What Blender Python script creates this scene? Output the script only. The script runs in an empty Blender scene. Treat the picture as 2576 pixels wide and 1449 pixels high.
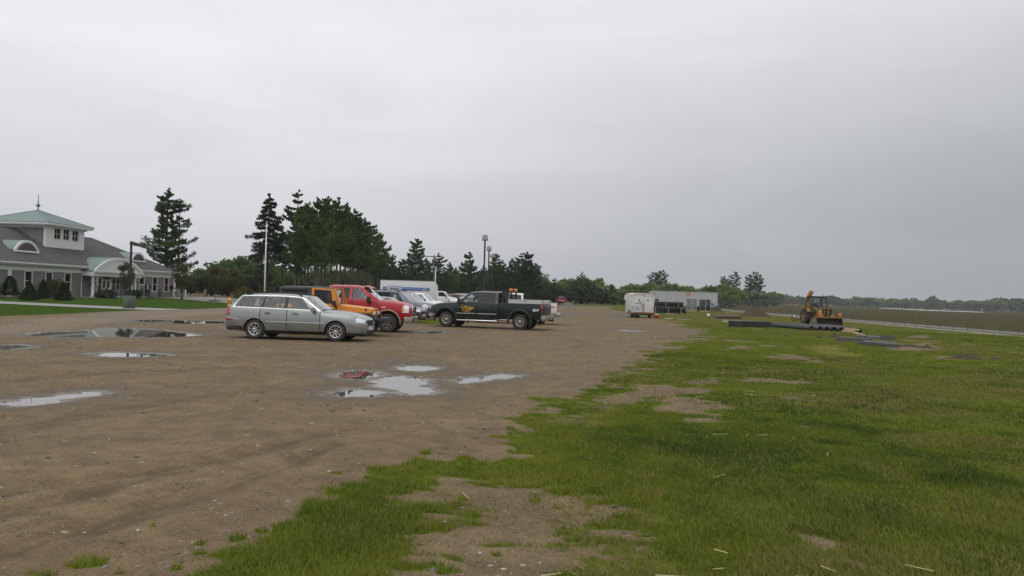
import bpy, bmesh, math, random
import numpy as np
from mathutils import Vector, Matrix
PI = math.pi
C = bpy.context.scene.collection
SC = bpy.context.scene
# ---------------------------------------------------------------- camera model (used to survey the site from the photograph)
F, CX, CY = 2022.0, 1288.0, 724.5
RHO, TH, EYE = math.atan(0.029), math.atan(19.5/2022), 1.65
def ray(x, y):
    u = (x-CX)/F; v = -(y-CY)/F
    a = u*math.cos(RHO)-v*math.sin(RHO); b = u*math.sin(RHO)+v*math.cos(RHO)
    return (a, math.cos(TH)-b*math.sin(TH), math.sin(TH)+b*math.cos(TH))
def G(x, y, z=0.0):
    d = ray(x, y); t = (z-EYE)/d[2]; return (d[0]*t, d[1]*t)
def D(x, y, Y):
    d = ray(x, y); t = Y/d[1]; return (d[0]*t, Y, EYE+d[2]*t)
def hor(x): return 744+0.029*(x-CX)
# ---------------------------------------------------------------- tagging
def tag(o, label=None, cat=None, group=None, kind=None):
    if label: o['label'] = label
    if cat: o['category'] = cat
    if group: o['group'] = group
    if kind: o['kind'] = kind
    return o
def thing(name, label, cat, loc=(0, 0, 0), rz=0.0, group=None):
    o = bpy.data.objects.new(name, None); C.objects.link(o)
    o.location = loc; o.rotation_euler = (0, 0, rz); o.empty_display_size = 0.3
    return tag(o, label, cat, group)
def dup(root, loc, rz, sc=None, label=None, group=None):
    r = root.copy(); C.objects.link(r); r.location = loc; r.rotation_euler = (0, 0, rz)
    if sc is not None: r.scale = sc if hasattr(sc, '__len__') else (sc, sc, sc)
    if label: r['label'] = label
    if group: r['group'] = group
    for ch in list(root.children):
        c = ch.copy(); C.objects.link(c); c.parent = r
        for g in list(ch.children):
            d = g.copy(); C.objects.link(d); d.parent = c
    return r
# ---------------------------------------------------------------- mesh builder
class MB:
    def __init__(s): s.v = []; s.f = []; s.m = []; s.sm = []; s.M = None
    def add(s, vs, fs, mi=0, smooth=False):
        b = len(s.v)
        if s.M is not None: vs = [s.M @ Vector(p) for p in vs]
        s.v += [tuple(p) for p in vs]
        for f in fs: s.f.append([b+i for i in f]); s.m.append(mi); s.sm.append(smooth)
        return s
    def box(s, c, d, mi=0, R=None):
        x, y, z = d[0]/2, d[1]/2, d[2]/2
        vs = [Vector((i*x, j*y, k*z)) for i in (-1, 1) for j in (-1, 1) for k in (-1, 1)]
        if R is not None:
            if not isinstance(R, Matrix): R = Matrix.Rotation(R, 3, 'Z')
            vs = [R @ q for q in vs]
        vs = [q+Vector(c) for q in vs]
        return s.add(vs, [(0, 1, 3, 2), (4, 6, 7, 5), (0, 4, 5, 1), (2, 3, 7, 6), (0, 2, 6, 4), (1, 5, 7, 3)], mi)
    def b2(s, a, b, mi=0):
        return s.box([(a[i]+b[i])/2 for i in range(3)], [abs(b[i]-a[i]) for i in range(3)], mi)
    def bar(s, p, q, w, h, mi=0, up=(0, 0, 1)):
        p, q = Vector(p), Vector(q); d = q-p; L = d.length; x = d.normalized(); u = Vector(up)
        if abs(x.dot(u)) > .98: u = Vector((0, 1, 0))
        y = u.cross(x).normalized(); z = x.cross(y)
        return s.box((p+q)/2, (L, w, h), mi, Matrix((x, y, z)).transposed())
    def tube(s, path, rad, n=8, mi=0, cap=True, smooth=True):
        path = [Vector(p) for p in path]
        if not hasattr(rad, '__len__'): rad = [rad]*len(path)
        vs = []; fs = []; prev = None
        for i, p in enumerate(path):
            t = (path[min(i+1, len(path)-1)]-path[max(i-1, 0)])
            t = t.normalized() if t.length > 1e-9 else Vector((0, 0, 1))
            u = prev if prev is not None else (Vector((1, 0, 0)) if abs(t.x) < .9 else Vector((0, 1, 0)))
            u = (u-t*u.dot(t)); u = u.normalized() if u.length > 1e-6 else t.orthogonal().normalized()
            prev = u; w = t.cross(u)
            for k in range(n):
                a = 2*PI*k/n; vs.append(p+(u*math.cos(a)+w*math.sin(a))*rad[i])
        for i in range(len(path)-1):
            for k in range(n):
                k2 = (k+1) % n; fs.append((i*n+k, i*n+k2, (i+1)*n+k2, (i+1)*n+k))
        s.add(vs, fs, mi, smooth)
        if cap:
            b = len(s.v)-len(vs)
            s.f.append([b+k for k in range(n)][::-1]); s.m.append(mi); s.sm.append(False)
            s.f.append([b+(len(path)-1)*n+k for k in range(n)]); s.m.append(mi); s.sm.append(False)
        return s
    def lathe(s, prof, n=20, mi=0, c=(0, 0, 0), axis='Z', smooth=True):
        vs = []; fs = []
        for r, h in prof:
            for k in range(n):
                a = 2*PI*k/n; x, y = r*math.cos(a), r*math.sin(a)
                p = (x, y, h) if axis == 'Z' else ((x, h, y) if axis == 'Y' else (h, x, y))
                vs.append((p[0]+c[0], p[1]+c[1], p[2]+c[2]))
        for i in range(len(prof)-1):
            for k in range(n):
                k2 = (k+1) % n; q = (i*n+k, i*n+k2, (i+1)*n+k2, (i+1)*n+k)
                fs.append(q if axis != 'Y' else q[::-1])
        return s.add(vs, fs, mi, smooth)
    def prism(s, poly, z0, z1, mi=0, plane='XY'):
        n = len(poly)
        def P(a, b, c):
            return (a, b, c) if plane == 'XY' else ((a, c, b) if plane == 'XZ' else (c, a, b))
        vs = [P(a, b, z0) for a, b in poly]+[P(a, b, z1) for a, b in poly]
        fs = [list(range(n))[::-1], list(range(n, 2*n))]+[(i, (i+1) % n, n+(i+1) % n, n+i) for i in range(n)]
        return s.add(vs, fs, mi)
    def grid(s, fn, nu, nv, mi=0, smooth=True):
        vs = [fn(i/nu, j/nv) for i in range(nu+1) for j in range(nv+1)]
        fs = [(i*(nv+1)+j, (i+1)*(nv+1)+j, (i+1)*(nv+1)+j+1, i*(nv+1)+j+1) for i in range(nu) for j in range(nv)]
        return s.add(vs, fs, mi, smooth)
    def mesh(s, name, mats, bevel=0, seg=2, weld=False):
        me = bpy.data.meshes.new(name); me.from_pydata(s.v, [], s.f)
        for m in (mats if isinstance(mats, (list, tuple)) else [mats]): me.materials.append(m)
        me.polygons.foreach_set('material_index', s.m); me.polygons.foreach_set('use_smooth', s.sm)
        bm = bmesh.new(); bm.from_mesh(me)
        if weld: bmesh.ops.remove_doubles(bm, verts=bm.verts, dist=1e-4)
        bmesh.ops.recalc_face_normals(bm, faces=bm.faces)
        if bevel:
            es = [e for e in bm.edges if len(e.link_faces) == 2 and e.calc_face_angle(0) > .5]
            bmesh.ops.bevel(bm, geom=es, offset=bevel, segments=seg, affect='EDGES', profile=.6, clamp_overlap=True)
            for f in bm.faces: f.smooth = True
        bm.to_mesh(me); bm.free()
        if bevel: me.set_sharp_from_angle(angle=.7)
        me.update(); return me
    def build(s, name, mats, parent=None, bevel=0, loc=None, seg=2, weld=False):
        return link(name, s.mesh(name, mats, bevel, seg, weld), parent, loc)
def link(name, me, parent=None, loc=None):
    o = bpy.data.objects.new(name, me); C.objects.link(o)
    if parent is not None: o.parent = parent
    if loc is not None: o.location = loc
    return o
def np_mesh(name, V, T, mats, tint=None, smooth=False, mi=None):
    V = np.asarray(V, np.float32); T = np.asarray(T, np.int32); k = T.shape[1]
    me = bpy.data.meshes.new(name)
    me.vertices.add(len(V)); me.vertices.foreach_set('co', V.ravel())
    me.loops.add(T.size); me.loops.foreach_set('vertex_index', T.ravel())
    me.polygons.add(len(T)); me.polygons.foreach_set('loop_start', np.arange(0, T.size, k, dtype=np.int32))
    me.polygons.foreach_set('loop_total', np.full(len(T), k, np.int32))
    if smooth: me.polygons.foreach_set('use_smooth', np.ones(len(T), bool))
    for m in (mats if isinstance(mats, (list, tuple)) else [mats]): me.materials.append(m)
    if mi is not None: me.polygons.foreach_set('material_index', mi)
    if tint is not None:
        a = me.attributes.new('tint', 'FLOAT', 'POINT'); a.data.foreach_set('value', np.asarray(tint, np.float32))
    me.update(calc_edges=True); return me
def text_mesh(txt, size, shear=0, extrude=.004, bold=0, sx=1.0):
    cu = bpy.data.curves.new('lettering', 'FONT'); cu.body = txt; cu.size = size; cu.shear = shear
    cu.extrude = extrude; cu.offset = bold; cu.align_x = 'CENTER'; cu.align_y = 'CENTER'; cu.resolution_u = 3
    o = bpy.data.objects.new('lettering_src', cu); C.objects.link(o)
    dg = bpy.context.evaluated_depsgraph_get()
    me = bpy.data.meshes.new_from_object(o.evaluated_get(dg))
    bpy.data.objects.remove(o); bpy.data.curves.remove(cu)
    if sx != 1: me.transform(Matrix.Diagonal((sx, 1, 1, 1)))
    me.name = 'lettering'; return me
def put_text(txt, size, parent, mat, loc, X, Y, **k):
    """lettering with local x axis along X and text-up along Y, facing X cross Y"""
    me = text_mesh(txt, size, **k); X = Vector(X).normalized(); Y = Vector(Y).normalized(); Z = X.cross(Y)
    M = Matrix((X, Y, Z)).transposed().to_4x4(); M.translation = Vector(loc); me.transform(M)
    me.materials.clear(); me.materials.append(mat)
    return link('lettering', me, parent)
def eval_mods(o):
    dg = bpy.context.evaluated_depsgraph_get(); me = bpy.data.meshes.new_from_object(o.evaluated_get(dg)); return me
# ---------------------------------------------------------------- vectorised value noise
def vnoise(x, y, seed=0):
    x = np.asarray(x, float); y = np.asarray(y, float)
    xi = np.floor(x).astype(np.int64); yi = np.floor(y).astype(np.int64); fx = x-xi; fy = y-yi
    fx = fx*fx*(3-2*fx); fy = fy*fy*(3-2*fy)
    def h(a, b):
        n = (a*374761393+b*668265263+seed*1442695041) & 0xffffffff
        n = ((n ^ (n >> 13))*1274126177) & 0xffffffff
        return ((n ^ (n >> 16)) & 0xffff)/65535.0
    return (h(xi, yi)*(1-fx)+h(xi+1, yi)*fx)*(1-fy)+(h(xi, yi+1)*(1-fx)+h(xi+1, yi+1)*fx)*fy
def fbm(x, y, seed=0, o=4):
    s = 0; a = .5; t = 0
    for i in range(o): s = s+a*vnoise(x*2**i, y*2**i, seed+i*17); t += a; a *= .5
    return s/t-.5
def sstep(a, b, x):
    t = np.clip((x-a)/(b-a), 0, 1); return t*t*(3-2*t)
def sdist(X, Y, poly):
    """signed distance to polygon, positive inside"""
    X = np.asarray(X, float); Y = np.asarray(Y, float); d = np.full(X.shape, 1e9); ins = np.zeros(X.shape, bool); n = len(poly)
    for i in range(n):
        ax, ay = poly[i]; bx, by = poly[(i+1) % n]; ex, ey = bx-ax, by-ay
        t = np.clip(((X-ax)*ex+(Y-ay)*ey)/(ex*ex+ey*ey+1e-12), 0, 1)
        d = np.minimum(d, (X-ax-t*ex)**2+(Y-ay-t*ey)**2)
        if ay != by: ins ^= ((ay > Y) != (by > Y)) & (X < (bx-ax)*(Y-ay)/(by-ay)+ax)
    d = np.sqrt(d); return np.where(ins, d, -d)
def pline(X, Y, pts):
    X = np.asarray(X, float); d = np.full(X.shape, 1e9)
    for (ax, ay), (bx, by) in zip(pts[:-1], pts[1:]):
        ex, ey = bx-ax, by-ay; t = np.clip(((X-ax)*ex+(Y-ay)*ey)/(ex*ex+ey*ey+1e-12), 0, 1)
        d = np.minimum(d, (X-ax-t*ex)**2+(Y-ay-t*ey)**2)
    return np.sqrt(d)
# ---------------------------------------------------------------- materials
def nm(name):
    m = bpy.data.materials.new(name); m.use_nodes = True; nt = m.node_tree
    b = nt.nodes['Principled BSDF']; return m, nt, b
def nd(nt, typ, **k):
    n = nt.nodes.new(typ)
    for a, v in k.items():
        if a in n.inputs.keys() if isinstance(a, str) else False: n.inputs[a].default_value = v
        else: setattr(n, a, v)
    return n
def c4(c): return (c[0], c[1], c[2], 1)
def mixc(nt, fac, a, b, mode='MIX'):
    n = nt.nodes.new('ShaderNodeMix'); n.data_type = 'RGBA'; n.blend_type = mode; n.clamp_factor = True
    for s, v in ((n.inputs['Factor'], fac), (n.inputs[6], a), (n.inputs[7], b)):
        if isinstance(v, bpy.types.NodeSocket): nt.links.new(v, s)
        elif isinstance(v, (int, float)): s.default_value = v
        else: s.default_value = c4(v)
    return n.outputs[2]
def mth(nt, op, a, b=None, c=None, clamp=False):
    n = nt.nodes.new('ShaderNodeMath'); n.operation = op; n.use_clamp = clamp
    for i, v in enumerate((a, b, c)):
        if v is None: continue
        if isinstance(v, bpy.types.NodeSocket): nt.links.new(v, n.inputs[i])
        else: n.inputs[i].default_value = v
    return n.outputs[0]
def mrange(nt, v, a, b, c=0.0, d=1.0, smooth=True):
    n = nt.nodes.new('ShaderNodeMapRange'); n.interpolation_type = 'SMOOTHSTEP' if smooth else 'LINEAR'
    nt.links.new(v, n.inputs[0])
    for i, q in enumerate((a, b, c, d)): n.inputs[i+1].default_value = q
    return n.outputs[0]
def noise(nt, scale, vec=None, detail=4, rough=.6, dist=0.0):
    n = nt.nodes.new('ShaderNodeTexNoise'); n.inputs['Scale'].default_value = scale
    n.inputs['Detail'].default_value = detail; n.inputs['Roughness'].default_value = rough; n.inputs['Distortion'].default_value = dist
    if vec is not None: nt.links.new(vec, n.inputs['Vector'])
    return n.outputs[0]
def ocoord(nt): return nt.nodes.new('ShaderNodeTexCoord').outputs['Object']
def attr(nt, name):
    n = nt.nodes.new('ShaderNodeAttribute'); n.attribute_name = name; return n.outputs['Fac']
_mc = {}
def mat(name, col, rough=.6, metal=0.0, var=.12, scale=6.0, bump=0.0, coat=0.0, spec=.5, bscale=None, dirt=0.0):
    """painted / plain surface with a little procedural variation; dirt > 0 adds mud near the bottom of the thing"""
    if name in _mc: return _mc[name]
    m, nt, b = nm(name); oc = ocoord(nt)
    n = noise(nt, scale, oc); c = mixc(nt, n, [v*(1-var) for v in col], [min(1, v*(1+var)) for v in col])
    if dirt:
        sp = nt.nodes.new('ShaderNodeSeparateXYZ'); nt.links.new(oc, sp.inputs[0])
        k = mrange(nt, mth(nt, 'ADD', sp.outputs[2], mth(nt, 'MULTIPLY', noise(nt, 5, oc), -.5)), .15, .55, dirt, 0.0)
        c = mixc(nt, k, c, (.13, .105, .075))
    nt.links.new(c, b.inputs['Base Color'])
    b.inputs['Roughness'].default_value = rough; b.inputs['Metallic'].default_value = metal
    b.inputs['Specular IOR Level'].default_value = spec; b.inputs['Coat Weight'].default_value = coat; b.inputs['Coat Roughness'].default_value = .06
    if bump:
        bp = nt.nodes.new('ShaderNodeBump'); bp.inputs['Strength'].default_value = bump; bp.inputs['Distance'].default_value = .02
        nt.links.new(noise(nt, bscale or scale*4, oc), bp.inputs['Height']); nt.links.new(bp.outputs[0], b.inputs['Normal'])
    _mc[name] = m; return m
def glass(name, tint=(.45, .5, .5), refl=.5):
    if name in _mc: return _mc[name]
    m, nt, b = nm(name); nt.nodes.remove(b); out = nt.nodes['Material Output']
    t = nt.nodes.new('ShaderNodeBsdfTransparent'); t.inputs[0].default_value = c4(tint)
    g = nt.nodes.new('ShaderNodeBsdfGlossy'); g.inputs['Roughness'].default_value = .03; g.inputs[0].default_value = (.9, .92, .95, 1)
    fr = nt.nodes.new('ShaderNodeFresnel'); fr.inputs[0].default_value = 1.5
    ge = nt.nodes.new('ShaderNodeNewGeometry')
    f = mth(nt, 'MULTIPLY', mth(nt, 'MULTIPLY', fr.outputs[0], refl*2.2), mth(nt, 'SUBTRACT', 1.0, ge.outputs['Backfacing']), clamp=True)
    n = noise(nt, 9, ocoord(nt)); f = mth(nt, 'MULTIPLY', f, mrange(nt, n, .3, .7, .85, 1.1))
    x = nt.nodes.new('ShaderNodeMixShader'); nt.links.new(f, x.inputs[0]); nt.links.new(t.outputs[0], x.inputs[1]); nt.links.new(g.outputs[0], x.inputs[2])
    nt.links.new(x.outputs[0], out.inputs[0]); _mc[name] = m; return m
def paint(name, col, rough=.28, metal=0.0, dirt=.35, coat=.35): return mat(name, col, rough, metal, .05, 3, 0, coat, .35, dirt=dirt)
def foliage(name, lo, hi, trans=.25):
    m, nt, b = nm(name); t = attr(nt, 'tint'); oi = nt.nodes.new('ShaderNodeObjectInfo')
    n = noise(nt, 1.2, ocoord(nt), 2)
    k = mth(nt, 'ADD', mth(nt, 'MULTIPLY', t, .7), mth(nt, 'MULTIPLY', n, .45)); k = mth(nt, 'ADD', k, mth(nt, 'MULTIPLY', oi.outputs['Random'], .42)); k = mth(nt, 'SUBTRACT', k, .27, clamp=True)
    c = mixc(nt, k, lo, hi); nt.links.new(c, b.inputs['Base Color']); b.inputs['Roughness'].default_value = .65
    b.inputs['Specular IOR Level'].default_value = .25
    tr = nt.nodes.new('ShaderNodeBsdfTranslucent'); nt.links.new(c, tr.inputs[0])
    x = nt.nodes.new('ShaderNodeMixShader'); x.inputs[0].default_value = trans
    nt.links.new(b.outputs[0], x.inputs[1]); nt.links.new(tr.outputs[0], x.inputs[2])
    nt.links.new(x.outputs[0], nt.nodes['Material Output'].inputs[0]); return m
BLACK = mat('black_plastic', (.018, .018, .02), .5)
RUBBER = mat('rubber', (.022, .021, .02), .85, var=.3, bump=.2, dirt=.2)
BRIGHT = mat('bright_trim', (.58, .59, .60), .3, .2)
CHROME = mat('chrome', (.72, .72, .72), .16, 1.0)
ALU = mat('aluminium', (.55, .56, .57), .38, .85, var=.1)
STEEL = mat('galvanised_steel', (.36, .38, .38), .45, .6)
WHITEP = mat('white_paint', (.72, .72, .70), .45)
RED_LENS = mat('red_lens', (.42, .012, .02), .15, coat=.8)
AMBER = mat('amber_lens', (.75, .2, .02), .2, coat=.8)
CLEAR = mat('clear_lens', (.72, .74, .76), .12, coat=1.0, var=.25, scale=18)
DARKIN = mat('dark_interior', (.045, .045, .048), .8)
PLATE = mat('plate_white', (.62, .64, .66), .5)
WOOD = mat('raw_lumber', (.50, .36, .19), .7, var=.25, scale=9, bump=.2)
SOILM = mat('red_brown_soil', (.062, .041, .022), .95, var=.45, scale=5, bump=.8)
# ---------------------------------------------------------------- camera, world, sun
cam = bpy.data.cameras.new('camera'); co = bpy.data.objects.new('camera', cam); C.objects.link(co); SC.camera = co
cam.sensor_width = 36; cam.lens = 36*F/2576; cam.clip_start = .1; cam.clip_end = 6000
co.matrix_world = Matrix.Translation((0, 0, EYE)) @ Matrix.Rotation(PI/2+TH, 4, 'X') @ Matrix.Rotation(RHO, 4, 'Z')
w = bpy.data.worlds.new('World'); SC.world = w; w.use_nodes = True; nt = w.node_tree
bg = nt.nodes['Background']
SUN_EL, SUN_AZ = math.radians(52), math.radians(200)
sky = nt.nodes.new('ShaderNodeTexSky'); sky.sky_type = 'NISHITA'; sky.sun_disc = False
sky.sun_elevation = SUN_EL; sky.sun_rotation = SUN_AZ; sky.air_density = 1.0; sky.dust_density = 6.0
skb = nt.nodes.new('ShaderNodeRGBToBW'); nt.links.new(sky.outputs[0], skb.inputs[0])
tc = nt.nodes.new('ShaderNodeTexCoord').outputs['Generated']
sx = nt.nodes.new('ShaderNodeSeparateXYZ'); nt.links.new(tc, sx.inputs[0])
zz = mth(nt, 'MAXIMUM', sx.outputs[2], 0.0)
base = mixc(nt, mrange(nt, zz, .0, .36), (6.6, 6.7, 7.1), (9.2, 9.25, 9.55))
base = mixc(nt, mrange(nt, zz, .36, 1.0), base, (10.6, 10.6, 10.9))
# heavier cloud to the east, near the horizon
azf = mrange(nt, sx.outputs[0], -.35, .62); lowf = mrange(nt, zz, .02, .46, 1.0, .12)
base = mixc(nt, mth(nt, 'MULTIPLY', azf, lowf), base, (3.85, 4.06, 4.25))
mp = nt.nodes.new('ShaderNodeMapping'); mp.inputs['Scale'].default_value = (1, 1, 4.5); nt.links.new(tc, mp.inputs[0])
cl = noise(nt, 2.2, mp.outputs[0], 5, .55, .4)
base = mixc(nt, 1.0, base, mixc(nt, mrange(nt, cl, .25, .75), (.925, .925, .935), (1.06, 1.06, 1.05)), 'MULTIPLY')
base = mixc(nt, .05, base, skb.outputs[0])
nt.links.new(base, bg.inputs[0]); bg.inputs[1].default_value = .1
sl = bpy.data.lights.new('sun', 'SUN'); sl.energy = .6; sl.angle = math.radians(40); sl.color = (1, .97, .93)
so = bpy.data.objects.new('sun', sl); C.objects.link(so)
dv = Vector((math.sin(SUN_AZ)*math.cos(SUN_EL), math.cos(SUN_AZ)*math.cos(SUN_EL), math.sin(SUN_EL)))
so.rotation_euler = (-dv).to_track_quat('-Z', 'Y').to_euler()
SC.view_settings.view_transform = 'Standard'; SC.view_settings.look = 'None'; SC.view_settings.exposure = 0; SC.view_settings.gamma = 1
SC.cycles.max_bounces = 6; SC.cycles.transparent_max_bounces = 16; SC.cycles.volume_bounces = 0
# ================================================================ GROUND
def zg(X, Y):
    X = np.asarray(X, float); Y = np.asarray(Y, float)
    return .24*sstep(-23.5, -42, X)*sstep(25, 45, Y)*(1-sstep(160, 260, Y))
GRASS_PX = [(1590, 792), (1650, 801), (1700, 812), (1752, 833), (1745, 848), (1700, 864), (1672, 880), (1650, 896), (1610, 916), (1565, 940), (1490, 972), (1440, 998), (1360, 1004), (1400, 1036), (1310, 1040), (1255, 1060), (1290, 1085), (1215, 1118), (1290, 1145), (1140, 1148), (1040, 1150), (960, 1172), (870, 1205), (800, 1250), (720, 1300), (640, 1360), (565, 1400), (490, 1449), (380, 1600)]
GRASS_W = [G(*p) for p in GRASS_PX]+[(-8, -4), (-8, -60), (400, -60), (400, 140), (60, 260), (24, 200), (16, 130), (13.5, 95)]
BARE = [[G(*p) for p in q] for q in (
    [(1010, 1210), (1065, 1178), (1230, 1196), (1330, 1206), (1440, 1228), (1520, 1258), (1550, 1285), (1590, 1320), (1555, 1350), (1505, 1390), (1480, 1449), (1450, 1560), (1000, 1560), (1020, 1440), (1100, 1385), (1108, 1340), (1050, 1290), (985, 1250)],
    [(1700, 958), (1800, 952), (1840, 962), (1760, 972)], [(2350, 895), (2400, 893), (2400, 905), (2340, 905)],
    [(2250, 866), (2330, 864), (2380, 876), (2320, 884), (2240, 880)], [(1960, 997), (2050, 990), (2060, 1010), (1980, 1016)], [(2020, 1350), (2110, 1375), (2160, 1420), (2080, 1400)],
    [(2290, 845), (2330, 843), (2340, 850), (2290, 851)], [(1820, 872), (1870, 868), (1890, 876), (1830, 880)])]
SPARSE = [[G(*p) for p in q] for q in ([(1390, 996), (1560, 990), (1620, 1030), (1560, 1085), (1400, 1100), (1230, 1130), (1200, 1105), (1300, 1050)], [(1030, 1150), (1290, 1150), (1330, 1205), (1230, 1196), (1065, 1180)], [(1540, 1240), (1760, 1310), (1740, 1449), (1500, 1449)])]
ISL = []
for px, py, rx, ry in [(235, 1412, 60, 16), (335, 1385, 55, 8), (300, 1440, 40, 9), (505, 1365, 32, 12), (500, 1390, 26, 8), (440, 1432, 24, 8), (640, 1285, 10, 5), (702, 1265, 9, 5), (1072, 1140, 22, 10), (1045, 1158, 30, 7), (600, 1352, 36, 11), (660, 1335, 30, 10), (820, 1228, 22, 8), (1210, 1222, 48, 14), (1340, 1312, 36, 9), (1400, 1235, 20, 6), (1250, 1395, 20, 5), (1130, 1436, 50, 12), (1420, 1288, 18, 5), (1500, 1410, 30, 10), (1180, 1166, 30, 6), (1120, 1130, 16, 4), (1380, 1022, 60, 5), (1330, 1060, 55, 9), (1290, 1100, 40, 6), (850, 1192, 18, 5), (1170, 1250, 14, 4), (1560, 1320, 30, 9), (1470, 1335, 22, 7), (110, 1446, 60, 6), (384, 1330, 12, 4)]:
    cx, cy = G(px, py); ex, _ = G(px+rx, py); _, ny = G(px, py-ry); ISL.append((cx, cy, abs(ex-cx), abs(ny-cy)))
DRY_A = [G(*p) for p in [(2010, 868), (2105, 869), (2135, 884), (2168, 896), (2070, 892)]]
DRY_B = [G(*p) for p in [(2070, 892), (2165, 898), (2205, 912), (2225, 932), (2110, 936), (2068, 922)]]
DRY_C = [G(*p) for p in [(2290, 960), (2576, 925), (2700, 1010), (2480, 1040), (2200, 1030), (2050, 1020), (2120, 1005)]]
LAWN = [(-23.6, 36.0), (-23.9, 46), (-24.0, 51.0), (-23.3, 56), (-23.0, 64), (-22.4, 70), (-25.5, 78.5), (-31, 84.5), (-37.5, 90.5), (-43, 95.5), (-43.5, 100), (-60, 100), (-95, 95), (-95, 10), (-24, 10)]
FENCE = [(33.4, 47.0), (33.7, 50.0), (36.4, 86.0), (38.8, 118.0), (41.3, 150.0), (45.2, 200.0), (47.2, 226.0)]
ROADSTRIP = [G(*p) for p in [(0, 812), (0, 845), (150, 826), (330, 806), (480, 795), (580, 788), (700, 780), (700, 772), (570, 775), (450, 780), (300, 785), (150, 798)]]
FIELD = [(FENCE[0][0]+2.2, -20)]+[(x+2.2, y) for x, y in FENCE]+[(70, 420), (300, 1500), (2200, 1500), (2200, -20)]
PUDS = {  # outlines read off the photograph, laid on the lot
    'p_big': [(950, 960), (968, 948), (1005, 947), (1042, 950), (1060, 957), (1055, 966), (1075, 976), (1085, 983), (1062, 989), (1030, 990), (1005, 982), (985, 975), (960, 972), (948, 966)],
    'p_red': [(858, 944), (880, 936), (905, 933), (935, 936), (945, 942), (925, 949), (890, 951), (866, 949)],
    'p_low': [(848, 987), (880, 980), (930, 979), (957, 983), (950, 990), (900, 994), (860, 994)],
    'p_top': [(1005, 924), (1035, 919), (1070, 921), (1090, 926), (1050, 931), (1015, 929)],
    'p_right': [(1155, 958), (1200, 949), (1260, 942), (1300, 944), (1270, 950), (1215, 955), (1165, 962)],
    'p_left': [(16, 1014), (60, 1006), (110, 999), (160, 993), (200, 989), (240, 986), (225, 994), (170, 1002), (110, 1011), (55, 1018)],
    'p_mid': [(240, 890), (290, 886), (350, 888), (400, 890), (425, 893), (380, 896), (310, 896), (260, 894)],
    'p_far': [(60, 842), (120, 836), (210, 832), (290, 825), (360, 827), (430, 834), (475, 840), (498, 843), (440, 846), (330, 848), (250, 846), (190, 848), (110, 846)],
    'p_far2': [(330, 806), (380, 803), (460, 806), (560, 808), (575, 812), (470, 814), (400, 812)],
    'p_edge': [(0, 870), (40, 867), (70, 870), (60, 874), (30, 877), (0, 878)],
    'p_truck': [(1050, 836), (1100, 832), (1135, 833), (1090, 838)],
    'p_trail': [(1562, 831.5), (1580, 830), (1612, 832), (1590, 834)]}
PUDW = {k: [G(*p) for p in v] for k, v in PUDS.items()}
DARKP = [[G(*p) for p in q] for q in ([(850, 930), (900, 922), (960, 912), (1030, 908), (1110, 912), (1060, 925), (980, 930), (920, 934), (860, 940)], [(880, 905), (1000, 902), (1120, 908), (1000, 914)], [(760, 930), (850, 935), (850, 950), (790, 945)], [(1260, 786), (1420, 782), (1500, 790), (1380, 800)], [(1500, 785), (1600, 788), (1640, 800), (1540, 800)])]
TRACKS = [[G(*p) for p in q] for q in (
    [(0, 1300), (150, 1262), (300, 1225), (420, 1190), (600, 1150), (760, 1120)], [(0, 1245), (160, 1222), (330, 1195), (480, 1168), (700, 1120), (900, 1075)], [(0, 1400), (180, 1340), (330, 1290), (470, 1255), (560, 1240)],
    [(250, 1330), (420, 1280), (560, 1230), (700, 1185), (850, 1120)], [(1385, 842), (1430, 848), (1462, 856), (1467, 866), (1440, 876), (1385, 880)], [(1510, 860), (1600, 862), (1680, 864), (1760, 866)], [(1550, 848), (1640, 852), (1740, 850)],
    [(1390, 806), (1480, 808), (1580, 812), (1680, 818)], [(1400, 820), (1500, 812), (1600, 806)], [(0, 1090), (200, 1050), (420, 1010), (640, 985)], [(0, 920), (300, 905), (560, 900), (860, 890), (1100, 880)], [(0, 960), (300, 935), (600, 925)])]
TRW = [.22, .2, .25, .2, .22, .2, .25, .35, .4, .35, .4, .4]
def field_masks(X, Y):
    R = np.sqrt(X*X+Y*Y)
    n = fbm(X*.9, Y*.9, 3)*1.6+fbm(X*4, Y*4, 5, 3)*.5; nf = fbm(X*3.5+Y*.8, Y*6.0, 15, 3); sc = np.clip(R/22, .35, 2.2)
    d = sdist(X, Y, GRASS_W)+n*sc*1.3+nf*np.clip(R/14, .35, 1.3)*np.clip(2-R/32, .12, 1)
    g = sstep(-.12, .3, d/np.clip(sc, .4, 1.2))
    for q in BARE: g = g*(1-.94*sstep(-.25, .35, sdist(X, Y, q)+n*.4+nf*1.3))
    for q in SPARSE: g = g*(1-.55*sstep(-.3, .5, sdist(X, Y, q)+n*.5)*sstep(-.16, .10, fbm(X*1.3, Y*1.3, 91, 3)+nf*.6+.06))
    for cx, cy, rx, ry in ISL:
        e = .85-np.sqrt(((X-cx)/rx)**2+((Y-cy)/ry)**2)+n*.6+nf*1.5; g = np.maximum(g, sstep(0, .6, e)*.9)
    eg = np.exp(-np.clip(d, 0, 60)/(1+R*.14)); g = g*(1-.85*sstep(.2, .33, .08*eg+ fbm(X*.35, Y*.35, 21)+fbm(X*2, Y*2, 23, 2)*.35))
    lawn = sstep(-.1, .25, sdist(X, Y, LAWN)+fbm(X, Y, 8)*.5)
    far = np.maximum(sstep(150, 178, Y+fbm(X*.05, Y*.05, 4)*24), sstep(100, 130, Y+fbm(X*.05, Y*.05, 4)*24)*sstep(19, 25, X+fbm(X*.1, Y*.1, 6)*10))
    grn = sstep(-.1, .2, sdist(X, Y, [G(*p) for p in [(1010, 812), (1090, 803), (1160, 806), (1130, 818), (1050, 816)]])+n*.3)
    return g, lawn, far, grn
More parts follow.
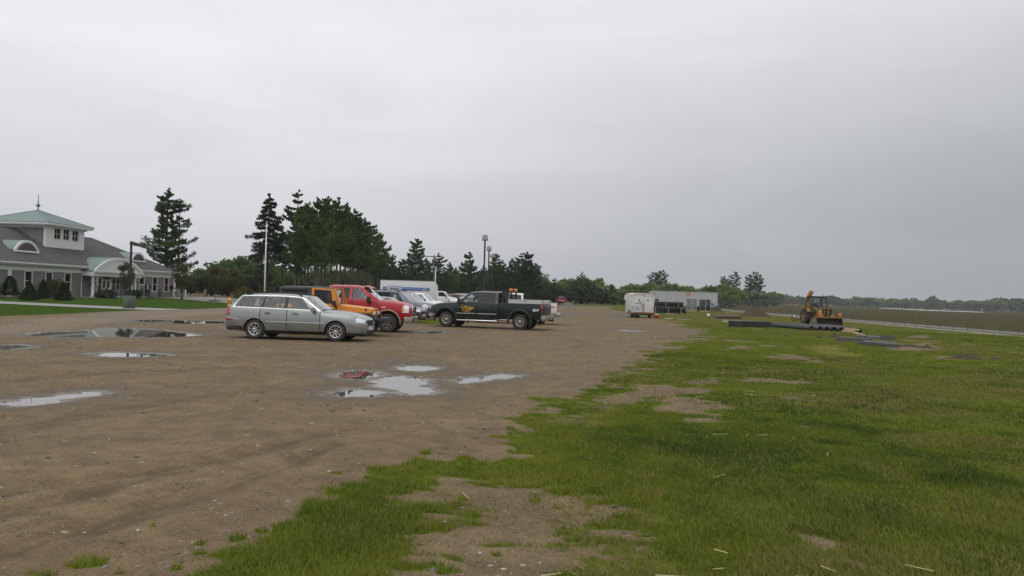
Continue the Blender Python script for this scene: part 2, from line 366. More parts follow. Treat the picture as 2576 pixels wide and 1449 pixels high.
th = np.concatenate([np.linspace(-180, -40, 60)[:-1], np.linspace(-40, 40, 620), np.linspace(40, 180, 60)[1:-1]])*PI/180
rr = np.concatenate([[.6, 1.5, 2.5], np.geomspace(3.4, 130, 500), np.geomspace(136, 3500, 70)])
TT, RR = np.meshgrid(th, rr, indexing='ij'); X = RR*np.sin(TT); Y = RR*np.cos(TT)
g, lawn, far, grn = field_masks(X, Y)
Z = zg(X, Y)
lot = (1-g)*(1-lawn)
near = 1-sstep(25, 60, RR)
Z = Z+near*(fbm(X*.5, Y*.5, 31)*.03+fbm(X*5, Y*5, 33, 3)*.016)+near*g*(fbm(X*1.6, Y*1.6, 35)*.05)*(1-sstep(0, 40, RR)*.5)
wet = np.zeros_like(X); shore = np.zeros_like(X); pudm = np.zeros_like(X)
for k, q in PUDW.items():
    d = sdist(X, Y, q)+fbm(X*2.2, Y*2.2, 41)*.25
    wet = np.maximum(wet, sstep(-1.3, -.1, d+fbm(X*3, Y*3, 44)*.8)); dn = d+fbm(X*7, Y*7, 42, 3)*.45; shore = np.maximum(shore, sstep(-.42, .0, dn)); p = sstep(-.2, .14, dn); pudm = np.maximum(pudm, p)
Z = Z*(1-wet*.75)-pudm*.045
for q in DARKP: wet = np.maximum(wet, .95*sstep(-.5, .4, sdist(X, Y, q)+fbm(X*1.5, Y*1.5, 43)*1.2))
wet = np.maximum(wet, .62*sstep(-.02, .25, fbm(X*.10, Y*.2, 47)+fbm(X*.8, Y*.8, 48)*.3)*sstep(8, 13, RR))
track = np.zeros_like(X)
for q, wd in zip(TRACKS, TRW):
    d = pline(X, Y, q); jj = .6+.8*vnoise(X*3, Y*3, 51)
    t = (1-sstep(wd*.3, wd*.95, d))*jj*(.62+.38*np.cos(d*2*PI/.17)); track = np.maximum(track, t); Z = Z-near*.016*(1-sstep(wd*.3, wd*.9, d))+near*.012*np.exp(-((d-wd*1.5)/(.1))**2)
strip = sstep(-1.2, .8, sdist(X, Y, ROADSTRIP)+fbm(X*.4, Y*.4, 55)*2.0)*(1-lawn)
dry = .75*sstep(-.3, .3, sdist(X, Y, DRY_A)+fbm(X*1.5, Y*1.5, 57)*.5)
dryb = .7*sstep(-.3, .4, sdist(X, Y, DRY_B)+fbm(X*1.5, Y*1.5, 58)*.6)
dryb = np.maximum(dryb, .55*sstep(-1, 1.2, sdist(X, Y, DRY_C)+fbm(X*.5, Y*.5, 59)*4.5))
dryb = np.maximum(dryb, .6*sstep(0, .28, fbm(X*.16, Y*.16, 61)+fbm(X*.9, Y*.9, 62)*.3)); dryb = np.maximum(dryb, .55*sstep(38, 75, Y))
fieldm = sstep(-.5, .5, sdist(X, Y, FIELD)); fieldm = np.maximum(fieldm, 0)
fd = pline(X, Y, FENCE)
gv = sstep(-.9, -.35, -np.abs((X-np.interp(Y, [p[1] for p in FENCE], [p[0] for p in FENCE]))+1.1)+fbm(X*1.2, Y*1.2, 65)*.5)*((Y > 20) & (Y < 226))
V = np.stack([X, Y, Z], -1).reshape(-1, 3); nr = len(rr); nt_ = len(th)
ii = np.arange(nt_)[:, None]; jj = np.arange(nr-1)[None, :]; i2 = (ii+1) % nt_
Q = np.stack([ii*nr+jj, ii*nr+jj+1, i2*nr+jj+1, i2*nr+jj], -1).reshape(-1, 4)
V = np.vstack([V, [[0, 0, 0]]]); cidx = len(V)-1
m, nt, b = nm('ground_soil_and_turf'); oc = ocoord(nt)
me = np_mesh('ground', V, Q[:, ::-1], m, smooth=True)
for nme, A in dict(grass=np.maximum(np.maximum(g, grn), far*.92), lawn=lawn, wet=wet, track=track, strip=strip, dry=dry, dryb=dryb, field=fieldm, gravel=gv, far=far, shore=shore).items():
    a = me.attributes.new(nme, 'FLOAT', 'POINT'); a.data.foreach_set('value', np.append(A.ravel(), 0).astype(np.float32))
ground = link('ground', me); tag(ground, kind='structure')
# --- dirt
n1 = noise(nt, .35, oc, 5); n2 = noise(nt, 3.2, oc, 6, .65); n3 = noise(nt, 26, oc, 4, .7); n4 = noise(nt, 90, oc, 2)
dirt = mixc(nt, mrange(nt, n1, .3, .7), (.165, .128, .076), (.212, .168, .104))
dirt = mixc(nt, mrange(nt, n2, .35, .7), dirt, (.122, .093, .056))
dirt = mixc(nt, mth(nt, 'MULTIPLY', mrange(nt, n3, .4, .7), .6), dirt, (.235, .19, .125))
dirt = mixc(nt, 1.0, dirt, mixc(nt, mrange(nt, n4, .3, .7), (.62, .62, .62), (1.36, 1.35, 1.33)), 'MULTIPLY')
dirt = mixc(nt, 1.0, dirt, mixc(nt, mrange(nt, noise(nt, .9, oc, 7, .75), .3, .7), (.80, .79, .78), (1.13, 1.13, 1.12)), 'MULTIPLY')
vo = nt.nodes.new('ShaderNodeTexVoronoi'); vo.inputs['Scale'].default_value = 21; nt.links.new(oc, vo.inputs['Vector'])
vc = nt.nodes.new('ShaderNodeSeparateColor'); nt.links.new(vo.outputs['Color'], vc.inputs[0])
peb = mth(nt, 'MULTIPLY', mrange(nt, vo.outputs['Distance'], .16, .3, 1.0, 0.0), mrange(nt, vc.outputs[0], .72, .8))
dirt = mixc(nt, mth(nt, 'MULTIPLY', peb, .8), dirt, mixc(nt, vc.outputs[1], (.10, .085, .075), (.36, .33, .28)))
vo2 = nt.nodes.new('ShaderNodeTexVoronoi'); vo2.inputs['Scale'].default_value = 6.5; nt.links.new(oc, vo2.inputs['Vector'])
vc2 = nt.nodes.new('ShaderNodeSeparateColor'); nt.links.new(vo2.outputs['Color'], vc2.inputs[0])
peb2 = mth(nt, 'MULTIPLY', mrange(nt, vo2.outputs['Distance'], .1, .22, 1.0, 0.0), mrange(nt, vc2.outputs[0], .84, .88))
dirt = mixc(nt, mth(nt, 'MULTIPLY', peb2, .85), dirt, mixc(nt, vc2.outputs[1], (.07, .06, .055), (.42, .39, .34)))
dirt = mixc(nt, mth(nt, 'MULTIPLY', attr(nt, 'strip'), .75), dirt, mixc(nt, n2, (.21, .178, .138), (.255, .222, .18)))
trk = mth(nt, 'MULTIPLY', attr(nt, 'track'), mrange(nt, n2, .25, .65, .3, .95))
dirt = mixc(nt, trk, dirt, (.104, .076, .048))
wetv = mth(nt, 'MULTIPLY', attr(nt, 'wet'), mrange(nt, n2, .2, .65, .7, 1.0))
dirt = mixc(nt, mth(nt, 'MULTIPLY', wetv, .8), dirt, mixc(nt, n4, (.045, .036, .028), (.12, .097, .072)))
dirt = mixc(nt, 1.0, dirt, (.96, .895, .80), 'MULTIPLY')
shv = mth(nt, 'MULTIPLY', attr(nt, 'shore'), mrange(nt, mth(nt, 'ADD', n2, mth(nt, 'MULTIPLY', n4, .3)), .45, .75))
# --- wild turf
g1 = noise(nt, .25, oc, 4, .6); g2 = noise(nt, 1.7, oc, 5, .65); g3 = noise(nt, 14, oc, 4, .7); g4 = noise(nt, 55, oc, 3, .7)
tur = mixc(nt, mrange(nt, g1, .35, .65), (.100, .124, .013), (.068, .108, .014))
tur = mixc(nt, mrange(nt, noise(nt, 3.2, oc, 4, .6), .4, .62), tur, (.048, .074, .014))
tur = mixc(nt, mrange(nt, g2, .38, .68), tur, (.130, .155, .019))
tur = mixc(nt, mth(nt, 'MULTIPLY', mrange(nt, g3, .45, .75), .5), tur, (.042, .062, .008))
tur = mixc(nt, mth(nt, 'MULTIPLY', mrange(nt, g4, .5, .75), .5), tur, (.15, .16, .028))
tur = mixc(nt, mth(nt, 'MULTIPLY', attr(nt, 'dryb'), mrange(nt, g2, .3, .6, .3, .95)), tur, (.135, .110, .046))
tur = mixc(nt, mth(nt, 'MULTIPLY', attr(nt, 'dry'), mrange(nt, g3, .25, .6, .6, 1.0)), tur, (.215, .20, .055))
gm = attr(nt, 'grass'); gmm = mrange(nt, mth(nt, 'ADD', gm, mth(nt, 'MULTIPLY', mth(nt, 'SUBTRACT', g3, .5), .9)), .3, .62)
col = mixc(nt, gmm, dirt, tur)
farc = mixc(nt, mrange(nt, g1, .3, .7), (.10, .10, .035), (.075, .095, .028)); col = mixc(nt, mth(nt, 'MULTIPLY', attr(nt, 'far'), .7), col, farc)
fld = mixc(nt, mrange(nt, noise(nt, .06, oc, 6, .7), .3, .7), (.092, .076, .036), (.070, .065, .029)); fld = mixc(nt, mth(nt, 'MULTIPLY', mrange(nt, g2, .4, .8), .5), fld, (.052, .054, .024))
col = mixc(nt, attr(nt, 'field'), col, fld)
lw = mixc(nt, mrange(nt, noise(nt, .5, oc, 5, .7), .3, .7), (.042, .076, .015), (.056, .092, .018)); lw = mixc(nt, mth(nt, 'MULTIPLY', mrange(nt, noise(nt, 8, oc, 4, .7), .4, .8), .5), lw, (.032, .052, .012))
col = mixc(nt, attr(nt, 'lawn'), col, lw)
grv = mixc(nt, mrange(nt, noise(nt, 12, oc, 3, .8), .35, .65), (.16, .155, .14), (.46, .45, .43))
col = mixc(nt, mth(nt, 'MULTIPLY', attr(nt, 'gravel'), mrange(nt, g2, .25, .5)), col, grv)
nt.links.new(col, b.inputs['Base Color'])
ro = mth(nt, 'SUBTRACT', .92, mth(nt, 'MULTIPLY', mth(nt, 'MULTIPLY', wetv, mth(nt, 'SUBTRACT', 1.0, gmm)), .28)); ro = mth(nt, 'MULTIPLY', ro, mth(nt, 'SUBTRACT', 1.0, mth(nt, 'MULTIPLY', shv, .86))); nt.links.new(ro, b.inputs['Roughness'])
nt.links.new(mth(nt, 'MULTIPLY', mth(nt, 'SUBTRACT', 1.0, mth(nt, 'MAXIMUM', gmm, attr(nt, 'lawn'))), mth(nt, 'ADD', .22, mth(nt, 'MULTIPLY', shv, .4))), b.inputs['Specular IOR Level'])
bp = nt.nodes.new('ShaderNodeBump'); bp.inputs['Strength'].default_value = .55; bp.inputs['Distance'].default_value = .03
hh = mth(nt, 'ADD', mth(nt, 'MULTIPLY', n3, .7), mth(nt, 'ADD', mth(nt, 'MULTIPLY', n2, .8), mth(nt, 'MULTIPLY', peb, .5)))
nt.links.new(hh, bp.inputs['Height']); nt.links.new(bp.outputs[0], b.inputs['Normal'])
# ---------------------------------------------------------------- puddles: water level with the lot, in hollows of the ground sheet
m, nt, b = nm('standing_rain_water'); oc = ocoord(nt)
b.inputs['Base Color'].default_value = (.075, .06, .048, 1); b.inputs['Roughness'].default_value = .015; b.inputs['IOR'].default_value = 1.5; b.inputs['Specular IOR Level'].default_value = .8
bp = nt.nodes.new('ShaderNodeBump'); bp.inputs['Strength'].default_value = .02; bp.inputs['Distance'].default_value = .01
nt.links.new(noise(nt, 5, oc, 2), bp.inputs['Height']); nt.links.new(bp.outputs[0], b.inputs['Normal'])
WATER = m
for k, q in PUDW.items():
    cx = sum(p[0] for p in q)/len(q); cy = sum(p[1] for p in q)/len(q)
    pts = []
    for p in q:
        dx, dy = p[0]-cx, p[1]-cy; L = math.hypot(dx, dy); s = 1+.35/max(L, .3); pts.append((dx*s, dy*s))
    mb = MB(); mb.add([(x, y, 0) for x, y in pts], [list(range(len(pts)))])
    tag(mb.build('puddle', WATER, loc=(cx, cy, -.014)), kind='structure')
# ---------------------------------------------------------------- drive, walk, road by the building
def sheet(name, poly, m, dz, cell=1.0):
    xs = [p[0] for p in poly]; ys = [p[1] for p in poly]; bm = bmesh.new()
    f = bm.faces.new([bm.verts.new((x, y, 0)) for x, y in poly])
    for ax in (0, 1):
        lo, hi = (min(xs), max(xs)) if ax == 0 else (min(ys), max(ys)); k = lo+cell*3
        while k < hi:
            pl = Vector((k, 0, 0)) if ax == 0 else Vector((0, k, 0)); no = Vector((1, 0, 0)) if ax == 0 else Vector((0, 1, 0))
            bmesh.ops.bisect_plane(bm, geom=bm.verts[:]+bm.edges[:]+bm.faces[:], plane_co=pl, plane_no=no); k += cell*3
    for v in bm.verts: v.co.z = float(zg(v.co.x, v.co.y))+dz
    bmesh.ops.recalc_face_normals(bm, faces=bm.faces)
    for f in bm.faces:
        if f.normal.z < 0: f.normal_flip()
    me = bpy.data.meshes.new(name); bm.to_mesh(me); bm.free(); me.materials.append(m)
    return tag(link(name, me), kind='structure')
PAVE = mat('wet_pavement', (.235, .225, .21), .5, var=.25, scale=1.5, bump=.1, bscale=20)
ASPH = mat('weathered_asphalt', (.15, .145, .14), .55, var=.25, scale=1.2, bump=.15, bscale=30)
sheet('driveway', [(-23.2, 53.2), (-23.0, 57.4), (-40, 57.6), (-90, 58.5), (-90, 54.2), (-40, 53.4)], PAVE, .016)
sheet('walkway', [(-22, 76.2), (-27.5, 81.2), (-33, 86.7), (-38, 91.2), (-44.5, 96.6), (-43.6, 98.4), (-37, 92.8), (-32, 88.2), (-26.5, 82.7), (-21, 77.6)], PAVE, .024)
sheet('road', [(-20, 79), (-26, 84.6), (-31.5, 90), (-36.5, 94.6), (-42, 99.6), (-42, 112), (-28, 104), (-12, 96)], ASPH, .012)
sheet('runway_edge', [G(2215, 774.6), G(2330, 779.6), G(2470, 785), G(2480, 786.8), G(2440, 785.6), G(2330, 781.8), G(2215, 775.9)], mat('pale_concrete', (.5, .5, .48), .8), .1, 60)
PERIM = [(x+.5, y) for x, y in FENCE]+[(x+3.6, y) for x, y in FENCE[::-1]]
sheet('perimeter_road', PERIM, mat('grey_stone_dust', (.17, .175, .16), .9, var=.3, scale=.8), .012, 4)
sheet('kerb_mulch', [(-44.6, 62), (-44.6, 97), (-43.0, 97), (-41.9, 94), (-43.2, 76), (-43.4, 62)], mat('dark_mulch', (.035, .025, .018), .95, var=.4, bump=.6), .03)
# ---------------------------------------------------------------- grass blades (near turf), straw and gravel: ground cover nobody could count
rng = np.random.default_rng(7)
def scatter(n, r0, r1, pw, half=37):
    u = rng.random(n); r = (r0**pw+(r1**pw-r0**pw)*u)**(1/pw); t = np.radians(rng.uniform(-half, half, n)); return r*np.sin(t), r*np.cos(t), r
def ground_z(X, Y):
    R = np.sqrt(X*X+Y*Y); t = np.arctan2(X, Y); i = np.clip(np.interp(t, th, np.arange(nt_)), 0, nt_-1.001); j = np.clip(np.interp(R, rr, np.arange(nr)), 0, nr-1.001)
    i0 = i.astype(int); j0 = j.astype(int); fi = i-i0; fj = j-j0
    return (Z[i0, j0]*(1-fi)+Z[i0+1, j0]*fi)*(1-fj)+(Z[i0, j0+1]*(1-fi)+Z[i0+1, j0+1]*fi)*fj
def blades(n, r0, r1, pw):
    x, y, r = scatter(n, r0, r1, pw); gg, _, _, _ = field_masks(x, y)
    clump = vnoise(x*6, y*6, 71)*.6+vnoise(x*1.7, y*1.7, 72)*.5
    keep = rng.random(n) < gg*(.35+clump); keep |= (rng.random(n) < .006)&(r < 14)&(gg < .3)&(vnoise(x*2.5, y*2.5, 77) > .72)
    return x[keep], y[keep], r[keep], gg[keep]
parts = [blades(330000, 4.2, 12, 1.05), blades(330000, 11, 26, 1.0), blades(200000, 24, 62, .8)]
x, y, r, gg = [np.concatenate([p[i] for p in parts]) for i in range(4)]
n = len(x); patch = fbm(x*.45, y*.45, 81, 4); hn = vnoise(x*1.1, y*1.1, 83)
hgt = (.018+.050*hn**1.6+.018*rng.random(n))*(.55+.45*gg)*(1+.2*(r < 9)); wd = np.clip(.0022+.00062*r, .004, .03)*(.7+.6*rng.random(n))
hgt = np.where(r > 26, hgt*.8, hgt)
az = rng.uniform(0, 2*PI, n); lean = hgt*rng.uniform(.2, 1.3, n); la = az*.35+.6+rng.normal(0, .9, n)
z = ground_z(x, y)-.004; ex, ey = np.cos(az)*wd/2, np.sin(az)*wd/2; lx, ly = np.cos(la)*lean, np.sin(la)*lean
P = np.stack([np.stack([x-ex, y-ey, z], -1), np.stack([x+ex, y+ey, z], -1), np.stack([x+ex*.7+lx*.35, y+ey*.7+ly*.35, z+hgt*.6], -1), np.stack([x-ex*.7+lx*.35, y-ey*.7+ly*.35, z+hgt*.6], -1), np.stack([x+lx, y+ly, z+hgt*(1-.3*rng.random(n))], -1)], 1).reshape(-1, 3)
k = np.arange(n)[:, None]*5; T = np.concatenate([k+[0, 1, 2], k+[0, 2, 3], k+[3, 2, 4]], 0)
dd = np.maximum(.8*sstep(-.3, .3, sdist(x, y, DRY_A)), np.maximum(.55*sstep(-1, 1.2, sdist(x, y, DRY_C)+fbm(x*.5, y*.5, 59)*4.5), .5*sstep(0, .28, fbm(x*.16, y*.16, 61)+fbm(x*.9, y*.9, 62)*.3)))
edge = np.exp(-np.clip(sdist(x, y, GRASS_W), 0, 50)/(1.2+r*.1)); tint = np.clip(.36+patch*1.5+fbm(x*2.6, y*2.6, 87, 3)*1.1+.34*edge+rng.normal(0, .2, n), 0, 1.1); tint = np.where(rng.random(n) < .06+.5*dd+.35*(fbm(x*.8, y*.8, 85, 3) > .12), 1.35+.3*rng.random(n), tint)
m, nt, b = nm('grass_blade'); t = attr(nt, 'tint')
c = mixc(nt, mrange(nt, t, 0, .5), (.050, .086, .011), (.106, .150, .014)); c = mixc(nt, mrange(nt, t, .5, 1.0), c, (.175, .20, .022)); c = mixc(nt, mrange(nt, t, 1.2, 1.5), c, (.25, .205, .075))
nt.links.new(c, b.inputs['Base Color']); b.inputs['Roughness'].default_value = .6; b.inputs['Specular IOR Level'].default_value = .12
tr = nt.nodes.new('ShaderNodeBsdfTranslucent'); nt.links.new(c, tr.inputs[0]); mx = nt.nodes.new('ShaderNodeMixShader'); mx.inputs[0].default_value = .3
nt.links.new(b.outputs[0], mx.inputs[1]); nt.links.new(tr.outputs[0], mx.inputs[2]); nt.links.new(mx.outputs[0], nt.nodes['Material Output'].inputs[0])
tag(link('grass', np_mesh('grass', P, T, m, np.repeat(tint, 5))), 'patchy green grass growing over the near ground and verge', 'grass', kind='stuff')
print('blades', n)
# straw
x, y, r = scatter(1500, 4.4, 24, .9); gg, _, _, _ = field_masks(x, y); kp = (rng.random(len(x)) < .5)&(vnoise(x*.9, y*.9, 95)+vnoise(x*3, y*3, 96)*.4 > .88)&(sdist(x, y, GRASS_W) > -.2)&(x < 2+r*.28); x, y = x[kp], y[kp]; n = len(x)
a = rng.normal(.2, .8, n); L = rng.uniform(.02, .12, n); wd = rng.uniform(.0018, .0042, n); z = ground_z(x, y)+rng.uniform(.012, .05, n)
dx, dy = np.cos(a)*L, np.sin(a)*L; ux, uy = -np.sin(a)*wd, np.cos(a)*wd; tz = rng.normal(0, .015, n)
P = np.stack([np.stack([x-dx-ux, y-dy-uy, z-tz], -1), np.stack([x+dx-ux, y+dy-uy, z+tz], -1), np.stack([x+dx+ux, y+dy+uy, z+tz+.004], -1), np.stack([x-dx+ux, y-dy+uy, z-tz+.004], -1)], 1).reshape(-1, 3)
tag(link('straw', np_mesh('straw', P, np.arange(n*4).reshape(-1, 4), mat('dry_straw', (.40, .33, .17), .7, var=.3))), 'loose pale straw stalks strewn over the near grass', 'straw', kind='stuff')
# gravel
bm = bmesh.new(); bmesh.ops.create_icosphere(bm, subdivisions=1, radius=1); iv = np.array([v.co[:] for v in bm.verts]); it = np.array([[v.index for v in f.verts] for f in bm.faces]); bm.free()
x, y, r = scatter(5200, 4.4, 40, .75); gg, lw_, _, _ = field_masks(x, y); kp = (rng.random(len(x)) < 1-gg*.93)&(lw_ < .1); x, y, r = x[kp], y[kp], r[kp]; n = len(x)
s = .004+.014*rng.random(n)**4+.00042*r; s = np.where(rng.random(n) < .008, s*1.9, s)
W = iv[None]*(1+.35*rng.normal(0, 1, (n, len(iv), 1)).clip(-1, 1))*s[:, None, None]*np.stack([rng.uniform(.8, 1.6, n), rng.uniform(.7, 1.2, n), rng.uniform(.35, .75, n)], -1)[:, None, :]
W += np.stack([x, y, ground_z(x, y)+s*.15], -1)[:, None, :]
m, nt, b = nm('pebble'); t = attr(nt, 'tint'); nt.links.new(mixc(nt, t, (.075, .065, .058), (.42, .39, .34)), b.inputs['Base Color']); b.inputs['Roughness'].default_value = .75
tag(link('gravel', np_mesh('gravel', W.reshape(-1, 3), (it[None]+np.arange(n)[:, None, None]*len(iv)).reshape(-1, 3), m, np.repeat(rng.random(n)**1.6, len(iv)))), 'loose stones and pebbles on the bare dirt lot', 'gravel', kind='stuff')
# ================================================================ TREES AND PLANTS
BARK = mat('bark', (.075, .06, .048), .9, var=.4, scale=4, bump=.5)
BARKP = mat('pale_lichened_bark', (.085, .07, .056), .9, var=.5, scale=3, bump=.5)
NEED = foliage('pine_needles', (.024, .050, .013), (.092, .160, .038))
SPRU = foliage('spruce_needles', (.016, .028, .011), (.052, .076, .028))
GROV = foliage('soft_pine_needles', (.027, .058, .012), (.112, .195, .036))
BROAD = foliage('broadleaf', (.042, .084, .016), (.12, .20, .040), .35)
PALEB = foliage('young_spring_leaf', (.066, .11, .024), (.155, .22, .052), .4)
YELB = foliage('yellow_green_leaf', (.075, .098, .018), (.165, .19, .04), .4)
OLIV = foliage('olive_brown_leaf', (.042, .048, .018), (.105, .108, .036), .3)
DKBUSH = foliage('dark_bush_leaf', (.022, .034, .010), (.064, .078, .024), .3)
YEW = foliage('yew_needles', (.014, .028, .009), (.050, .078, .022), .2)
FARB = foliage('far_leaf', (.060, .105, .028), (.17, .25, .072), .4); FARP = foliage('far_pale_leaf', (.10, .155, .045), (.25, .32, .12), .4); FARD = foliage('far_dark_leaf', (.030, .055, .018), (.085, .13, .04), .3)
def cards(rng, P, Dr, size, asp=.45, tilt=.7):
    """needle / leaf cards: P centres, Dr main directions (n,3)"""
    n = len(P); d = Dr+rng.normal(0, .35, (n, 3)); d /= np.linalg.norm(d, axis=1)[:, None]+1e-9
    up = np.array([0, 0, 1.])+rng.normal(0, tilt, (n, 3)); s = np.cross(d, up); s /= np.linalg.norm(s, axis=1)[:, None]+1e-9
    L = size*rng.uniform(.6, 1.4, n)[:, None]; W = L*asp
    V = np.stack([P-d*L*.45-s*W*.3, P-d*L*.1+s*W*.5, P+d*L*.6, P-s*W*.5], 1)
    return V.reshape(-1, 3)
def crown_mesh(name, V, tint, m):
    n = len(V)//4; T = np.arange(n*4).reshape(-1, 4)
    return np_mesh(name, V, T, m, np.repeat(tint, 4))
def conifer(seed, H, base, prof, nb, per, size, up=.1, irr=.35, rt=.22, flat=.10, m=NEED, bark=BARK, droop=0.0, fork=None, tip=1.0, sag=0.0, tiers=0):
    rng = np.random.default_rng(seed); mb = MB()
    lx, ly = rng.normal(0, .012, 2)*H
    def axis(t): return np.array([lx*math.sin(t*2.2), ly*math.sin(t*2.6), t*H])
    mb.tube([axis(t) for t in np.linspace(0, .98, 9)], [rt*(1-.93*t)+.02 for t in np.linspace(0, 1, 9)], 8)
    Vs, Ts = [], []; az = rng.uniform(0, 6)
    for b in range(nb):
        u = ((b+rng.uniform(-.3, .3))/nb); u = min(max(u, 0), 1); u = min(max((round(u*tiers)+rng.normal(0, .26))/tiers, 0), 1) if tiers else u; t = base+(1-base)*u*.985; az += 2.4+rng.normal(0, .5)
        L = max(.16, prof(u)*(1 if u < .9 else (1-u)*7+.3)*rng.uniform(1-irr, 1+irr*.35)); o = axis(t)
        el = up+rng.normal(0, .07)-droop*(1-u); dr = np.array([math.cos(az)*math.cos(el), math.sin(az)*math.cos(el), math.sin(el)])
        n = int(per*(.35+L/prof(.35))*.75)+6; s = rng.uniform(.12, 1, n)**.75
        side = np.array([-math.sin(az), math.cos(az), 0]); wid = .34*L*(1.05-s*.75)
        P = o+dr*(L*s)[:, None]+side*(wid*rng.uniform(-1, 1, n))[:, None]; P[:, 2] += rng.normal(0, flat*L*.5+.05, n)+(.18*L*s**3*tip)-sag*L*s*s
        dd = dr*.8+side*(rng.uniform(-.8, .8, n))[:, None]+np.array([0, 0, .25])
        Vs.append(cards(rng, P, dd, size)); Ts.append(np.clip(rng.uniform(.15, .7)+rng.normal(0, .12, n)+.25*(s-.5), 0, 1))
        if L > .8:
            e = o+dr*L*.85; e[2] += .1*L*tip-sag*L*.6; mb.tube([o, o+dr*L*.45, e], [rt*.22*(1-u*.6), rt*.13*(1-u*.6), .012], 4, cap=False)
    return mb.mesh('trunk', bark), crown_mesh('crown', np.vstack(Vs), np.concatenate(Ts), m)
def broad(seed, H, R, base, nc, per, size, m, bark=BARK, rt=.16, gap=.35, ell=1.0, stems=1):
    rng = np.random.default_rng(seed); mb = MB(); Vs, Ts = [], []
    cz = (base+1)/2*H; hz = (1-base)/2*H
    for k in range(stems):
        a = rng.uniform(0, 6); o = np.array([math.cos(a), math.sin(a), 0])*(.12*R if stems > 1 else 0)
        mb.tube([o, o*2+[0, 0, base*H*.7], o*3+[rng.normal(0, .1), rng.normal(0, .1), H*.75]], [rt, rt*.75, rt*.2], 7)
    for c in range(nc):
        d = rng.normal(0, 1, 3); d /= np.linalg.norm(d); q = rng.uniform(.35, 1)**.6
        sh = 1-.35*max(d[2], 0) if ell == 1 else 1
        ctr = np.array([d[0]*R*q*sh*.85, d[1]*R*q*sh*.85, cz+d[2]*hz*q*.88]); rad = R*rng.uniform(.2, .38)
        n = int(per*rng.uniform(.6, 1.3)); p = rng.normal(0, 1, (n, 3)); p /= np.linalg.norm(p, axis=1)[:, None]; p *= (rng.uniform(.2, 1, n)**.5)[:, None]
        P = ctr+p*np.array([rad, rad, rad*.75]); P[:, 2] = np.maximum(P[:, 2], .05)
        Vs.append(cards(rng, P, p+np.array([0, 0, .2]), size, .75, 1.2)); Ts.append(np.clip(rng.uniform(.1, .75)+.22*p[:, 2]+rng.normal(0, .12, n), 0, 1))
        mb.tube([(0, 0, base*H*.8), (ctr*.55+np.array([0, 0, base*H*.35])), ctr], [rt*.4, rt*.2, .015], 4, cap=False)
    return mb.mesh('trunk', bark), crown_mesh('crown', np.vstack(Vs), np.concatenate(Ts), m)
def cone_bush(seed, H, R, n, size, m, rnd=.6, base=.03):
    rng = np.random.default_rng(seed); u = rng.uniform(0, 1, n)**1.25; a = rng.uniform(0, 2*PI, n)
    lob = 1+.16*np.sin(a*3+u*9)+.12*np.sin(a*7-u*17+1); prof = np.clip((1-u)**rnd*np.clip(u*9+.55, 0, 1), 0.03, 1)
    q = rng.uniform(.55, 1.06, n); r = R*prof*lob*q
    P = np.stack([np.cos(a)*r, np.sin(a)*r, base*H+u*H*(1-base)], -1); dr = np.stack([np.cos(a), np.sin(a), .55+0*a], -1)
    mb = MB(); mb.tube([(0, 0, -.05), (0, 0, H*.8)], [.06, .02], 6)
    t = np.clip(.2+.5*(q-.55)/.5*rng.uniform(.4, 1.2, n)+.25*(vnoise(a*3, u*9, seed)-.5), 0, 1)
    return mb.mesh('stem', BARK), crown_mesh('foliage', cards(rng, P, dr, size, .5, .9), t, m)
def mk(name, label, cat, meshes, group=None, pn=('trunk', 'crown'), loc=(0, 0, 0), rz=0, sc=1):
    t = thing(name, label, cat, loc, rz, group); t.scale = sc if hasattr(sc, '__len__') else (sc, sc, sc)
    for n, me in zip(pn, meshes): link(n, me, t)
    return t
def spot(px, Y, z=None):
    p = D(px, hor(px)+2, Y); return (p[0], Y, float(zg(p[0], Y)) if z is None else z)
def hgt_at(px, ytop, Y):  # height above ground of something whose top is seen at (px, ytop)
    p = D(px, ytop, Y); return p[2]-float(zg(p[0], Y))
rs = random.Random(5)
def one(name, label, cat, meshes, H0, px, ytop, Y, group=None, pn=('trunk', 'crown'), wid=1.0, rz=None):
    s = hgt_at(px, ytop, Y)/H0; return mk(name, label, cat, meshes, group, pn, spot(px, Y), rs.uniform(0, 6) if rz is None else rz, (s*wid, s*wid, s))
# --- tall singles
wp = lambda u: 3.5*(.35+.65*math.sin(min(1, u*1.25+.22)*PI*.83))*(1.12-.62*u) if u < .97 else .4
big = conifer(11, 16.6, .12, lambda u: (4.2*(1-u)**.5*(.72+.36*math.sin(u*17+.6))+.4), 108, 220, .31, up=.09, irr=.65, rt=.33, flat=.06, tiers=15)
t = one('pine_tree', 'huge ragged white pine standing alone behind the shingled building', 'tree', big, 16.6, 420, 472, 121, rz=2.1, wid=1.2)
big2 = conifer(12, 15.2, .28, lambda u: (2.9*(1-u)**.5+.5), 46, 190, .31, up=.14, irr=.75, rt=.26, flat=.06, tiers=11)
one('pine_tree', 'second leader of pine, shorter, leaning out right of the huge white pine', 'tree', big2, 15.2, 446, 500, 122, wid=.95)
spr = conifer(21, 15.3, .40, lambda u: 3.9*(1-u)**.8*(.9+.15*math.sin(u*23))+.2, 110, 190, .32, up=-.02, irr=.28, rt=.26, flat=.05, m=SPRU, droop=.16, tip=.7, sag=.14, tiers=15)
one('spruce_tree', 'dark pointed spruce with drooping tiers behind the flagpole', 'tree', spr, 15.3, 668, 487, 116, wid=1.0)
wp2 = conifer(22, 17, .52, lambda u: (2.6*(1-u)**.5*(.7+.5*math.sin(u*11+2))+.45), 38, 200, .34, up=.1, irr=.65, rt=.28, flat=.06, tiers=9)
one('pine_tree', 'tall sparse pine with bare trunk rising between the spruce and the grove', 'tree', wp2, 17, 745, 478, 126, wid=1.05)
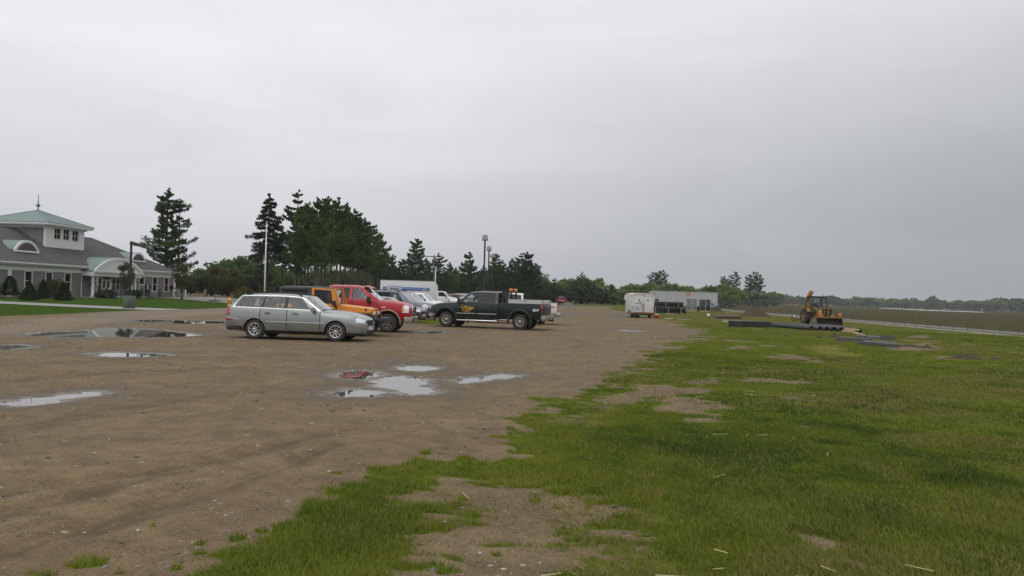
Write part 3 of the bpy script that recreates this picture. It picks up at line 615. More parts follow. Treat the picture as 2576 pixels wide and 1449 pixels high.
# --- the grove: a double row of pines running away behind the pickup
gv_ = [conifer(31+i, 15, .37, lambda u, k=i: (3.0*(1-u)**.42*(.82+.25*math.sin(u*11+k*1.7))+.2), 58, 165, .33, up=.2, irr=.6, rt=.19, flat=.09, tiers=13, m=GROV, bark=BARKP) for i in range(3)]
GRP = 'pines of the tall grove'; GL = 'tall soft green pine with bare pale trunk in the dense grove behind the red pickup'
gp = [(765, 512, 106), (790, 496, 110), (818, 494, 114), (845, 497, 120), (868, 510, 126), (886, 525, 133), (900, 540, 140), (913, 548, 147), (924, 556, 154), (936, 568, 162), (948, 585, 170), (955, 604, 180),
      (742, 560, 112), (775, 508, 122), (806, 500, 128), (832, 505, 134), (856, 520, 141), (878, 534, 148), (897, 552, 156), (915, 566, 165), (930, 575, 175), (752, 575, 104), (795, 540, 103)]
for i, (px, yt, Y) in enumerate(gp):
    H = hgt_at(px, yt, Y); s = H/15.0; mk('pine_tree', GL, 'tree', gv_[i % 3], GRP, loc=spot(px, Y), rz=rs.uniform(0, 6), sc=(s*rs.uniform(.9, 1.1), s*rs.uniform(.9, 1.1), s))
one('pine_tree', 'thin trunked pine with long bare bole just right of the flagpole', 'tree', conifer(40, 13, .55, lambda u: 2.2*(1-u)**.5+.3, 30, 90, .4, rt=.24), 13, 712, 580, 118)
# --- mid distance pines
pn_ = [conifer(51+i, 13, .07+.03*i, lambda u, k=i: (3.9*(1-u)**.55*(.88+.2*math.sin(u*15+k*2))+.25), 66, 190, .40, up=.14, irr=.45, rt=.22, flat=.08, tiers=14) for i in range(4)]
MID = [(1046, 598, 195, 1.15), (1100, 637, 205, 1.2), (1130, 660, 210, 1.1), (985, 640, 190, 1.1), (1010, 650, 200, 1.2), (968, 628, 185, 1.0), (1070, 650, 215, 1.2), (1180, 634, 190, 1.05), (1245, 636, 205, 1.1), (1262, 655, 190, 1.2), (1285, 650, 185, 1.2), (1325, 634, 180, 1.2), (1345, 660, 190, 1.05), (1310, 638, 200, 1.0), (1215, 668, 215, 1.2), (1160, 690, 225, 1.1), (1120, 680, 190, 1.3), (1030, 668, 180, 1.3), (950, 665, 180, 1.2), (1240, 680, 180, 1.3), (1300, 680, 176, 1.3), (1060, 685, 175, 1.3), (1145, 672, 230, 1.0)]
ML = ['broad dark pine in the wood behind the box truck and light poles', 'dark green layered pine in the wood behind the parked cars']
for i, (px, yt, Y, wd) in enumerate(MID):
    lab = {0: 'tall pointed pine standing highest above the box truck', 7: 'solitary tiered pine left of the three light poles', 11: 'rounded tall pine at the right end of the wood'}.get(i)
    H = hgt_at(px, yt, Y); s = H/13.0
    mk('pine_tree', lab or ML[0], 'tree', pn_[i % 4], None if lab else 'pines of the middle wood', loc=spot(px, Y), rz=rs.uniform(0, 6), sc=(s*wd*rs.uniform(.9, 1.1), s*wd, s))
FILL = 1
# --- pines and leafy trees behind the lawn, left
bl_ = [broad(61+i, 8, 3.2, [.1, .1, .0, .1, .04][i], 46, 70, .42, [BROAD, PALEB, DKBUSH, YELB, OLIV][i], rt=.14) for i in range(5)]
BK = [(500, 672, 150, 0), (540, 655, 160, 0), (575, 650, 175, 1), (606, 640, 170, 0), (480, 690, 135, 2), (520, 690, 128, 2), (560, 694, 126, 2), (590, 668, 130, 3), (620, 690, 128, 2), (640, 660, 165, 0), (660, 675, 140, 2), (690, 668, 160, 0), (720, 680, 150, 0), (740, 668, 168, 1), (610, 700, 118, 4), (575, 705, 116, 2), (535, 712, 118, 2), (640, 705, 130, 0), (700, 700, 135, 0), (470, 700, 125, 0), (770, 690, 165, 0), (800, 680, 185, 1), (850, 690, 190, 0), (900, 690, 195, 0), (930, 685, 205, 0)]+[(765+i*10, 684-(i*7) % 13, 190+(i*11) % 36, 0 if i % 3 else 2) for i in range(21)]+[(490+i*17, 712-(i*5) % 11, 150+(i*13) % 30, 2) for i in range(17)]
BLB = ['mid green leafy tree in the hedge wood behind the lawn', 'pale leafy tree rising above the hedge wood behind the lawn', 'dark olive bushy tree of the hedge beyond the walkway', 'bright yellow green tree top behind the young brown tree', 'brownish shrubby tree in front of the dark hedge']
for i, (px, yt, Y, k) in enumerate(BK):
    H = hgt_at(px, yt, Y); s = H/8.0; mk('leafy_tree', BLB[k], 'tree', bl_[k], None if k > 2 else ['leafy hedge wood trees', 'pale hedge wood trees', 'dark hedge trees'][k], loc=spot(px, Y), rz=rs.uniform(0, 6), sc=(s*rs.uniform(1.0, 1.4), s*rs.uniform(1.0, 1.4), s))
for i in range(26):
    px = 962+i*16; Y = 214+(i*17) % 30; H = hgt_at(px, 676+(i*13) % 22-(6 if 1220 < px < 1350 else 0), Y); s = H/8.0; mk('leafy_tree', 'mid green leafy tree filling the wood under the taller middle pines', 'tree', bl_[0], 'leafy trees under the middle pines', loc=spot(px, Y), rz=rs.uniform(0, 6), sc=(s*1.15, s*1.15, s))
for i, (px, yt, Y) in enumerate([(600, 643, 172), (632, 640, 180), (655, 652, 160), (690, 640, 175), (715, 650, 170), (560, 662, 165)]):
    H = hgt_at(px, yt, Y); s = H/13.0; mk('pine_tree', 'ragged pine top over the hedge wood left of the grove', 'tree', pn_[i % 4], 'pines over the hedge wood', loc=spot(px, Y), rz=rs.uniform(0, 6), sc=(s*1.25, s*1.25, s))
# --- three young street trees on the lawn
yt_ = [broad(71, 4.6, 1.45, .26, 40, 60, .17, OLIV, rt=.06, stems=1), broad(72, 5.0, 1.6, .22, 44, 60, .17, OLIV, rt=.06), broad(73, 4.9, 1.9, .24, 46, 60, .18, foliage('copper_tinged_leaf', (.045, .042, .016), (.105, .098, .034), .3), rt=.05)]
def young(px, yb, ytop, me, H0, label, wid=1.0):
    X, Y = G(px, yb, .15); H = D(px, ytop, Y)[2]-float(zg(X, Y)); s = H/H0
    return mk('young_tree', label, 'tree', me, None, loc=(X, Y, float(zg(X, Y))), rz=rs.uniform(0, 6), sc=(s*wid, s*wid, s))
X = D(314, 740, 82.0)[0]; s = (D(314, 655, 82.0)[2]-.22)/4.6; mk('young_tree', 'small olive leaved tree in front of the porch beside the lamp post', 'tree', yt_[0], None, loc=(X, 82.0, .22), rz=1, sc=(s*.8, s*.8, s))
young(456, 756, 657, yt_[1], 5.0, 'young leafy tree at the far corner of the shingled building', .85)
YT3 = young(541, 757, 666, yt_[2], 4.9, 'young copper tinged tree in a ring of mulch near the hydrant', .9)
mb = MB(); mb.lathe([(0, .16), (.35, .14), (.75, .06), (.95, -.02)], 18); o = mb.build('mulch_ring', mat('dark_mulch', (.035, .025, .018)), loc=YT3.location); tag(o, 'dark ring of mulch round the young copper tinged tree', 'mulch')
# --- clipped evergreens at the building
cb = [cone_bush(81, 2.6, 1.35, 6500, .13, YEW, 1.05), cone_bush(82, 2.7, 1.25, 6500, .13, YEW, .9)]
ub = cone_bush(83, 2.6, 1.0, 5600, .13, YEW, .5, .14)
for px, yb, yt, me, wid, lab in [(24, 749, 694, ub, 1.0, 'upright rounded evergreen at the left edge of the picture, nearest the corner board'), (73, 758.5, 706, cb[0], 1.0, 'broad cone shaped evergreen, left one of the close pair on the lawn'), (108, 754.5, 704, cb[1], .92, 'narrow cone shaped evergreen, right one of the close pair on the lawn'), (159, 758.5, 709, cb[0], 1.02, 'wide cone shaped evergreen nearest the porch on the front lawn')]:
    X, Y = G(px, yb, .12)
    if X < -41.8: Y = -41.8/D(px, 740, 1.0)[0]; X = -41.8
    s = (D(px, yt, Y)[2]-float(zg(X, Y)))/2.6
    mk('evergreen_shrub', lab, 'shrub', me, None, ('stem', 'foliage'), (X, Y, float(zg(X, Y))), rs.uniform(0, 6), (s*wid, s*wid, s))
lb = broad(91, 1.6, 1.4, .02, 30, 60, .13, OLIV, rt=.03, stems=3); lb2 = broad(92, .7, 1.2, .0, 30, 60, .11, YEW, rt=.02, stems=3)
for px, yb, H, me, wid, lab in [(120, 752, 2.0, lb, 1.0, 'loose olive flowering bush between two cone evergreens under the windows'), (139, 752, 2.2, lb, .9, 'tall loose olive bush left of the wide cone evergreen')]:
    Y = -42.2/D(px, 740, 1.0)[0]; mk('flowering_bush', lab, 'bush', me, None, ('stem', 'foliage'), (-42.2, Y, .2), rs.uniform(0, 6), (H/1.6*wid*.62, H/1.6*wid*.62, H/1.6*.85))
for x, y, wid, lab in [(-40.4, 80.3, .9, 'low dark green shrub bed left of the porch doors'), (-40.7, 86.6, .75, 'low dark green shrub between lamp post and porch columns')]:
    mk('low_shrub', lab, 'shrub', lb2, None, ('stem', 'foliage'), (x, y, .22), 1, (1.3*wid, 1.6*wid, 1.15))
fb = broad(93, 1.7, 1.5, .02, 34, 70, .16, foliage('reddish_bush_leaf', (.06, .05, .02), (.15, .10, .045), .3), rt=.03, stems=3); fg = broad(94, 1.3, 1.1, .0, 30, 70, .15, BROAD, rt=.03, stems=3)
X, Y = G(607, 757, .1); mk('flowering_bush', 'reddish brown bush behind the yellow hydrant', 'bush', fb, None, ('stem', 'foliage'), (X-.5, Y+2, .1), 0, 1.0)
mk('green_bush', 'bright green low bush right of the yellow hydrant', 'bush', fg, None, ('stem', 'foliage'), (X+.4, Y-1, .1), 0, .85)
# --- far tree line: broad low trees in the damp air, copies small in the picture
def flat_tree(seed, m, H, R): 
    rng = np.random.default_rng(seed); Vs, Ts = [], []
    for c in range(34):
        d = rng.normal(0, 1, 3); d /= np.linalg.norm(d); q = rng.uniform(.3, 1)**.6; ctr = np.array([d[0]*R*q*.8, d[1]*R*q*.8, H*.5+d[2]*H*.42*q]); rad = R*rng.uniform(.22, .38)
        n = 46; p = rng.normal(0, 1, (n, 3)); p /= np.linalg.norm(p, axis=1)[:, None]; p *= (rng.uniform(.2, 1, n)**.5)[:, None]; P = ctr+p*np.array([rad, rad, rad*.7]); P[:, 2] = np.maximum(P[:, 2], 0)
        Vs.append(cards(rng, P, p, .85, .8, 1.2)); Ts.append(np.clip(rng.uniform(.1, .7)+.25*p[:, 2]+rng.normal(0, .1, n), 0, 1))
    mb = MB(); mb.tube([(0, 0, 0), (0, 0, H*.6)], [.22, .1], 6)
    return mb.mesh('trunk', BARK), crown_mesh('crown', np.vstack(Vs), np.concatenate(Ts), m)
ft = [flat_tree(101, FARB, 9, 4.2), flat_tree(102, FARP, 9, 4.6), flat_tree(103, FARB, 8, 5.2), flat_tree(104, FARP, 8, 4.4), flat_tree(105, FARD, 8.5, 4.4)]
FLB = ['mid green leafy tree in the far tree line', 'pale spring green tree in the far tree line', 'mid green leafy tree in the far tree line', 'pale spring green tree in the far tree line', 'dark green tree in the far tree line']
FGR = ['mid green trees of the far line', 'pale green trees of the far line', 'mid green trees of the far line', 'pale green trees of the far line', 'dark trees of the far line']
def far_tree(px, yt, Y, k, wd=1.0, lab=None):
    H = D(px, yt, Y)[2]; s = H/[9, 9, 8, 8, 8.5][k]
    mk('leafy_tree', lab or FLB[k], 'tree', ft[k], None if lab else FGR[k], loc=spot(px, Y), rz=rs.uniform(0, 6), sc=(s*wd, s*wd, s))
# line between the lot and the semi trailer
xs = 1355
TOP = [(1355, 715), (1385, 700), (1410, 698), (1440, 706), (1462, 690), (1480, 698), (1500, 704), (1530, 712), (1560, 714), (1590, 714), (1610, 705), (1640, 712), (1690, 708), (1720, 714), (1760, 716), (1800, 714), (1850, 722), (1900, 728), (1950, 730), (2000, 740), (2050, 742), (2090, 740), (2130, 740), (2180, 744), (2230, 748), (2280, 748), (2330, 750), (2380, 752), (2420, 754), (2480, 748), (2520, 748), (2576, 744), (2640, 744)]
tx = [p[0] for p in TOP]; ty = [p[1] for p in TOP]
while xs < 1860:
    Y = rs.uniform(225, 262); far_tree(xs, np.interp(xs, tx, ty)+rs.uniform(-3, 12), Y, rs.choice([0, 1, 2, 3, 4, 0]), 1.15); xs += rs.uniform(9, 17)
xs = 1365
while xs < 1560:
    Y = rs.uniform(214, 226); far_tree(xs, np.interp(xs, tx, ty)+rs.uniform(12, 26), Y, rs.choice([4, 4, 0]), 1.2); xs += rs.uniform(14, 22)
for px, yt, Y, wd in [(1463, 684, 235, 1.15), (1395, 700, 230, 1.1), (1512, 712, 226, 1.3), (1538, 716, 222, 1.3), (1478, 706, 224, 1.3)]:
    H = D(px, yt, Y)[2]; s = H/13.0; mk('pine_tree', 'dark pine in the far tree line behind the maroon van', 'tree', pn_[rs.randrange(4)], 'pines of the far line', loc=spot(px, Y), rz=rs.uniform(0, 6), sc=(s*wd, s*wd, s))
xs = 1800
while xs < 2660:
    Y = rs.uniform(405, 440) if xs < 1950 else rs.uniform(880, 960); k = rs.choice([0, 1, 2, 3, 4, 0, 2] if xs < 1950 else [0, 0, 4, 2, 0, 3, 4]); far_tree(xs, np.interp(xs, tx, ty)+rs.uniform(0, 9), Y, k, rs.uniform(1.3, 1.9)); xs += rs.uniform(7, 15)
far_tree(2344, 741, 870, 0, 1.1, 'round crowned tree standing clear above the far right tree line'); far_tree(2300, 748, 870, 1, 1.0); far_tree(1500, 697, 268, 1, .8, 'thin pale tree with sparse crown in the far tree line')
# umbrella-topped pines on tall bare trunks
ump = [conifer(111+i, 15, .48, lambda u: (2.6*(1-u)**.35+.4), 26, 60, .65, up=.05, irr=.45, rt=.24, flat=.10) for i in range(2)]
for i, (px, yt, Y, g) in enumerate([(1640, 684, 300, 0), (1654, 682, 306, 0), (1667, 679, 300, 0), (1818, 694, 330, 1), (1848, 683, 330, 1), (1884, 690, 325, 2), (1897, 683, 330, 2), (1909, 690, 328, 2), (1830, 700, 336, 1)]):
    H = D(px, yt, Y)[2]; s = H/15; mk('pine_tree', ['tall bare trunked pine of the close clump above the white cargo trailer', 'tall pine of the loose pair above the long grey trailer', 'tall thin pine of the clump right of the long grey trailer'][g], 'tree', ump[i % 2], ['pine clump over the cargo trailer', 'pine pair over the long trailer', 'pine clump right of the long trailer'][g], loc=spot(px, Y), rz=rs.uniform(0, 6), sc=(s*1.1, s*1.1, s))
# ================================================================ VEHICLES  (local axes: +x forward, y left, z up)
GL_L = glass('clear_car_glass', (.74, .80, .78), .6); GL_D = glass('dark_privacy_glass', (.075, .085, .085), .28); GL_W = glass('windscreen_glass', (.55, .62, .62), .8)
WELL = mat('wheel_well', (.012, .012, .012), .9); SEAM = mat('panel_gap', (.012, .012, .013), .7)
NR = 12
def ring(st):
    xb, xr, zs, zb, zr, wm, wb, wr, cr = st; h = zb-zs
    p = [(xb, 0, zs), (xb, wm-.09, zs), (xb, wm-.015, zs+.14*h), (xb, wm, zs+.5*h), (xb, wm-.006, zs+.8*h), (xb, wb, zb)]
    for f in (.08, .9): p.append((xb+(xr-xb)*f, wb+(wr-wb)*f, zb+(zr-zb)*f))
    p += [(xr, wr, zr), (xr, wr*.84, zr+cr*.62), (xr, wr*.42, zr+cr*.94), (xr, 0, zr+cr)]
    return [Vector(q) for q in p]
class Car:
    def __init__(s, name, label, stations, wheels, R, cells, mats, body, loc, head, group=None, scale=(1, 1, 1), inx=(), well=.07, rim=None, tw=.22, cat='car'):
        s.scale = scale; sx, sy, sz = scale
        s.st = [(a[0]*sx, a[1]*sx, a[2]*sz, a[3]*sz, a[4]*sz, a[5]*sy, a[6]*sy, a[7]*sy, a[8]*sz) for a in stations]
        s.rings = [ring(a) for a in s.st]; s.mats = dict(mats); s.mats.setdefault('body', body); s.mats['well'] = WELL
        s.root = thing(name, label, cat, (loc[0], loc[1], loc[2] if len(loc) > 2 else 0), head, group); s.body = body; s.parts = {}
        slots = ['body', 'well']
        def sid(n):
            if n not in slots: slots.append(n)
            return slots.index(n)
        V = []; Fc = []; Mi = []; N = 2*NR-2
        for r in s.rings: V += [tuple(p) for p in r]+[(p.x, -p.y, p.z) for p in r[NR-2:0:-1]]
        for i in range(len(s.rings)-1):
            for k in range(N):
                r = k if k < NR-1 else N-1-k; side = 'L' if k < NR-1 else 'R'; slot = 'body'
                for (i0, i1, r0, r1, nm_, per) in cells:
                    if i0 <= i < i1 and r0 <= r < r1: slot = nm_+('|'+side if per else '')
                k2 = (k+1) % N; Fc.append((i*N+k, i*N+k2, (i+1)*N+k2, (i+1)*N+k)); Mi.append(sid(slot))
        capn = [n for n in cells if n[5] == 'cap']
        Fc.append(tuple(range(N))[::-1]); Mi.append(0); Fc.append(tuple((len(s.rings)-1)*N+k for k in range(N))); Mi.append(0)
        me = bpy.data.meshes.new('shell'); me.from_pydata(V, [], Fc)
        for _ in slots: me.materials.append(WELL)
        me.polygons.foreach_set('material_index', Mi)
        bm = bmesh.new(); bm.from_mesh(me); bmesh.ops.recalc_face_normals(bm, faces=bm.faces); bm.to_mesh(me); bm.free()
        so = bpy.data.objects.new('shell', me); C.objects.link(so)
        mb = MB()
        for wx in wheels:
            for sd in (-1, 1):
                wm = s.halfw(wx)
                prof = [(0, wm-.30), (R+well, wm-.30), (R+well, wm+.15), (0, wm+.15)]
                q = MB(); q.lathe([(0.001, (wm-.30)), (R+well, wm-.30), (R+well, wm+.15), (.001, wm+.15)], 30, 0, (wx, 0, R*.98), 'Y')
                vs = [(a, b*sd, c) for a, b, c in q.v]; mb.add(vs, q.f if sd > 0 else [f[::-1] for f in q.f], 1)
        cm = mb.mesh('cutter', [WELL]*len(slots), weld=True); cm.polygons.foreach_set('material_index', [1]*len(cm.polygons)); cm.update()
        cu = bpy.data.objects.new('cutter', cm); C.objects.link(cu)
        md = so.modifiers.new('b', 'BOOLEAN'); md.operation = 'DIFFERENCE'; md.object = cu; md.solver = 'EXACT'; md.material_mode = 'INDEX'; md.use_self = True
        re = eval_mods(so); bpy.data.objects.remove(so); bpy.data.objects.remove(cu)
        # split by slot into parts
        vc = [v.co.copy() for v in re.vertices]; by = {}
        for p in re.polygons: by.setdefault(p.material_index, []).append(list(p.vertices))
        for mi_, fs in by.items():
            n = slots[min(mi_, len(slots)-1)]; bn = n.split('|')[0]; mp = {}; vs = []; ff = []
            for f in fs:
                for v in f:
                    if v not in mp: mp[v] = len(vs); vs.append(vc[v])
                ff.append([mp[v] for v in f])
            pm = bpy.data.meshes.new(bn); pm.from_pydata(vs, [], ff); pm.materials.append(s.mats.get(bn, body))
            pm.polygons.foreach_set('use_smooth', [True]*len(ff)); pm.update(); pm.set_sharp_from_angle(angle=.6)
            s.parts[n] = link({'well': 'wheel_well'}.get(bn, bn.rstrip('_123')), pm, s.root)
        # wheels
        if rim: s.wheels(wheels, R, tw, rim)
        # seats
        if inx:
            mb = MB(); 
            for (x, kind) in inx:
                zb = s.st[8][3]
                if kind == 's':
                    for y in (-.36, .36):
                        mb.box((x, y, zb-.18), (.5, .5, .16)); mb.M = Matrix.Translation((x-.26, y, zb+.02)) @ Matrix.Rotation(-.22, 4, 'Y'); mb.box((0, 0, 0), (.13, .48, .5)); mb.box((-.01, 0, .36), (.1, .26, .17)); mb.M = None
                elif kind == 'b':
                    mb.M = Matrix.Translation((x-.26, 0, zb+.0)) @ Matrix.Rotation(-.22, 4, 'Y'); mb.box((0, 0, 0), (.14, 1.2, .46)); mb.box((0, -.36, .32), (.1, .26, .14)); mb.box((0, .36, .32), (.1, .26, .14)); mb.M = None
                elif kind == 'd':
                    mb.box((x, 0, zb-.04), (.4, 1.3, .14)); q = [(x-.3+.05*math.cos(a)*.3, .36+.17*math.cos(a), zb+.03+.17*math.sin(a)) for a in np.linspace(0, 2*PI, 17)]; mb.tube(q, .013, 5, cap=False)
            mb.build('seats', DARKIN, s.root, bevel=.03)
    def at(s, x):
        i = 0
        while i < len(s.st)-2 and s.st[i+1][0] < x: i += 1
        a, b = s.st[i][0], s.st[i+1][0]; return i+min(max((x-a)/(b-a+1e-9), 0), 1)
    def halfw(s, x):
        t = s.at(x); i = int(min(t, len(s.st)-2)); f = t-i; return s.st[i][5]*(1-f)+s.st[i+1][5]*f
    def P(s, si, r, sd=1):
        i = int(min(max(si, 0), len(s.rings)-1.0001)); f = si-i; k = int(min(max(r, 0), NR-1.0001)); g = r-k
        a = s.rings[i][k].lerp(s.rings[i][k+1], g); b = s.rings[i+1][k].lerp(s.rings[i+1][k+1], g); q = a.lerp(b, f); return Vector((q.x, q.y*sd, q.z))
    def rz(s, x, z):
        """row index on the side at x whose height is z"""
        t = s.at(x); r = 1.0
        while r < 8 and s.P(t, r).z < z: r += .02
        return r
    def nrm(s, si, r, sd):
        e = .02; u = s.P(si+e, r, sd)-s.P(si-e, r, sd); v = s.P(si, r+e, sd)-s.P(si, r-e, sd); n = u.cross(v)
        n = n.normalized() if n.length > 1e-12 else Vector((0, sd, 0)); 
        if n.y*sd < -1e-6 or (abs(n.y) < 1e-6 and n.z < 0): n = -n
        return n
    def patch(s, quad, sd, off=.008, nu=6, nv=3, mb=None, mi=0):
        """quad: four (station, row) corners ; raised plate lying on the body surface"""
        mb = mb or MB(); top, bot = [], []
        for i in range(nu+1):
            for j in range(nv+1):
                u, v = i/nu, j/nv; a = [quad[0][k]*(1-u)+quad[1][k]*u for k in (0, 1)]; b = [quad[3][k]*(1-u)+quad[2][k]*u for k in (0, 1)]
                q = [a[k]*(1-v)+b[k]*v for k in (0, 1)]; p = s.P(q[0], q[1], sd); n = s.nrm(q[0], q[1], sd); top.append(p+n*off); bot.append(p-n*.012)
        W = nv+1; n = len(top); fs = [(i*W+j, (i+1)*W+j, (i+1)*W+j+1, i*W+j+1) for i in range(nu) for j in range(nv)]
        edge = [(i, 0) for i in range(nu+1)]+[(nu, j) for j in range(1, nv+1)]+[(i, nv) for i in range(nu-1, -1, -1)]+[(0, j) for j in range(nv-1, 0, -1)]
        ids = [i*W+j for i, j in edge]
        fs += [(ids[k], ids[(k+1) % len(ids)], n+ids[(k+1) % len(ids)], n+ids[k]) for k in range(len(ids))]
        mb.add(top+bot, fs, mi); return mb
    def xq(s, x0, x1, z0, z1, x0t=None, x1t=None):
        x0t = x0 if x0t is None else x0t; x1t = x1 if x1t is None else x1t
        return [(s.at(x), s.rz(x, z)) for x, z in ((x0, z0), (x1, z0), (x1t, z1), (x0t, z1))]
    def plate(s, name, m, x0, x1, z0, z1, sides=(-1, 1), off=.008, nu=8, nv=3, parent=None, x0t=None, x1t=None):
        for sd in sides: s.patch(s.xq(x0, x1, z0, z1, x0t, x1t), sd, off, nu, nv).build(name, m, parent(sd) if parent else s.root)
    def seams(s, lines, parent='body'):
        """door gaps: list of (station, row0, row1) and (x0,x1,z) joined to the body as thin dark strips"""
        for sd in (-1, 1):
            mb = MB()
            for (st, r0, r1) in lines: s.patch([(st-.02, r0), (st+.02, r0), (st+.02, r1), (st-.02, r1)] if False else s._thin(st, r0, r1), sd, .003, 1, 12, mb)
            mb.build('door_gap', SEAM, s.root)
    def _thin(s, st, r0, r1):
        i = int(min(st, len(s.st)-2)); d = min(.022/max(abs(s.st[i+1][0]-s.st[i][0]), .03), .5)
        return [(st, r0), (st+d, r0), (st+d, r1), (st, r1)]
    def handles(s, xs, z, m, L=.2):
        for x in xs:
            for sd in (-1, 1):
                p = s.P(s.at(x), s.rz(x, z), sd); mb = MB(); mb.box((p.x, p.y+sd*.022, z), (L, .035, .032)); mb.box((p.x, p.y+sd*.002, z-.004), (L*.8, .012, .075), 1)
                d = None
                for n, o in s.parts.items():
                    if 'door' in n and n.endswith('L' if sd > 0 else 'R'):
                        xsn = [v.co.x for v in o.data.vertices]
                        if min(xsn) < x < max(xsn): d = o
                mb.build('handle', [m, SEAM], d or s.root, bevel=.008)
    def mirror(s, x, z, m, w=.2, h=.15, out=.16, dx=0.0):
        for sd in (-1, 1):
            p = s.P(s.at(x), min(s.rz(x, z), 5.0), sd); mb = MB(); mb.box((x+dx, p.y+sd*out, z+.02), (.12, w, h)); mb.bar((x, p.y-sd*.02, z-.03), (x+dx, p.y+sd*(out-.03), z-.02), .05, .05); mb.box((x+dx-.063, p.y+sd*out, z+.02), (.008, w*.82, h*.75), 1)
            mb.build('mirror', [m, CHROME], s.root, bevel=.022)
    def wheels(s, xs, R, W, rim):
        tyre, rimm = rim
        for x in xs:
            y = s.halfw(x)-W/2-.02
            for sd in (-1, 1):
                w_ = link('wheel', tyre, s.root, (x, sd*y, R)); w_.rotation_euler = (0, rs.uniform(0, 1), 0 if sd > 0 else PI)
                link('rim', rimm, w_)
    def arch(s, xs, R, m, rad=.02, wide=.0, a0=-.15, a1=PI+.15, name='wheel_arch', flat=1.0):
        for x in xs:
            for sd in (-1, 1):
                mb = MB(); pts = []
                for a in np.linspace(a0, a1, 19):
                    px, pz = x+R*math.cos(a), s.R+R*math.sin(a)*flat; y = s.P(s.at(px), s.rz(px, max(pz, .2)), sd).y if wide == 0 else sd*s.halfw(x)
                    pts.append(Vector((px, y+sd*(wide*.5+.004), pz)))
                if wide == 0: mb.tube(pts, rad, 6)
                else:
                    vs = []
                    for i, p in enumerate(pts):
                        c = Vector((x, p.y, s.R)); d = (p-c).normalized()
                        for (o, yy) in ((0, -1), (0, 1), (rad, 1), (rad*1.3, -1)): q = p+d*o; vs.append((q.x, q.y+sd*yy*(wide*.5+.01), q.z))
                    fs = [(i*4+k, i*4+(k+1) % 4, i*4+4+(k+1) % 4, i*4+4+k) for i in range(len(pts)-1) for k in range(4)]+[(0, 1, 2, 3), tuple(len(vs)-4+k for k in (3, 2, 1, 0))]
                    mb.add(vs, fs, 0, True)
                mb.build(name, m, s.root)
def tyre_mesh(R, W, r):
    mb = MB(); h = W/2
    mb.lathe([(r-.01, -h*.8), (r+.012, -h*.92), (R*.9, -h), (R*.97, -h*.86), (R, -h*.6), (R, h*.6), (R*.97, h*.86), (R*.9, h), (r+.012, h*.92), (r-.01, h*.8)], 36, 0, (0, 0, 0), 'Y')
    for k in range(36):
        a = 2*PI*k/36
        for sd in (-.5, .5): mb.M = Matrix.Rotation(a+(.04 if sd > 0 else 0), 4, 'Y'); mb.box((0, sd*h*.85, R+.001), (R*.085, h*.75, .012)); mb.M = None
    return mb.mesh('tyre', RUBBER)
def rim_mesh(r, W, n, m, bw=.05, bh=.035, hub=.07, dish=.6, dark=True, pair=0.0, m2=None):
    mb = MB(); h = W/2
    mb.lathe([(r, -h*.8), (r*.97, h*.2), (r*.96, h*.7), (r+.008, h*.9), (r+.002, h*.96), (r-.025, h*.9), (r-.03, h*.3)], 32, 0, (0, 0, 0), 'Y')
    mb.lathe([(.001, -h*.1), (r*.96, -h*.1)], 24, 1, (0, 0, 0), 'Y')
    mb.lathe([(.001, h*dish+.03), (hub*.5, h*dish+.03), (hub, h*dish), (hub, 0)], 16, 0, (0, 0, 0), 'Y')
    for k in range(n):
        for o in ((-pair, pair) if pair else (0,)):
            a = 2*PI*k/n+o; d = Vector((math.cos(a), 0, math.sin(a))); mb.bar(d*hub*.5+Vector((0, h*dish, 0)), d*(r*.98)+Vector((0, h*.72, 0)), bw, bh, 2 if m2 else 0, (0, 1, 0))
    return mb.mesh('rim', [m, WELL, m2 or m])
def steel_rim(r, W, m, n=8):
    mb = MB(); h = W/2
    mb.lathe([(r, -h*.8), (r*.97, h*.6), (r+.006, h*.92), (r-.02, h*.86), (r*.8, h*.15), (r*.72, h*.1), (r*.42, h*.35), (r*.36, h*.95), (r*.2, h*1.05), (.001, h*1.05)], 32, 0, (0, 0, 0), 'Y')
    for k in range(n):
        a = 2*PI*k/n; mb.lathe([(.001, h*.32), (.035, h*.32), (.035, 0)], 10, 1, (r*.62*math.cos(a), 0, r*.62*math.sin(a)), 'Y')
    return mb.mesh('rim', [m, WELL])
ALLOY = mat('alloy_wheel', (.55, .55, .56), .3, .9); DALLOY = mat('dark_alloy', (.16, .15, .145), .4, .7); DIRTY = mat('dirty_wheel', (.42, .40, .36), .5, .5, var=.3)
rimW = (tyre_mesh(.317, .2, .205), rim_mesh(.205, .2, 8, ALLOY, .036, .03, .06)); rimS = (tyre_mesh(.33, .21, .22), rim_mesh(.22, .21, 7, ALLOY, .045, .03, .06))
rimF = (tyre_mesh(.39, .27, .235), rim_mesh(.235, .27, 6, DALLOY, .05, .04, .08, .5, pair=.16)); rimT = (tyre_mesh(.385, .26, .215), steel_rim(.215, .26, DIRTY)); rimJ = (tyre_mesh(.40, .27, .215), rim_mesh(.215, .27, 5, DALLOY, .09, .04, .08))
rimU = (tyre_mesh(.37, .24, .225), rim_mesh(.225, .24, 6, ALLOY, .06, .035, .07))
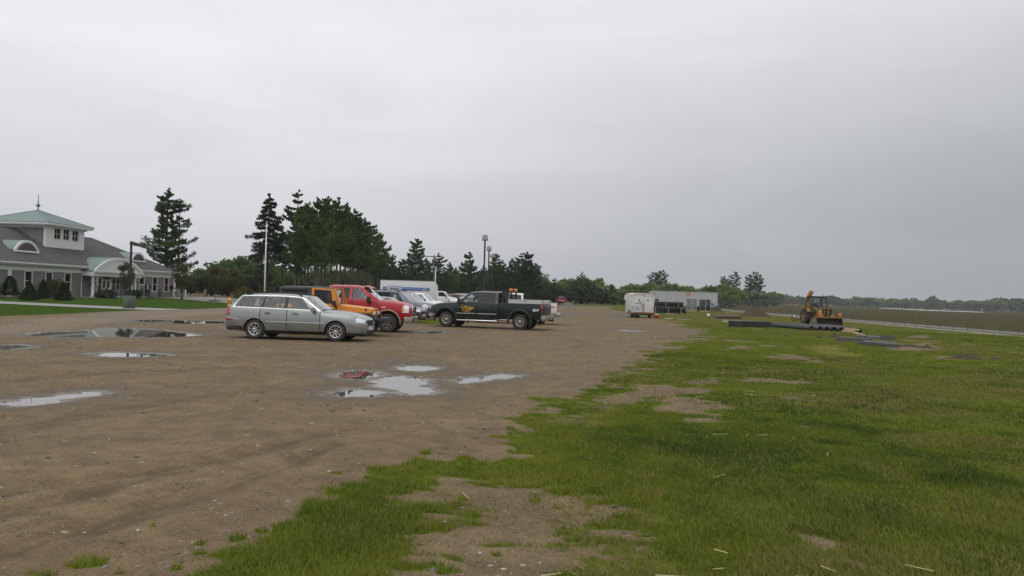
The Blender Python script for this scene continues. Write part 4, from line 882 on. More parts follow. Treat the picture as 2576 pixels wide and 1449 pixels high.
# shared cell layouts ------------------------------------------------
def cab_cells(wind, sides, rear=None, doors=(), pill=()):
    c = [(i0, i1, 1, 5, 'door'+'_'*0, True) for i0, i1 in doors[:1]]+[(i0, i1, 1, 5, 'door_%d' % k, True) for k, (i0, i1) in enumerate(doors[1:], 2)]
    c += [(i0, i1, 6, 7, 'pillar_%d' % k, True) for k, (i0, i1) in enumerate(pill)]
    c += [(i0, i1, 6, 7, n, True) for (i0, i1, n) in sides]
    c += [(wind[0], wind[1], 8, 11, 'windscreen', False)]
    if rear: c += [(rear[0], rear[1], 8, 11, 'rear_window', False)]
    return c
WAGON = [(-2.38, -2.38, .40, .70, .73, .68, .64, .56, .02), (-2.35, -2.35, .33, .84, .87, .79, .75, .66, .02), (-2.28, -2.26, .28, .99, 1.01, .845, .80, .70, .03), (-2.24, -1.93, .26, 1.02, 1.385, .86, .815, .60, .04), (-2.07, -1.82, .25, 1.02, 1.415, .87, .82, .615, .05), (-1.18, -1.08, .2, 1.005, 1.44, .875, .82, .625, .055), (-1.08, -1.02, .2, 1.005, 1.44, .875, .82, .625, .055), (-.40, -.38, .2, .99, 1.44, .875, .82, .625, .055), (-.28, -.28, .2, .99, 1.435, .875, .82, .625, .055), (.56, .10, .2, .97, 1.41, .875, .81, .61, .055), (.82, .30, .2, .96, 1.385, .87, .80, .60, .05), (.93, .90, .2, .95, .975, .87, .79, .66, .035), (1.5, 1.5, .2, .90, .93, .87, .78, .64, .035), (1.92, 1.92, .2, .82, .85, .845, .75, .62, .03), (2.14, 2.14, .21, .74, .77, .78, .70, .58, .025), (2.25, 2.25, .23, .64, .66, .69, .63, .52, .02), (2.29, 2.29, .26, .55, .57, .60, .56, .48, .015)]
SEDAN = [(-2.52, -2.52, .42, .72, .75, .62, .58, .5, .02), (-2.48, -2.48, .34, .92, .95, .78, .72, .62, .02), (-2.40, -2.40, .28, 1.0, 1.03, .86, .80, .68, .03), (-1.95, -1.95, .25, 1.02, 1.05, .90, .85, .70, .03), (-1.82, -1.78, .22, 1.02, 1.06, .91, .86, .68, .03), (-1.62, -1.0, .2, 1.01, 1.37, .92, .86, .60, .05), (-1.15, -.84, .2, 1.0, 1.39, .92, .86, .61, .05), (-.32, -.33, .2, .985, 1.41, .92, .86, .62, .05), (-.22, -.23, .2, .985, 1.41, .92, .86, .62, .05), (.68, .20, .2, .96, 1.375, .92, .85, .61, .05), (.95, .40, .2, .95, 1.345, .915, .84, .60, .05), (1.08, 1.05, .2, .94, .97, .91, .83, .68, .035), (1.6, 1.6, .2, .89, .92, .91, .81, .66, .035), (2.02, 2.02, .2, .81, .84, .88, .77, .63, .03), (2.24, 2.24, .21, .73, .76, .80, .71, .58, .025), (2.34, 2.34, .24, .63, .65, .68, .62, .5, .02)]
SUV = [(-2.38, -2.38, .50, .88, .90, .80, .78, .7, .02), (-2.34, -2.34, .42, 1.08, 1.10, .90, .86, .78, .02), (-2.30, -2.28, .38, 1.15, 1.17, .93, .88, .78, .03), (-2.27, -2.06, .36, 1.16, 1.63, .94, .885, .66, .04), (-2.10, -1.92, .35, 1.16, 1.665, .945, .89, .68, .05), (-1.42, -1.52, .32, 1.15, 1.69, .95, .89, .69, .06), (-1.12, -1.0, .32, 1.14, 1.70, .95, .89, .69, .06), (-.22, -.2, .32, 1.12, 1.70, .95, .89, .69, .06), (-.12, -.1, .32, 1.12, 1.70, .95, .89, .69, .06), (.78, .32, .32, 1.10, 1.67, .95, .88, .68, .06), (1.02, .50, .32, 1.09, 1.64, .945, .87, .67, .055), (1.14, 1.11, .32, 1.08, 1.115, .94, .86, .72, .04), (1.7, 1.7, .32, 1.04, 1.075, .94, .85, .70, .04), (2.12, 2.12, .32, .98, 1.01, .91, .82, .68, .035), (2.3, 2.3, .34, .90, .92, .85, .77, .64, .03), (2.4, 2.4, .40, .78, .80, .74, .69, .58, .02)]
CREW = [(-3.0, -3.0, .55, 1.25, 1.27, .985, .965, .93, .0), (-2.97, -2.97, .5, 1.28, 1.30, 1.0, .975, .93, .0), (-.88, -.88, .48, 1.27, 1.29, 1.0, .975, .93, .0), (-.87, -.87, .48, 1.25, 1.27, .965, .94, .90, .0), (-.83, -.83, .48, 1.25, 1.27, .965, .94, .90, .0), (-.82, -.81, .46, 1.26, 1.28, 1.0, .95, .88, .0), (-.80, -.76, .46, 1.26, 1.76, 1.0, .95, .74, .05), (-.64, -.60, .46, 1.26, 1.78, 1.0, .95, .755, .06), (.16, .17, .45, 1.25, 1.785, 1.0, .95, .76, .06), (.30, .30, .45, 1.25, 1.785, 1.0, .95, .76, .06), (1.10, .60, .45, 1.235, 1.755, 1.0, .945, .745, .06), (1.36, .78, .45, 1.23, 1.72, 1.0, .94, .735, .055), (1.48, 1.45, .45, 1.225, 1.255, 1.0, .935, .80, .04), (2.1, 2.1, .45, 1.19, 1.22, 1.0, .925, .78, .04), (2.5, 2.5, .45, 1.12, 1.15, .985, .90, .76, .035), (2.74, 2.74, .46, 1.05, 1.08, .955, .87, .74, .03), (2.83, 2.83, .5, .96, .98, .90, .82, .70, .02)]
# --------------------------------------------------------------- 1 silver-green estate car
p1, p2 = G(851, 859), G(643, 852)
SILV = paint('silver_green_metallic', (.275, .298, .292), .28, .4, .25)
loc = ((p1[0]+p2[0])/2, (p1[1]+p2[1])/2+.76); hd = math.atan2(p1[1]-p2[1], p1[0]-p2[0])
cells = cab_cells((10, 11), [(4, 5, 'window', ), (6, 7, 'window_1'), (8, 9, 'window_2')], (2, 3), [(8, 10), (5, 8)], [(5, 6), (7, 8)])+[(0, 16, 0, 1, 'sill', False)]
c = Car('estate_car', 'silver green estate car with black roof rails, nearest the camera', WAGON, (1.35, -1.35), .317, cells, dict(windscreen=GL_W, rear_window=GL_D, window=GL_L, window_1=GL_L, window_2=GL_L, pillar_0=BLACK, pillar_1=BLACK, sill=BLACK), SILV, loc, hd, None, inx=((.15, 's'), (-.95, 'b'), (.72, 'd')), rim=rimW, well=.055)
c.R = .317; c.seams([(5, 1.2, 5), (8, 1.2, 5), (10, 1.2, 5)]); c.handles((-.92, .0), .86, SILV); c.mirror(.62, 1.0, SILV, .17, .13, .13)
c.plate('headlight', CLEAR, 2.02, 2.24, .60, .73, x0t=1.98, off=.012); c.plate('tail_light', RED_LENS, -2.33, -2.2, .74, .98, off=.012, x1t=-2.2); c.plate('side_marker', AMBER, 2.0, 2.14, .515, .545); c.plate('reflector', RED_LENS, -2.32, -2.1, .585, .63)
c.plate('side_moulding', BRIGHT, -.95, 1.02, .565, .595, off=.014, nu=14, nv=1); c.plate('bumper_trim', BRIGHT, -2.36, -1.86, .625, .645, off=.012, nv=1); c.plate('bumper_trim', BRIGHT, 1.9, 2.27, .57, .59, off=.012, nv=1)
c.plate('lower_skirt', BLACK, -1.0, 1.0, .2, .3, off=.006, nv=2); c.plate('lower_skirt', BLACK, -2.33, -1.75, .3, .40, off=.006, nv=2); c.plate('lower_skirt', BLACK, 1.74, 2.26, .22, .32, off=.006, nv=2)
for sd in (-1, 1):
    mb = MB(); c.patch([(4, 5.1), (10.2, 5.1), (10.2, 5.32), (4, 5.32)], sd, .008, 20, 1, mb); c.patch([(3.85, 7.45), (9.3, 7.45), (9.3, 7.72), (3.85, 7.72)], sd, .008, 20, 1, mb); c.patch([(3.75, 5.1), (3.95, 5.1), (3.95, 7.7), (3.75, 7.7)], sd, .008, 1, 8, mb); c.patch([(9.35, 7.75), (9.2, 7.35), (9.85, 5.1), (10.3, 5.1)], sd, .008, 1, 1, mb)
    mb.build('window_trim', CHROME, c.root)
    mb = MB(); q = [c.P(t, 8.6, sd)+Vector((0, 0, .065)) for t in np.linspace(4.1, 9.2, 12)]; q[0].z -= .06; q[-1].z -= .06; mb.tube(q, .026, 6); mb.build('roof_rail', BLACK, c.root)
mb = MB(); mb.box((2.285, 0, .62), (.04, .7, .17))
for k in range(5): mb.box((2.31, 0, .555+k*.035), (.02, .66, .012), 1)
mb.build('grille', [BLACK, CHROME], c.root, bevel=.006); mb = MB(); mb.box((2.30, 0, .43), (.03, .5, .11)); mb.build('number_plate', PLATE, c.root); mb = MB(); mb.box((2.27, 0, .31), (.04, 1.1, .09)); mb.build('air_intake', BLACK, c.root)
for y in (-.35, .1): 
    mb = MB(); mb.bar((.93, y, .985), (.80, y+.5, 1.03), .02, .015); mb.build('wiper', BLACK, c.root)
# --------------------------------------------------------------- 2 orange off-roader with black hardtop
ORG = paint('orange_paint', (.66, .235, .014), .3, 0, .2); HTOP = mat('black_hardtop', (.03, .031, .033), .55)
JEEP = [(-1.90, -1.88, .52, 1.08, 1.10, .76, .74, .70, .0), (-1.88, -1.84, .50, 1.12, 1.70, .78, .755, .66, .05), (-1.76, -1.74, .5, 1.12, 1.72, .78, .755, .67, .055), (-.78, -.78, .46, 1.12, 1.735, .78, .755, .67, .06), (-.67, -.67, .46, 1.12, 1.735, .78, .755, .67, .06), (-.55, -.55, .46, 1.12, 1.735, .78, .755, .67, .06), (.16, .06, .46, 1.11, 1.71, .78, .75, .66, .055), (.30, .18, .46, 1.11, 1.69, .78, .75, .655, .05), (.36, .35, .46, 1.10, 1.13, .77, .73, .68, .02), (.42, .42, .5, 1.10, 1.125, .68, .66, .62, .035), (1.50, 1.50, .55, .99, 1.015, .56, .54, .50, .035), (1.58, 1.58, .58, .95, .97, .54, .52, .48, .02)]
cells = [(1, 4, 5, 12, 'hardtop', False), (4, 7, 8, 12, 'hardtop', False), (2, 3, 6, 7, 'window', True), (5, 6, 6, 7, 'window_1', True), (4, 7, 1, 5, 'door', True), (7, 8, 8, 11, 'windscreen', False), (0, 1, 8, 11, 'rear_window', False)]
Yj = 30.3; lj = (D(705, 740, Yj)[0]+1.9+.1, Yj)
c = Car('off_roader', 'orange two door off-roader with black hardtop between the estate car and the red pickup', JEEP, (1.21, -1.21), .40, cells, dict(hardtop=HTOP, window=GL_D, window_1=glass('smoked_glass', (.36, .38, .37), .4), windscreen=GL_W, rear_window=GL_D), ORG, lj, 0.0, inx=((-.1, 's'), (-.95, 'b'), (.25, 'd')), well=.02)
c.R = .40; c.seams([(4, 1.3, 8), (7, 1.3, 5.5)])
JY = .80
for x in (1.21, -1.21):
    for sd in (-1, 1):
        w_ = link('wheel', rimJ[0], c.root, (x, sd*JY, .40)); w_.rotation_euler = (0, .4, 0 if sd > 0 else PI); link('rim', rimJ[1], w_)
for x in (1.21, -1.21):
    for sd in (-1, 1):
        mb = MB(); pts = [(x-.54, .56), (x-.46, .72), (x-.34, .80), (x+.36, .80), (x+.46, .74), (x+.52, .58)]
        for (a, b) in zip(pts[:-1], pts[1:]): mb.bar((a[0], sd*.78, a[1]), (b[0], sd*.78, b[1]), .34, .10)
        mb.build('fender_flare', HTOP, c.root, bevel=.012)
mb = MB(); mb.box((.95, 0, .74), (1.0, 1.1, .34)); mb.build('engine_bay', BLACK, c.root)
for sd in (-1, 1):
    mb = MB(); mb.box((.98, sd*.63, .88), (1.16, .24, .09)); mb.build('front_fender', ORG, c.root, bevel=.02)
    mb = MB(); mb.bar((.37, sd*.70, 1.10), (.20, sd*.655, 1.72), .06, .07); mb.build('windscreen_post', ORG, c.root, bevel=.01)
mb = MB(); mb.bar((.20, -.66, 1.725), (.20, .66, 1.725), .07, .05); mb.build('windscreen_header', ORG, c.root)
mb = MB(); mb.box((1.98, 0, .60), (.2, 1.55, .2)); mb.box((1.8, .35, .58), (.3, .12, .12)); mb.box((1.8, -.35, .58), (.3, .12, .12)); mb.build('front_bumper', HTOP, c.root, bevel=.03)
mb = MB(); mb.box((1.60, 0, .80), (.05, .98, .46))
for k in range(7): mb.box((1.632, -.27+k*.09, .80), (.012, .045, .32), 1)
mb.build('grille', [ORG, BLACK], c.root, bevel=.012)
for sd in (-1, 1):
    mb = MB(); mb.lathe([(.001, .05), (.08, .04), (.09, 0), (.09, -.03)], 18, 0, (1.625, sd*.39, .84), 'X'); mb.build('headlight', CLEAR, c.root)
    mb = MB(); mb.lathe([(.001, .02), (.04, .015), (.042, 0)], 12, 0, (1.64, sd*.70, .80), 'X'); mb.build('turn_signal', AMBER, c.root)
    mb = MB(); mb.box((.25, sd*.92, 1.18), (.12, .18, .2)); mb.bar((.30, sd*.76, 1.05), (.26, sd*.9, 1.1), .05, .05); mb.build('mirror', BLACK, c.root, bevel=.03)
    mb = MB(); mb.box((-.55, sd*.795, 1.0), (.17, .04, .035)); mb.build('handle', BLACK, c.parts['door|'+('L' if sd > 0 else 'R')])
    mb = MB(); mb.box((1.35, sd*.585, .96), (.06, .05, .12)); mb.build('hood_latch', BLACK, c.root); mb = MB(); mb.lathe([(.001, .02), (.035, .015), (.035, 0)], 12, 0, (.62, .66*sd+.0, .93), 'Y'); mb.build('vent_plug', BLACK, c.root)
    mb = MB(); mb.box((-1.905, sd*.68, .92), (.06, .14, .24)); mb.build('tail_light', RED_LENS, c.root, bevel=.01)
    c.plate('door_frame', BLACK, .10, .12, 1.13, 1.14, (sd,))
mb = MB(); mb.box((-1.98, 0, .62), (.16, 1.5, .2)); mb.build('rear_bumper', HTOP, c.root, bevel=.03)
mb = MB(); mb.lathe([(.001, -.12), (.38, -.12), (.4, -.08), (.4, .08), (.36, .12), (.22, .1), (.001, .1)], 28, 0, (-2.02, .05, 1.0), 'X'); mb.build('spare_wheel', RUBBER, c.root)
# --------------------------------------------------------------- pickups
def pickup(name, label, col, wheels, loc, head, scale, win_r, rim, dark_bed=True, group=None, cat='pickup'):
    cells = cab_cells((11, 12), [(7, 8, 'window_1'), (9, 10, 'window_2')], (5, 6), [(9, 11), (6, 9)], [])+[(0, 2, 8, 11, 'bed', False), (0, 16, 0, 1, 'sill', False)]
    c = Car(name, label, CREW, wheels, rim[2], cells, dict(windscreen=GL_W, rear_window=GL_D, window_1=win_r, window_2=GL_L, bed=BLACK, sill=BLACK), col, loc, head, group, scale, inx=((.52*scale[0], 's'), (-.28*scale[0], 'b'), (1.22*scale[0], 'd')), rim=rim[:2], well=.09, tw=.26, cat=cat)
    c.R = rim[2]; return c
RED = paint('red_paint', (.40, .010, .020), .3, 0, .2, .2); TAN = mat('tan_two_tone', (.30, .255, .19), .4, .3)
Yr = 33.0; p = G(975, 836); lr = (p[0]-1.77, p[1]+.85)
c = pickup('pickup_truck', 'red crew cab pickup with tan flares and a sun visor over the windscreen', RED, (1.77, -1.77), lr, 0.0, (.952, 1.0, 1.035), GL_D, rimF+(.39,))
c.seams([(6, 1.3, 7.9), (9, 1.3, 7), (11, 1.3, 5)]); c.handles((-.55, .5), 1.08, RED); c.mirror(1.0, 1.30, BLACK, .22, .26, .2)
c.arch((1.77, -1.77), .50, TAN, .05, .05); c.plate('headlight', CLEAR, 2.36, 2.62, .82, 1.08, off=.015, x0t=2.38); c.plate('turn_signal', AMBER, 2.34, 2.42, .86, 1.04, off=.018)
c.plate('lower_trim', TAN, 2.2, 2.68, .48, .52, off=.01); c.plate('lower_trim', TAN, -.8, 1.15, .5, .6, off=.01); c.plate('fender_badge', CHROME, 1.5, 1.68, 1.0, 1.05, (-1, 1), .012)
mb = MB(); mb.prism([(2.45, -.99), (2.74, -.93), (2.84, -.6), (2.87, 0), (2.84, .6), (2.74, .93), (2.45, .99), (2.45, .8), (2.45, -.8)], .40, .66); mb.build('front_bumper', mat('tan_chrome', (.40, .36, .30), .3, .7), c.root, bevel=.03)
for sd in (-1, 1): mb = MB(); mb.lathe([(.001, .03), (.07, .03), (.08, 0)], 16, 0, (2.78, sd*.72, .52), 'X'); mb.build('fog_lamp', BLACK, c.root)
mb = MB(); mb.box((2.72, 0, .92), (.06, 1.1, .36), 0); mb.box((2.74, 0, .92), (.05, 1.02, .29), 1)
for k in range(3): mb.box((2.765, 0, .83+k*.09), (.02, 1.05, .025), 0)
mb.build('grille', [CHROME, BLACK], c.root, bevel=.01)
mb = MB(); mb.grid(lambda u, v: (.70+.36*u, (v-.5)*1.42*(1-.04*u), 1.865-.09*u*u+.03*(1-(2*v-1)**2)), 4, 10); mb.grid(lambda u, v: (.70+.36*u, (v-.5)*1.42*(1-.04*u), 1.845-.09*u*u+.03*(1-(2*v-1)**2)), 4, 10); mb.build('sun_visor', RED, c.root)
mb = MB()
for k in range(5): mb.lathe([(.03, 0), (.028, .025), (.001, .035)], 8, 0, (.75, -.5+k*.25, 1.87), 'Z')
mb.build('roof_markers', AMBER, c.root); mb = MB(); mb.tube([(1.3, -.86, 1.28), (1.26, -.87, 1.75)], .006, 4); mb.build('aerial', BLACK, c.root)
c.plate('tail_light', RED_LENS, -2.84, -2.68, .95, 1.25, off=.012)
# --- dark green crew cab with chrome strips and amber beacons, nose to the left
GRN = paint('dark_green_paint', (.010, .020, .019), .3, 0, .14, .2)
a, b_ = G(1123, 822), G(1308, 829.6); hd = math.atan2(a[1]-b_[1], a[0]-b_[0]); nl = Vector((-math.sin(hd), math.cos(hd)))
lg = ((a[0]+b_[0])/2-nl.x*.86, (a[1]+b_[1])/2-nl.y*.86)
c = pickup('pickup_truck', 'dark green crew cab work truck with gold door lettering and amber beacons', GRN, (1.915, -1.915), lg, hd, (1, 1, 1.0), GL_D, rimT+(.385,))
c.seams([(6, 1.3, 7.9), (9, 1.3, 7.9), (11, 1.3, 5)]); c.handles((-.5, .42), 1.06, BLACK); c.mirror(1.18, 1.29, BLACK, .2, .26, .2)
c.arch((1.915, -1.915), .53, GRN, .085, .07); c.plate('door_moulding', BRIGHT, .36, 1.38, .70, .73, off=.02, nv=1); c.plate('door_moulding', BRIGHT, -.74, .26, .70, .73, off=.02, nv=1)
for sd in (-1, 1):
    mb = MB(); mb.tube([(1.36, sd*.99, .40), (1.30, sd*1.05, .375), (-.75, sd*1.05, .375), (-.8, sd*.99, .40)], .04, 8); mb.build('running_board', CHROME, c.root)
    mb = MB(); mb.box((1.40, sd*.93, .36), (.03, .26, .40)); mb.build('mud_flap', BLACK, c.root); mb = MB(); mb.box((-2.44, sd*.93, .36), (.03, .26, .40)); mb.build('mud_flap', BLACK, c.root)
    mb = MB(); mb.box((-2.15, sd*.80, 1.37), (1.68, .36, .17)); mb.box((-2.15, sd*.80, 1.463), (1.70, .38, .02)); mb.box((-2.15, sd*.985, 1.38), (.06, .012, .06), 1); mb.build('side_toolbox', [mat('bright_checker_plate', (.62, .62, .60), .35, .6, var=.2, scale=25), BLACK], c.root)
    mb = MB(); mb.box((2.76, sd*.80, .93), (.14, .22, .14)); mb.build('headlight', CLEAR, c.root, bevel=.02); mb = MB(); mb.box((2.74, sd*.82, .81), (.14, .18, .07)); mb.build('turn_signal', AMBER, c.root, bevel=.01)
    mb = MB(); mb.box((-2.985, sd*.90, 1.05), (.06, .17, .42)); mb.build('tail_light', RED_LENS, c.root, bevel=.015)
    mb = MB(); mb.lathe([(.001, .02), (.025, .015), (.025, 0)], 8, 0, (-.7, sd*.965, 1.27), 'Y'); mb.build('roof_pin', CHROME, c.root)
mb = MB(); mb.prism([(2.55, -1.0), (2.86, -.94), (2.95, -.5), (2.95, .5), (2.86, .94), (2.55, 1.0), (2.55, 0)], .48, .76, 0); mb.prism([(2.5, -1.006), (2.87, -.946), (2.96, -.5), (2.96, .5), (2.87, .946), (2.5, 1.006), (2.5, 0)], .48, .68, 1); mb.build('front_bumper', [BLACK, mat('muddy_chrome', (.36, .34, .30), .35, .6, var=.4)], c.root, bevel=.015)
mb = MB(); mb.box((2.8, 0, .93), (.1, 1.35, .26), 0); mb.box((2.85, 0, .93), (.02, 1.3, .035), 1); mb.build('grille', [BLACK, CHROME], c.root)
mb = MB(); mb.box((-3.08, 0, .60), (.2, 1.95, .22)); mb.box((-3.06, 0, .735), (.22, 1.4, .03), 1); mb.build('rear_bumper', [mat('muddy_chrome', (.36, .34, .30)), BLACK], c.root, bevel=.03); mb = MB(); mb.bar((-3.1, 0, .48), (-3.4, 0, .48), .08, .08); mb.lathe([(.001, .1), (.03, .08), (.02, 0)], 10, 0, (-3.36, 0, .52)); mb.build('tow_hitch', BLACK, c.root)
mb = MB(); mb.box((-3.005, 0, 1.02), (.03, 1.5, .5), 0); mb.box((-3.025, .1, 1.12), (.02, .3, .07), 1); mb.build('tailgate', [GRN, BLACK], c.root, bevel=.01)
rk = MB()
for y in (-.72, .72): rk.bar((-.98, y, 1.25), (-.98, y, 1.82), .06, .06)
for z in (1.42, 1.52, 1.62, 1.72, 1.80): rk.bar((-.98, -.72, z), (-.98, .72, z), .03, .03)
for y in (-.36, 0, .36): rk.bar((-.98, y, 1.3), (-.98, y, 1.8), .03, .03)
for y in (-.72, .72): rk.bar((-1.22, y, 1.25), (-1.22, y, 1.86), .07, .07); rk.bar((-1.22, y, 1.7), (-.98, y, 1.7), .05, .05)
rk.bar((-1.22, -.74, 1.84), (-1.22, .74, 1.84), .06, .05); rkb = rk.build('headache_rack', BLACK, c.root)
for y in (-.62, .2):
    mb = MB(); mb.box((-1.22, y, 1.94), (.15, .17, .13)); mb.box((-1.22, y, 1.865), (.1, .1, .03), 1); mb.build('beacon', [AMBER, BLACK], rkb, bevel=.015)
mb = MB(); mb.box((.86, .3, 1.36), (.3, .02, .24), 0, Matrix.Rotation(.35, 3, 'Y')); mb.build('papers_on_dash', mat('pale_teal_paper', (.42, .55, .54)), c.root)
GOLD = mat('gold_lettering', (.62, .34, .04), .45); TW = mat('white_lettering', (.7, .7, .68), .5)
for sd in (1,):
    def on(x, z): q = c.P(c.at(x), c.rz(x, z), sd); return (q.x, q.y+sd*.012, z)
    put_text('Lyman', .27, c.root, GOLD, on(.80, 1.03), (-1, 0, -.10), (0, .08, 1), shear=.35, bold=.006)
    mb = MB(); q = [on(x, z) for x, z in ((1.02, .93), (.85, .925), (.6, .90), (.52, .895), (.6, .93), (.85, .945))]; mb.add(q, [(0, 1, 2, 3, 4, 5)]); mb.build('lettering', GOLD, c.root)
    put_text('GILFORD N.H.', .075, c.root, GOLD, on(.83, .855), (-1, 0, 0), (0, .05, 1), bold=.002); put_text('528-4394', .075, c.root, GOLD, on(.80, .785), (-1, 0, 0), (0, .05, 1), bold=.002)
    put_text('4x4', .20, c.root, TW, (-2.68, sd*1.006, .98), (-1, 0, 0), (0, 0, 1), shear=.4, bold=.006)
# --- white pickup behind it
WHT = paint('white_car_paint', (.70, .71, .71), .3, 0, .2)
X, Y = G(1393, 812); c = pickup('pickup_truck', 'white pickup parked behind the dark green truck, tail to the right', WHT, (1.7, -1.7), (.06, 48.5), PI-.06, (.9, 1.0, .99), GL_D, rimT+(.385,))
c.seams([(6, 1.3, 7.9), (9, 1.3, 7.9)]); c.handles((-.5, .42), 1.02, BLACK); c.plate('lower_trim', mat('silver_trim', (.35, .36, .37), .4, .5), -2.66, 2.2, .52, .70, off=.008)
for sd in (-1, 1): mb = MB(); mb.box((-2.69, sd*.91, 1.0), (.07, .16, .44)); mb.build('tail_light', RED_LENS, c.root, bevel=.02)
mb = MB(); mb.box((-2.8, 0, .58), (.22, 1.95, .22)); mb.build('rear_bumper', mat('muddy_chrome', (.36, .34, .30)), c.root, bevel=.04); mb = MB(); mb.box((-1.85, 0, 1.29), (1.6, 1.9, .05)); mb.build('bed_cover', BLACK, c.root)
put_text('4x4', .17, c.root, mat('red_lettering', (.4, .03, .06)), (-2.4, 1.004, 1.05), (-1, 0, 0), (0, 0, 1), shear=.4, bold=.005)
c.arch((1.7, -1.7), .52, WHT, .07, .04)
# --------------------------------------------------------------- cars of the second row
def simple(kind, name, label, col, loc, head, scale=(1, 1, 1), rim=None, side=GL_L, rearside=GL_D, cat='car', group=None, rails=False, trim=None):
    st = SUV if kind == 'suv' else SEDAN; R = .37 if kind == 'suv' else .33; rim = rim or (rimU if kind == 'suv' else rimS)
    if kind == 'suv': cells = cab_cells((10, 11), [(4, 5, 'window'), (6, 7, 'window_1'), (8, 9, 'window_2')], (2, 3), [(8, 10), (5, 8)], [(7, 8)])
    else: cells = cab_cells((10, 11), [(6, 7, 'window_1'), (8, 9, 'window_2')], (4, 5), [(8, 10), (5, 8)], [(7, 8)])
    cells += [(0, 15, 0, 1, 'sill', False)]
    c = Car(name, label, st, (1.4*scale[0], -1.4*scale[0]), R, cells, dict(windscreen=GL_W, rear_window=GL_D, window=rearside, window_1=rearside if kind == 'suv' else side, window_2=side, pillar_0=BLACK, sill=BLACK), col, loc, head, group, scale, inx=((.1, 's'), (-.95, 'b'), (.75, 'd')), rim=rim, well=.06, tw=.22, cat=cat)
    c.R = R; sx, sy, sz = scale; c.seams([(5, 1.3, 5), (8, 1.3, 5), (10, 1.3, 5)]); hz = (.98 if kind == 'suv' else .86)*sz
    c.handles((-.75*sx, .15*sx), hz, col); c.mirror(.68*sx, (1.15 if kind == 'suv' else 1.0)*sz, BLACK if kind == 'suv' else col, .18, .15, .14)
    nx = c.st[-1][0]
    if kind == 'suv':
        c.plate('headlight', CLEAR, nx-.32, nx-.03, .70*sz, .88*sz, x0t=nx-.38, off=.014); c.plate('turn_signal', AMBER, nx-.36, nx-.29, .72*sz, .86*sz, off=.016); c.plate('tail_light', RED_LENS, -2.35*sx, -2.22*sx, .85*sz, 1.12*sz, off=.012)
        mb = MB(); mb.box((nx, 0, .72*sz), (.05, .9*sy, .2)); mb.build('grille', BLACK, c.root, bevel=.01)
        c.arch((1.4*sx, -1.4*sx), R+.09, col, .06, .03)
    else:
        c.plate('headlight', CLEAR, nx-.34, nx-.03, .60*sz, .72*sz, x0t=nx-.42, off=.014); c.plate('turn_signal', RED_LENS, nx-.42, nx-.33, .655*sz, .74*sz, off=.015); c.plate('tail_light', RED_LENS, -2.47*sx, -2.3*sx, .76*sz, .94*sz, off=.012)
        mb = MB(); mb.box((nx, 0, .57*sz), (.04, .8*sy, .13), 0); mb.box((nx+.012, 0, .64*sz), (.03, .85*sy, .02), 1); mb.build('grille', [BLACK, CHROME], c.root, bevel=.006); mb = MB(); mb.box((nx+.005, 0, .42*sz), (.02, .4, .11)); mb.build('number_plate', PLATE, c.root)
        for sd in (-1, 1): mb = MB(); c.patch([(5.2, 7.4), (9.2, 7.4), (9.2, 7.8), (5.2, 7.8)], sd, .008, 14, 1, mb); mb.build('window_trim', CHROME, c.root)
    if rails:
        for sd in (-1, 1): mb = MB(); q = [c.P(t, 8.7, sd)+Vector((0, 0, .06)) for t in np.linspace(4.2, 9.4, 9)]; q[0].z -= .06; q[-1].z -= .06; mb.tube(q, .02, 6); mb.build('roof_rail', BLACK, c.root)
        for t in (5.4, 8.6): mb = MB(); mb.tube([c.P(t, 8.7, -1)+Vector((0, 0, .06)), c.P(t, 8.7, 1)+Vector((0, 0, .06))], .02, 6); mb.build('roof_bar', BLACK, c.root)
    return c
GREY = paint('charcoal_grey_metallic', (.085, .088, .092), .26, .5, .2); BLUG = paint('slate_blue_grey_metallic', (.10, .115, .14), .28, .4, .2); SIL2 = paint('silver_metallic', (.33, .34, .36), .28, .5, .2); MAR = paint('maroon_paint', (.12, .012, .02), .28, 0, .2)
def nose_at(px, Y, head, L): X = D(px, hor(px), Y)[0]; return (X-math.cos(head)*L, Y-math.sin(head)*L)
h = -.16; c = simple('sedan', 'saloon_car', 'charcoal grey saloon car with white spoked wheels nosing out past the red pickup', GREY, nose_at(1068, 45.5, h, 2.34), h, (1, 1, .97), (tyre_mesh(.33, .21, .235), rim_mesh(.235, .21, 9, WHITEP, .04, .03, .06)), side=GL_D)
h = -.30; c = simple('suv', 'sport_utility_vehicle', 'slate grey sport utility vehicle with roof rack behind the charcoal saloon', BLUG, nose_at(1090, 50.0, h, 2.4), h, (1, 1, 1), side=GL_L, rails=True, cat='car')
mb = MB(); mb.box((.12, -.70, 1.38), (.22, .012, .26)); mb.build('window_sticker', mat('pale_green_paper', (.50, .66, .58)), c.root)
h = -.22; c = simple('sedan', 'saloon_car', 'silver saloon car between the slate utility vehicle and the white ones', SIL2, nose_at(1102, 54.0, h, 2.34), h, (1, 1, 1.02), side=GL_D)
h = -.18; c = simple('suv', 'sport_utility_vehicle', 'white utility vehicle with black roof rack, left of the two white ones', WHT, nose_at(1106, 58.5, h, 2.4), h, (1, 1, .93), rails=True)
h = -.16; c = simple('suv', 'sport_utility_vehicle', 'white utility vehicle with bare roof, right of the two white ones', WHT, nose_at(1131, 63.0, h, 2.4), h, (1, 1, .95), side=GL_L, rearside=GL_L)
h = -.1; c = simple('suv', 'sport_utility_vehicle', 'maroon utility vehicle glimpsed over the hood of the dark green truck', MAR, nose_at(1206, 104, h, 2.4), h, (1, 1, .95), rearside=GL_D)
h = -.1; c = simple('suv', 'sport_utility_vehicle', 'pale utility vehicle with roof rack behind the maroon one', SIL2, nose_at(1222, 110, h, 2.4), h, (1, 1, 1.0), rails=True)
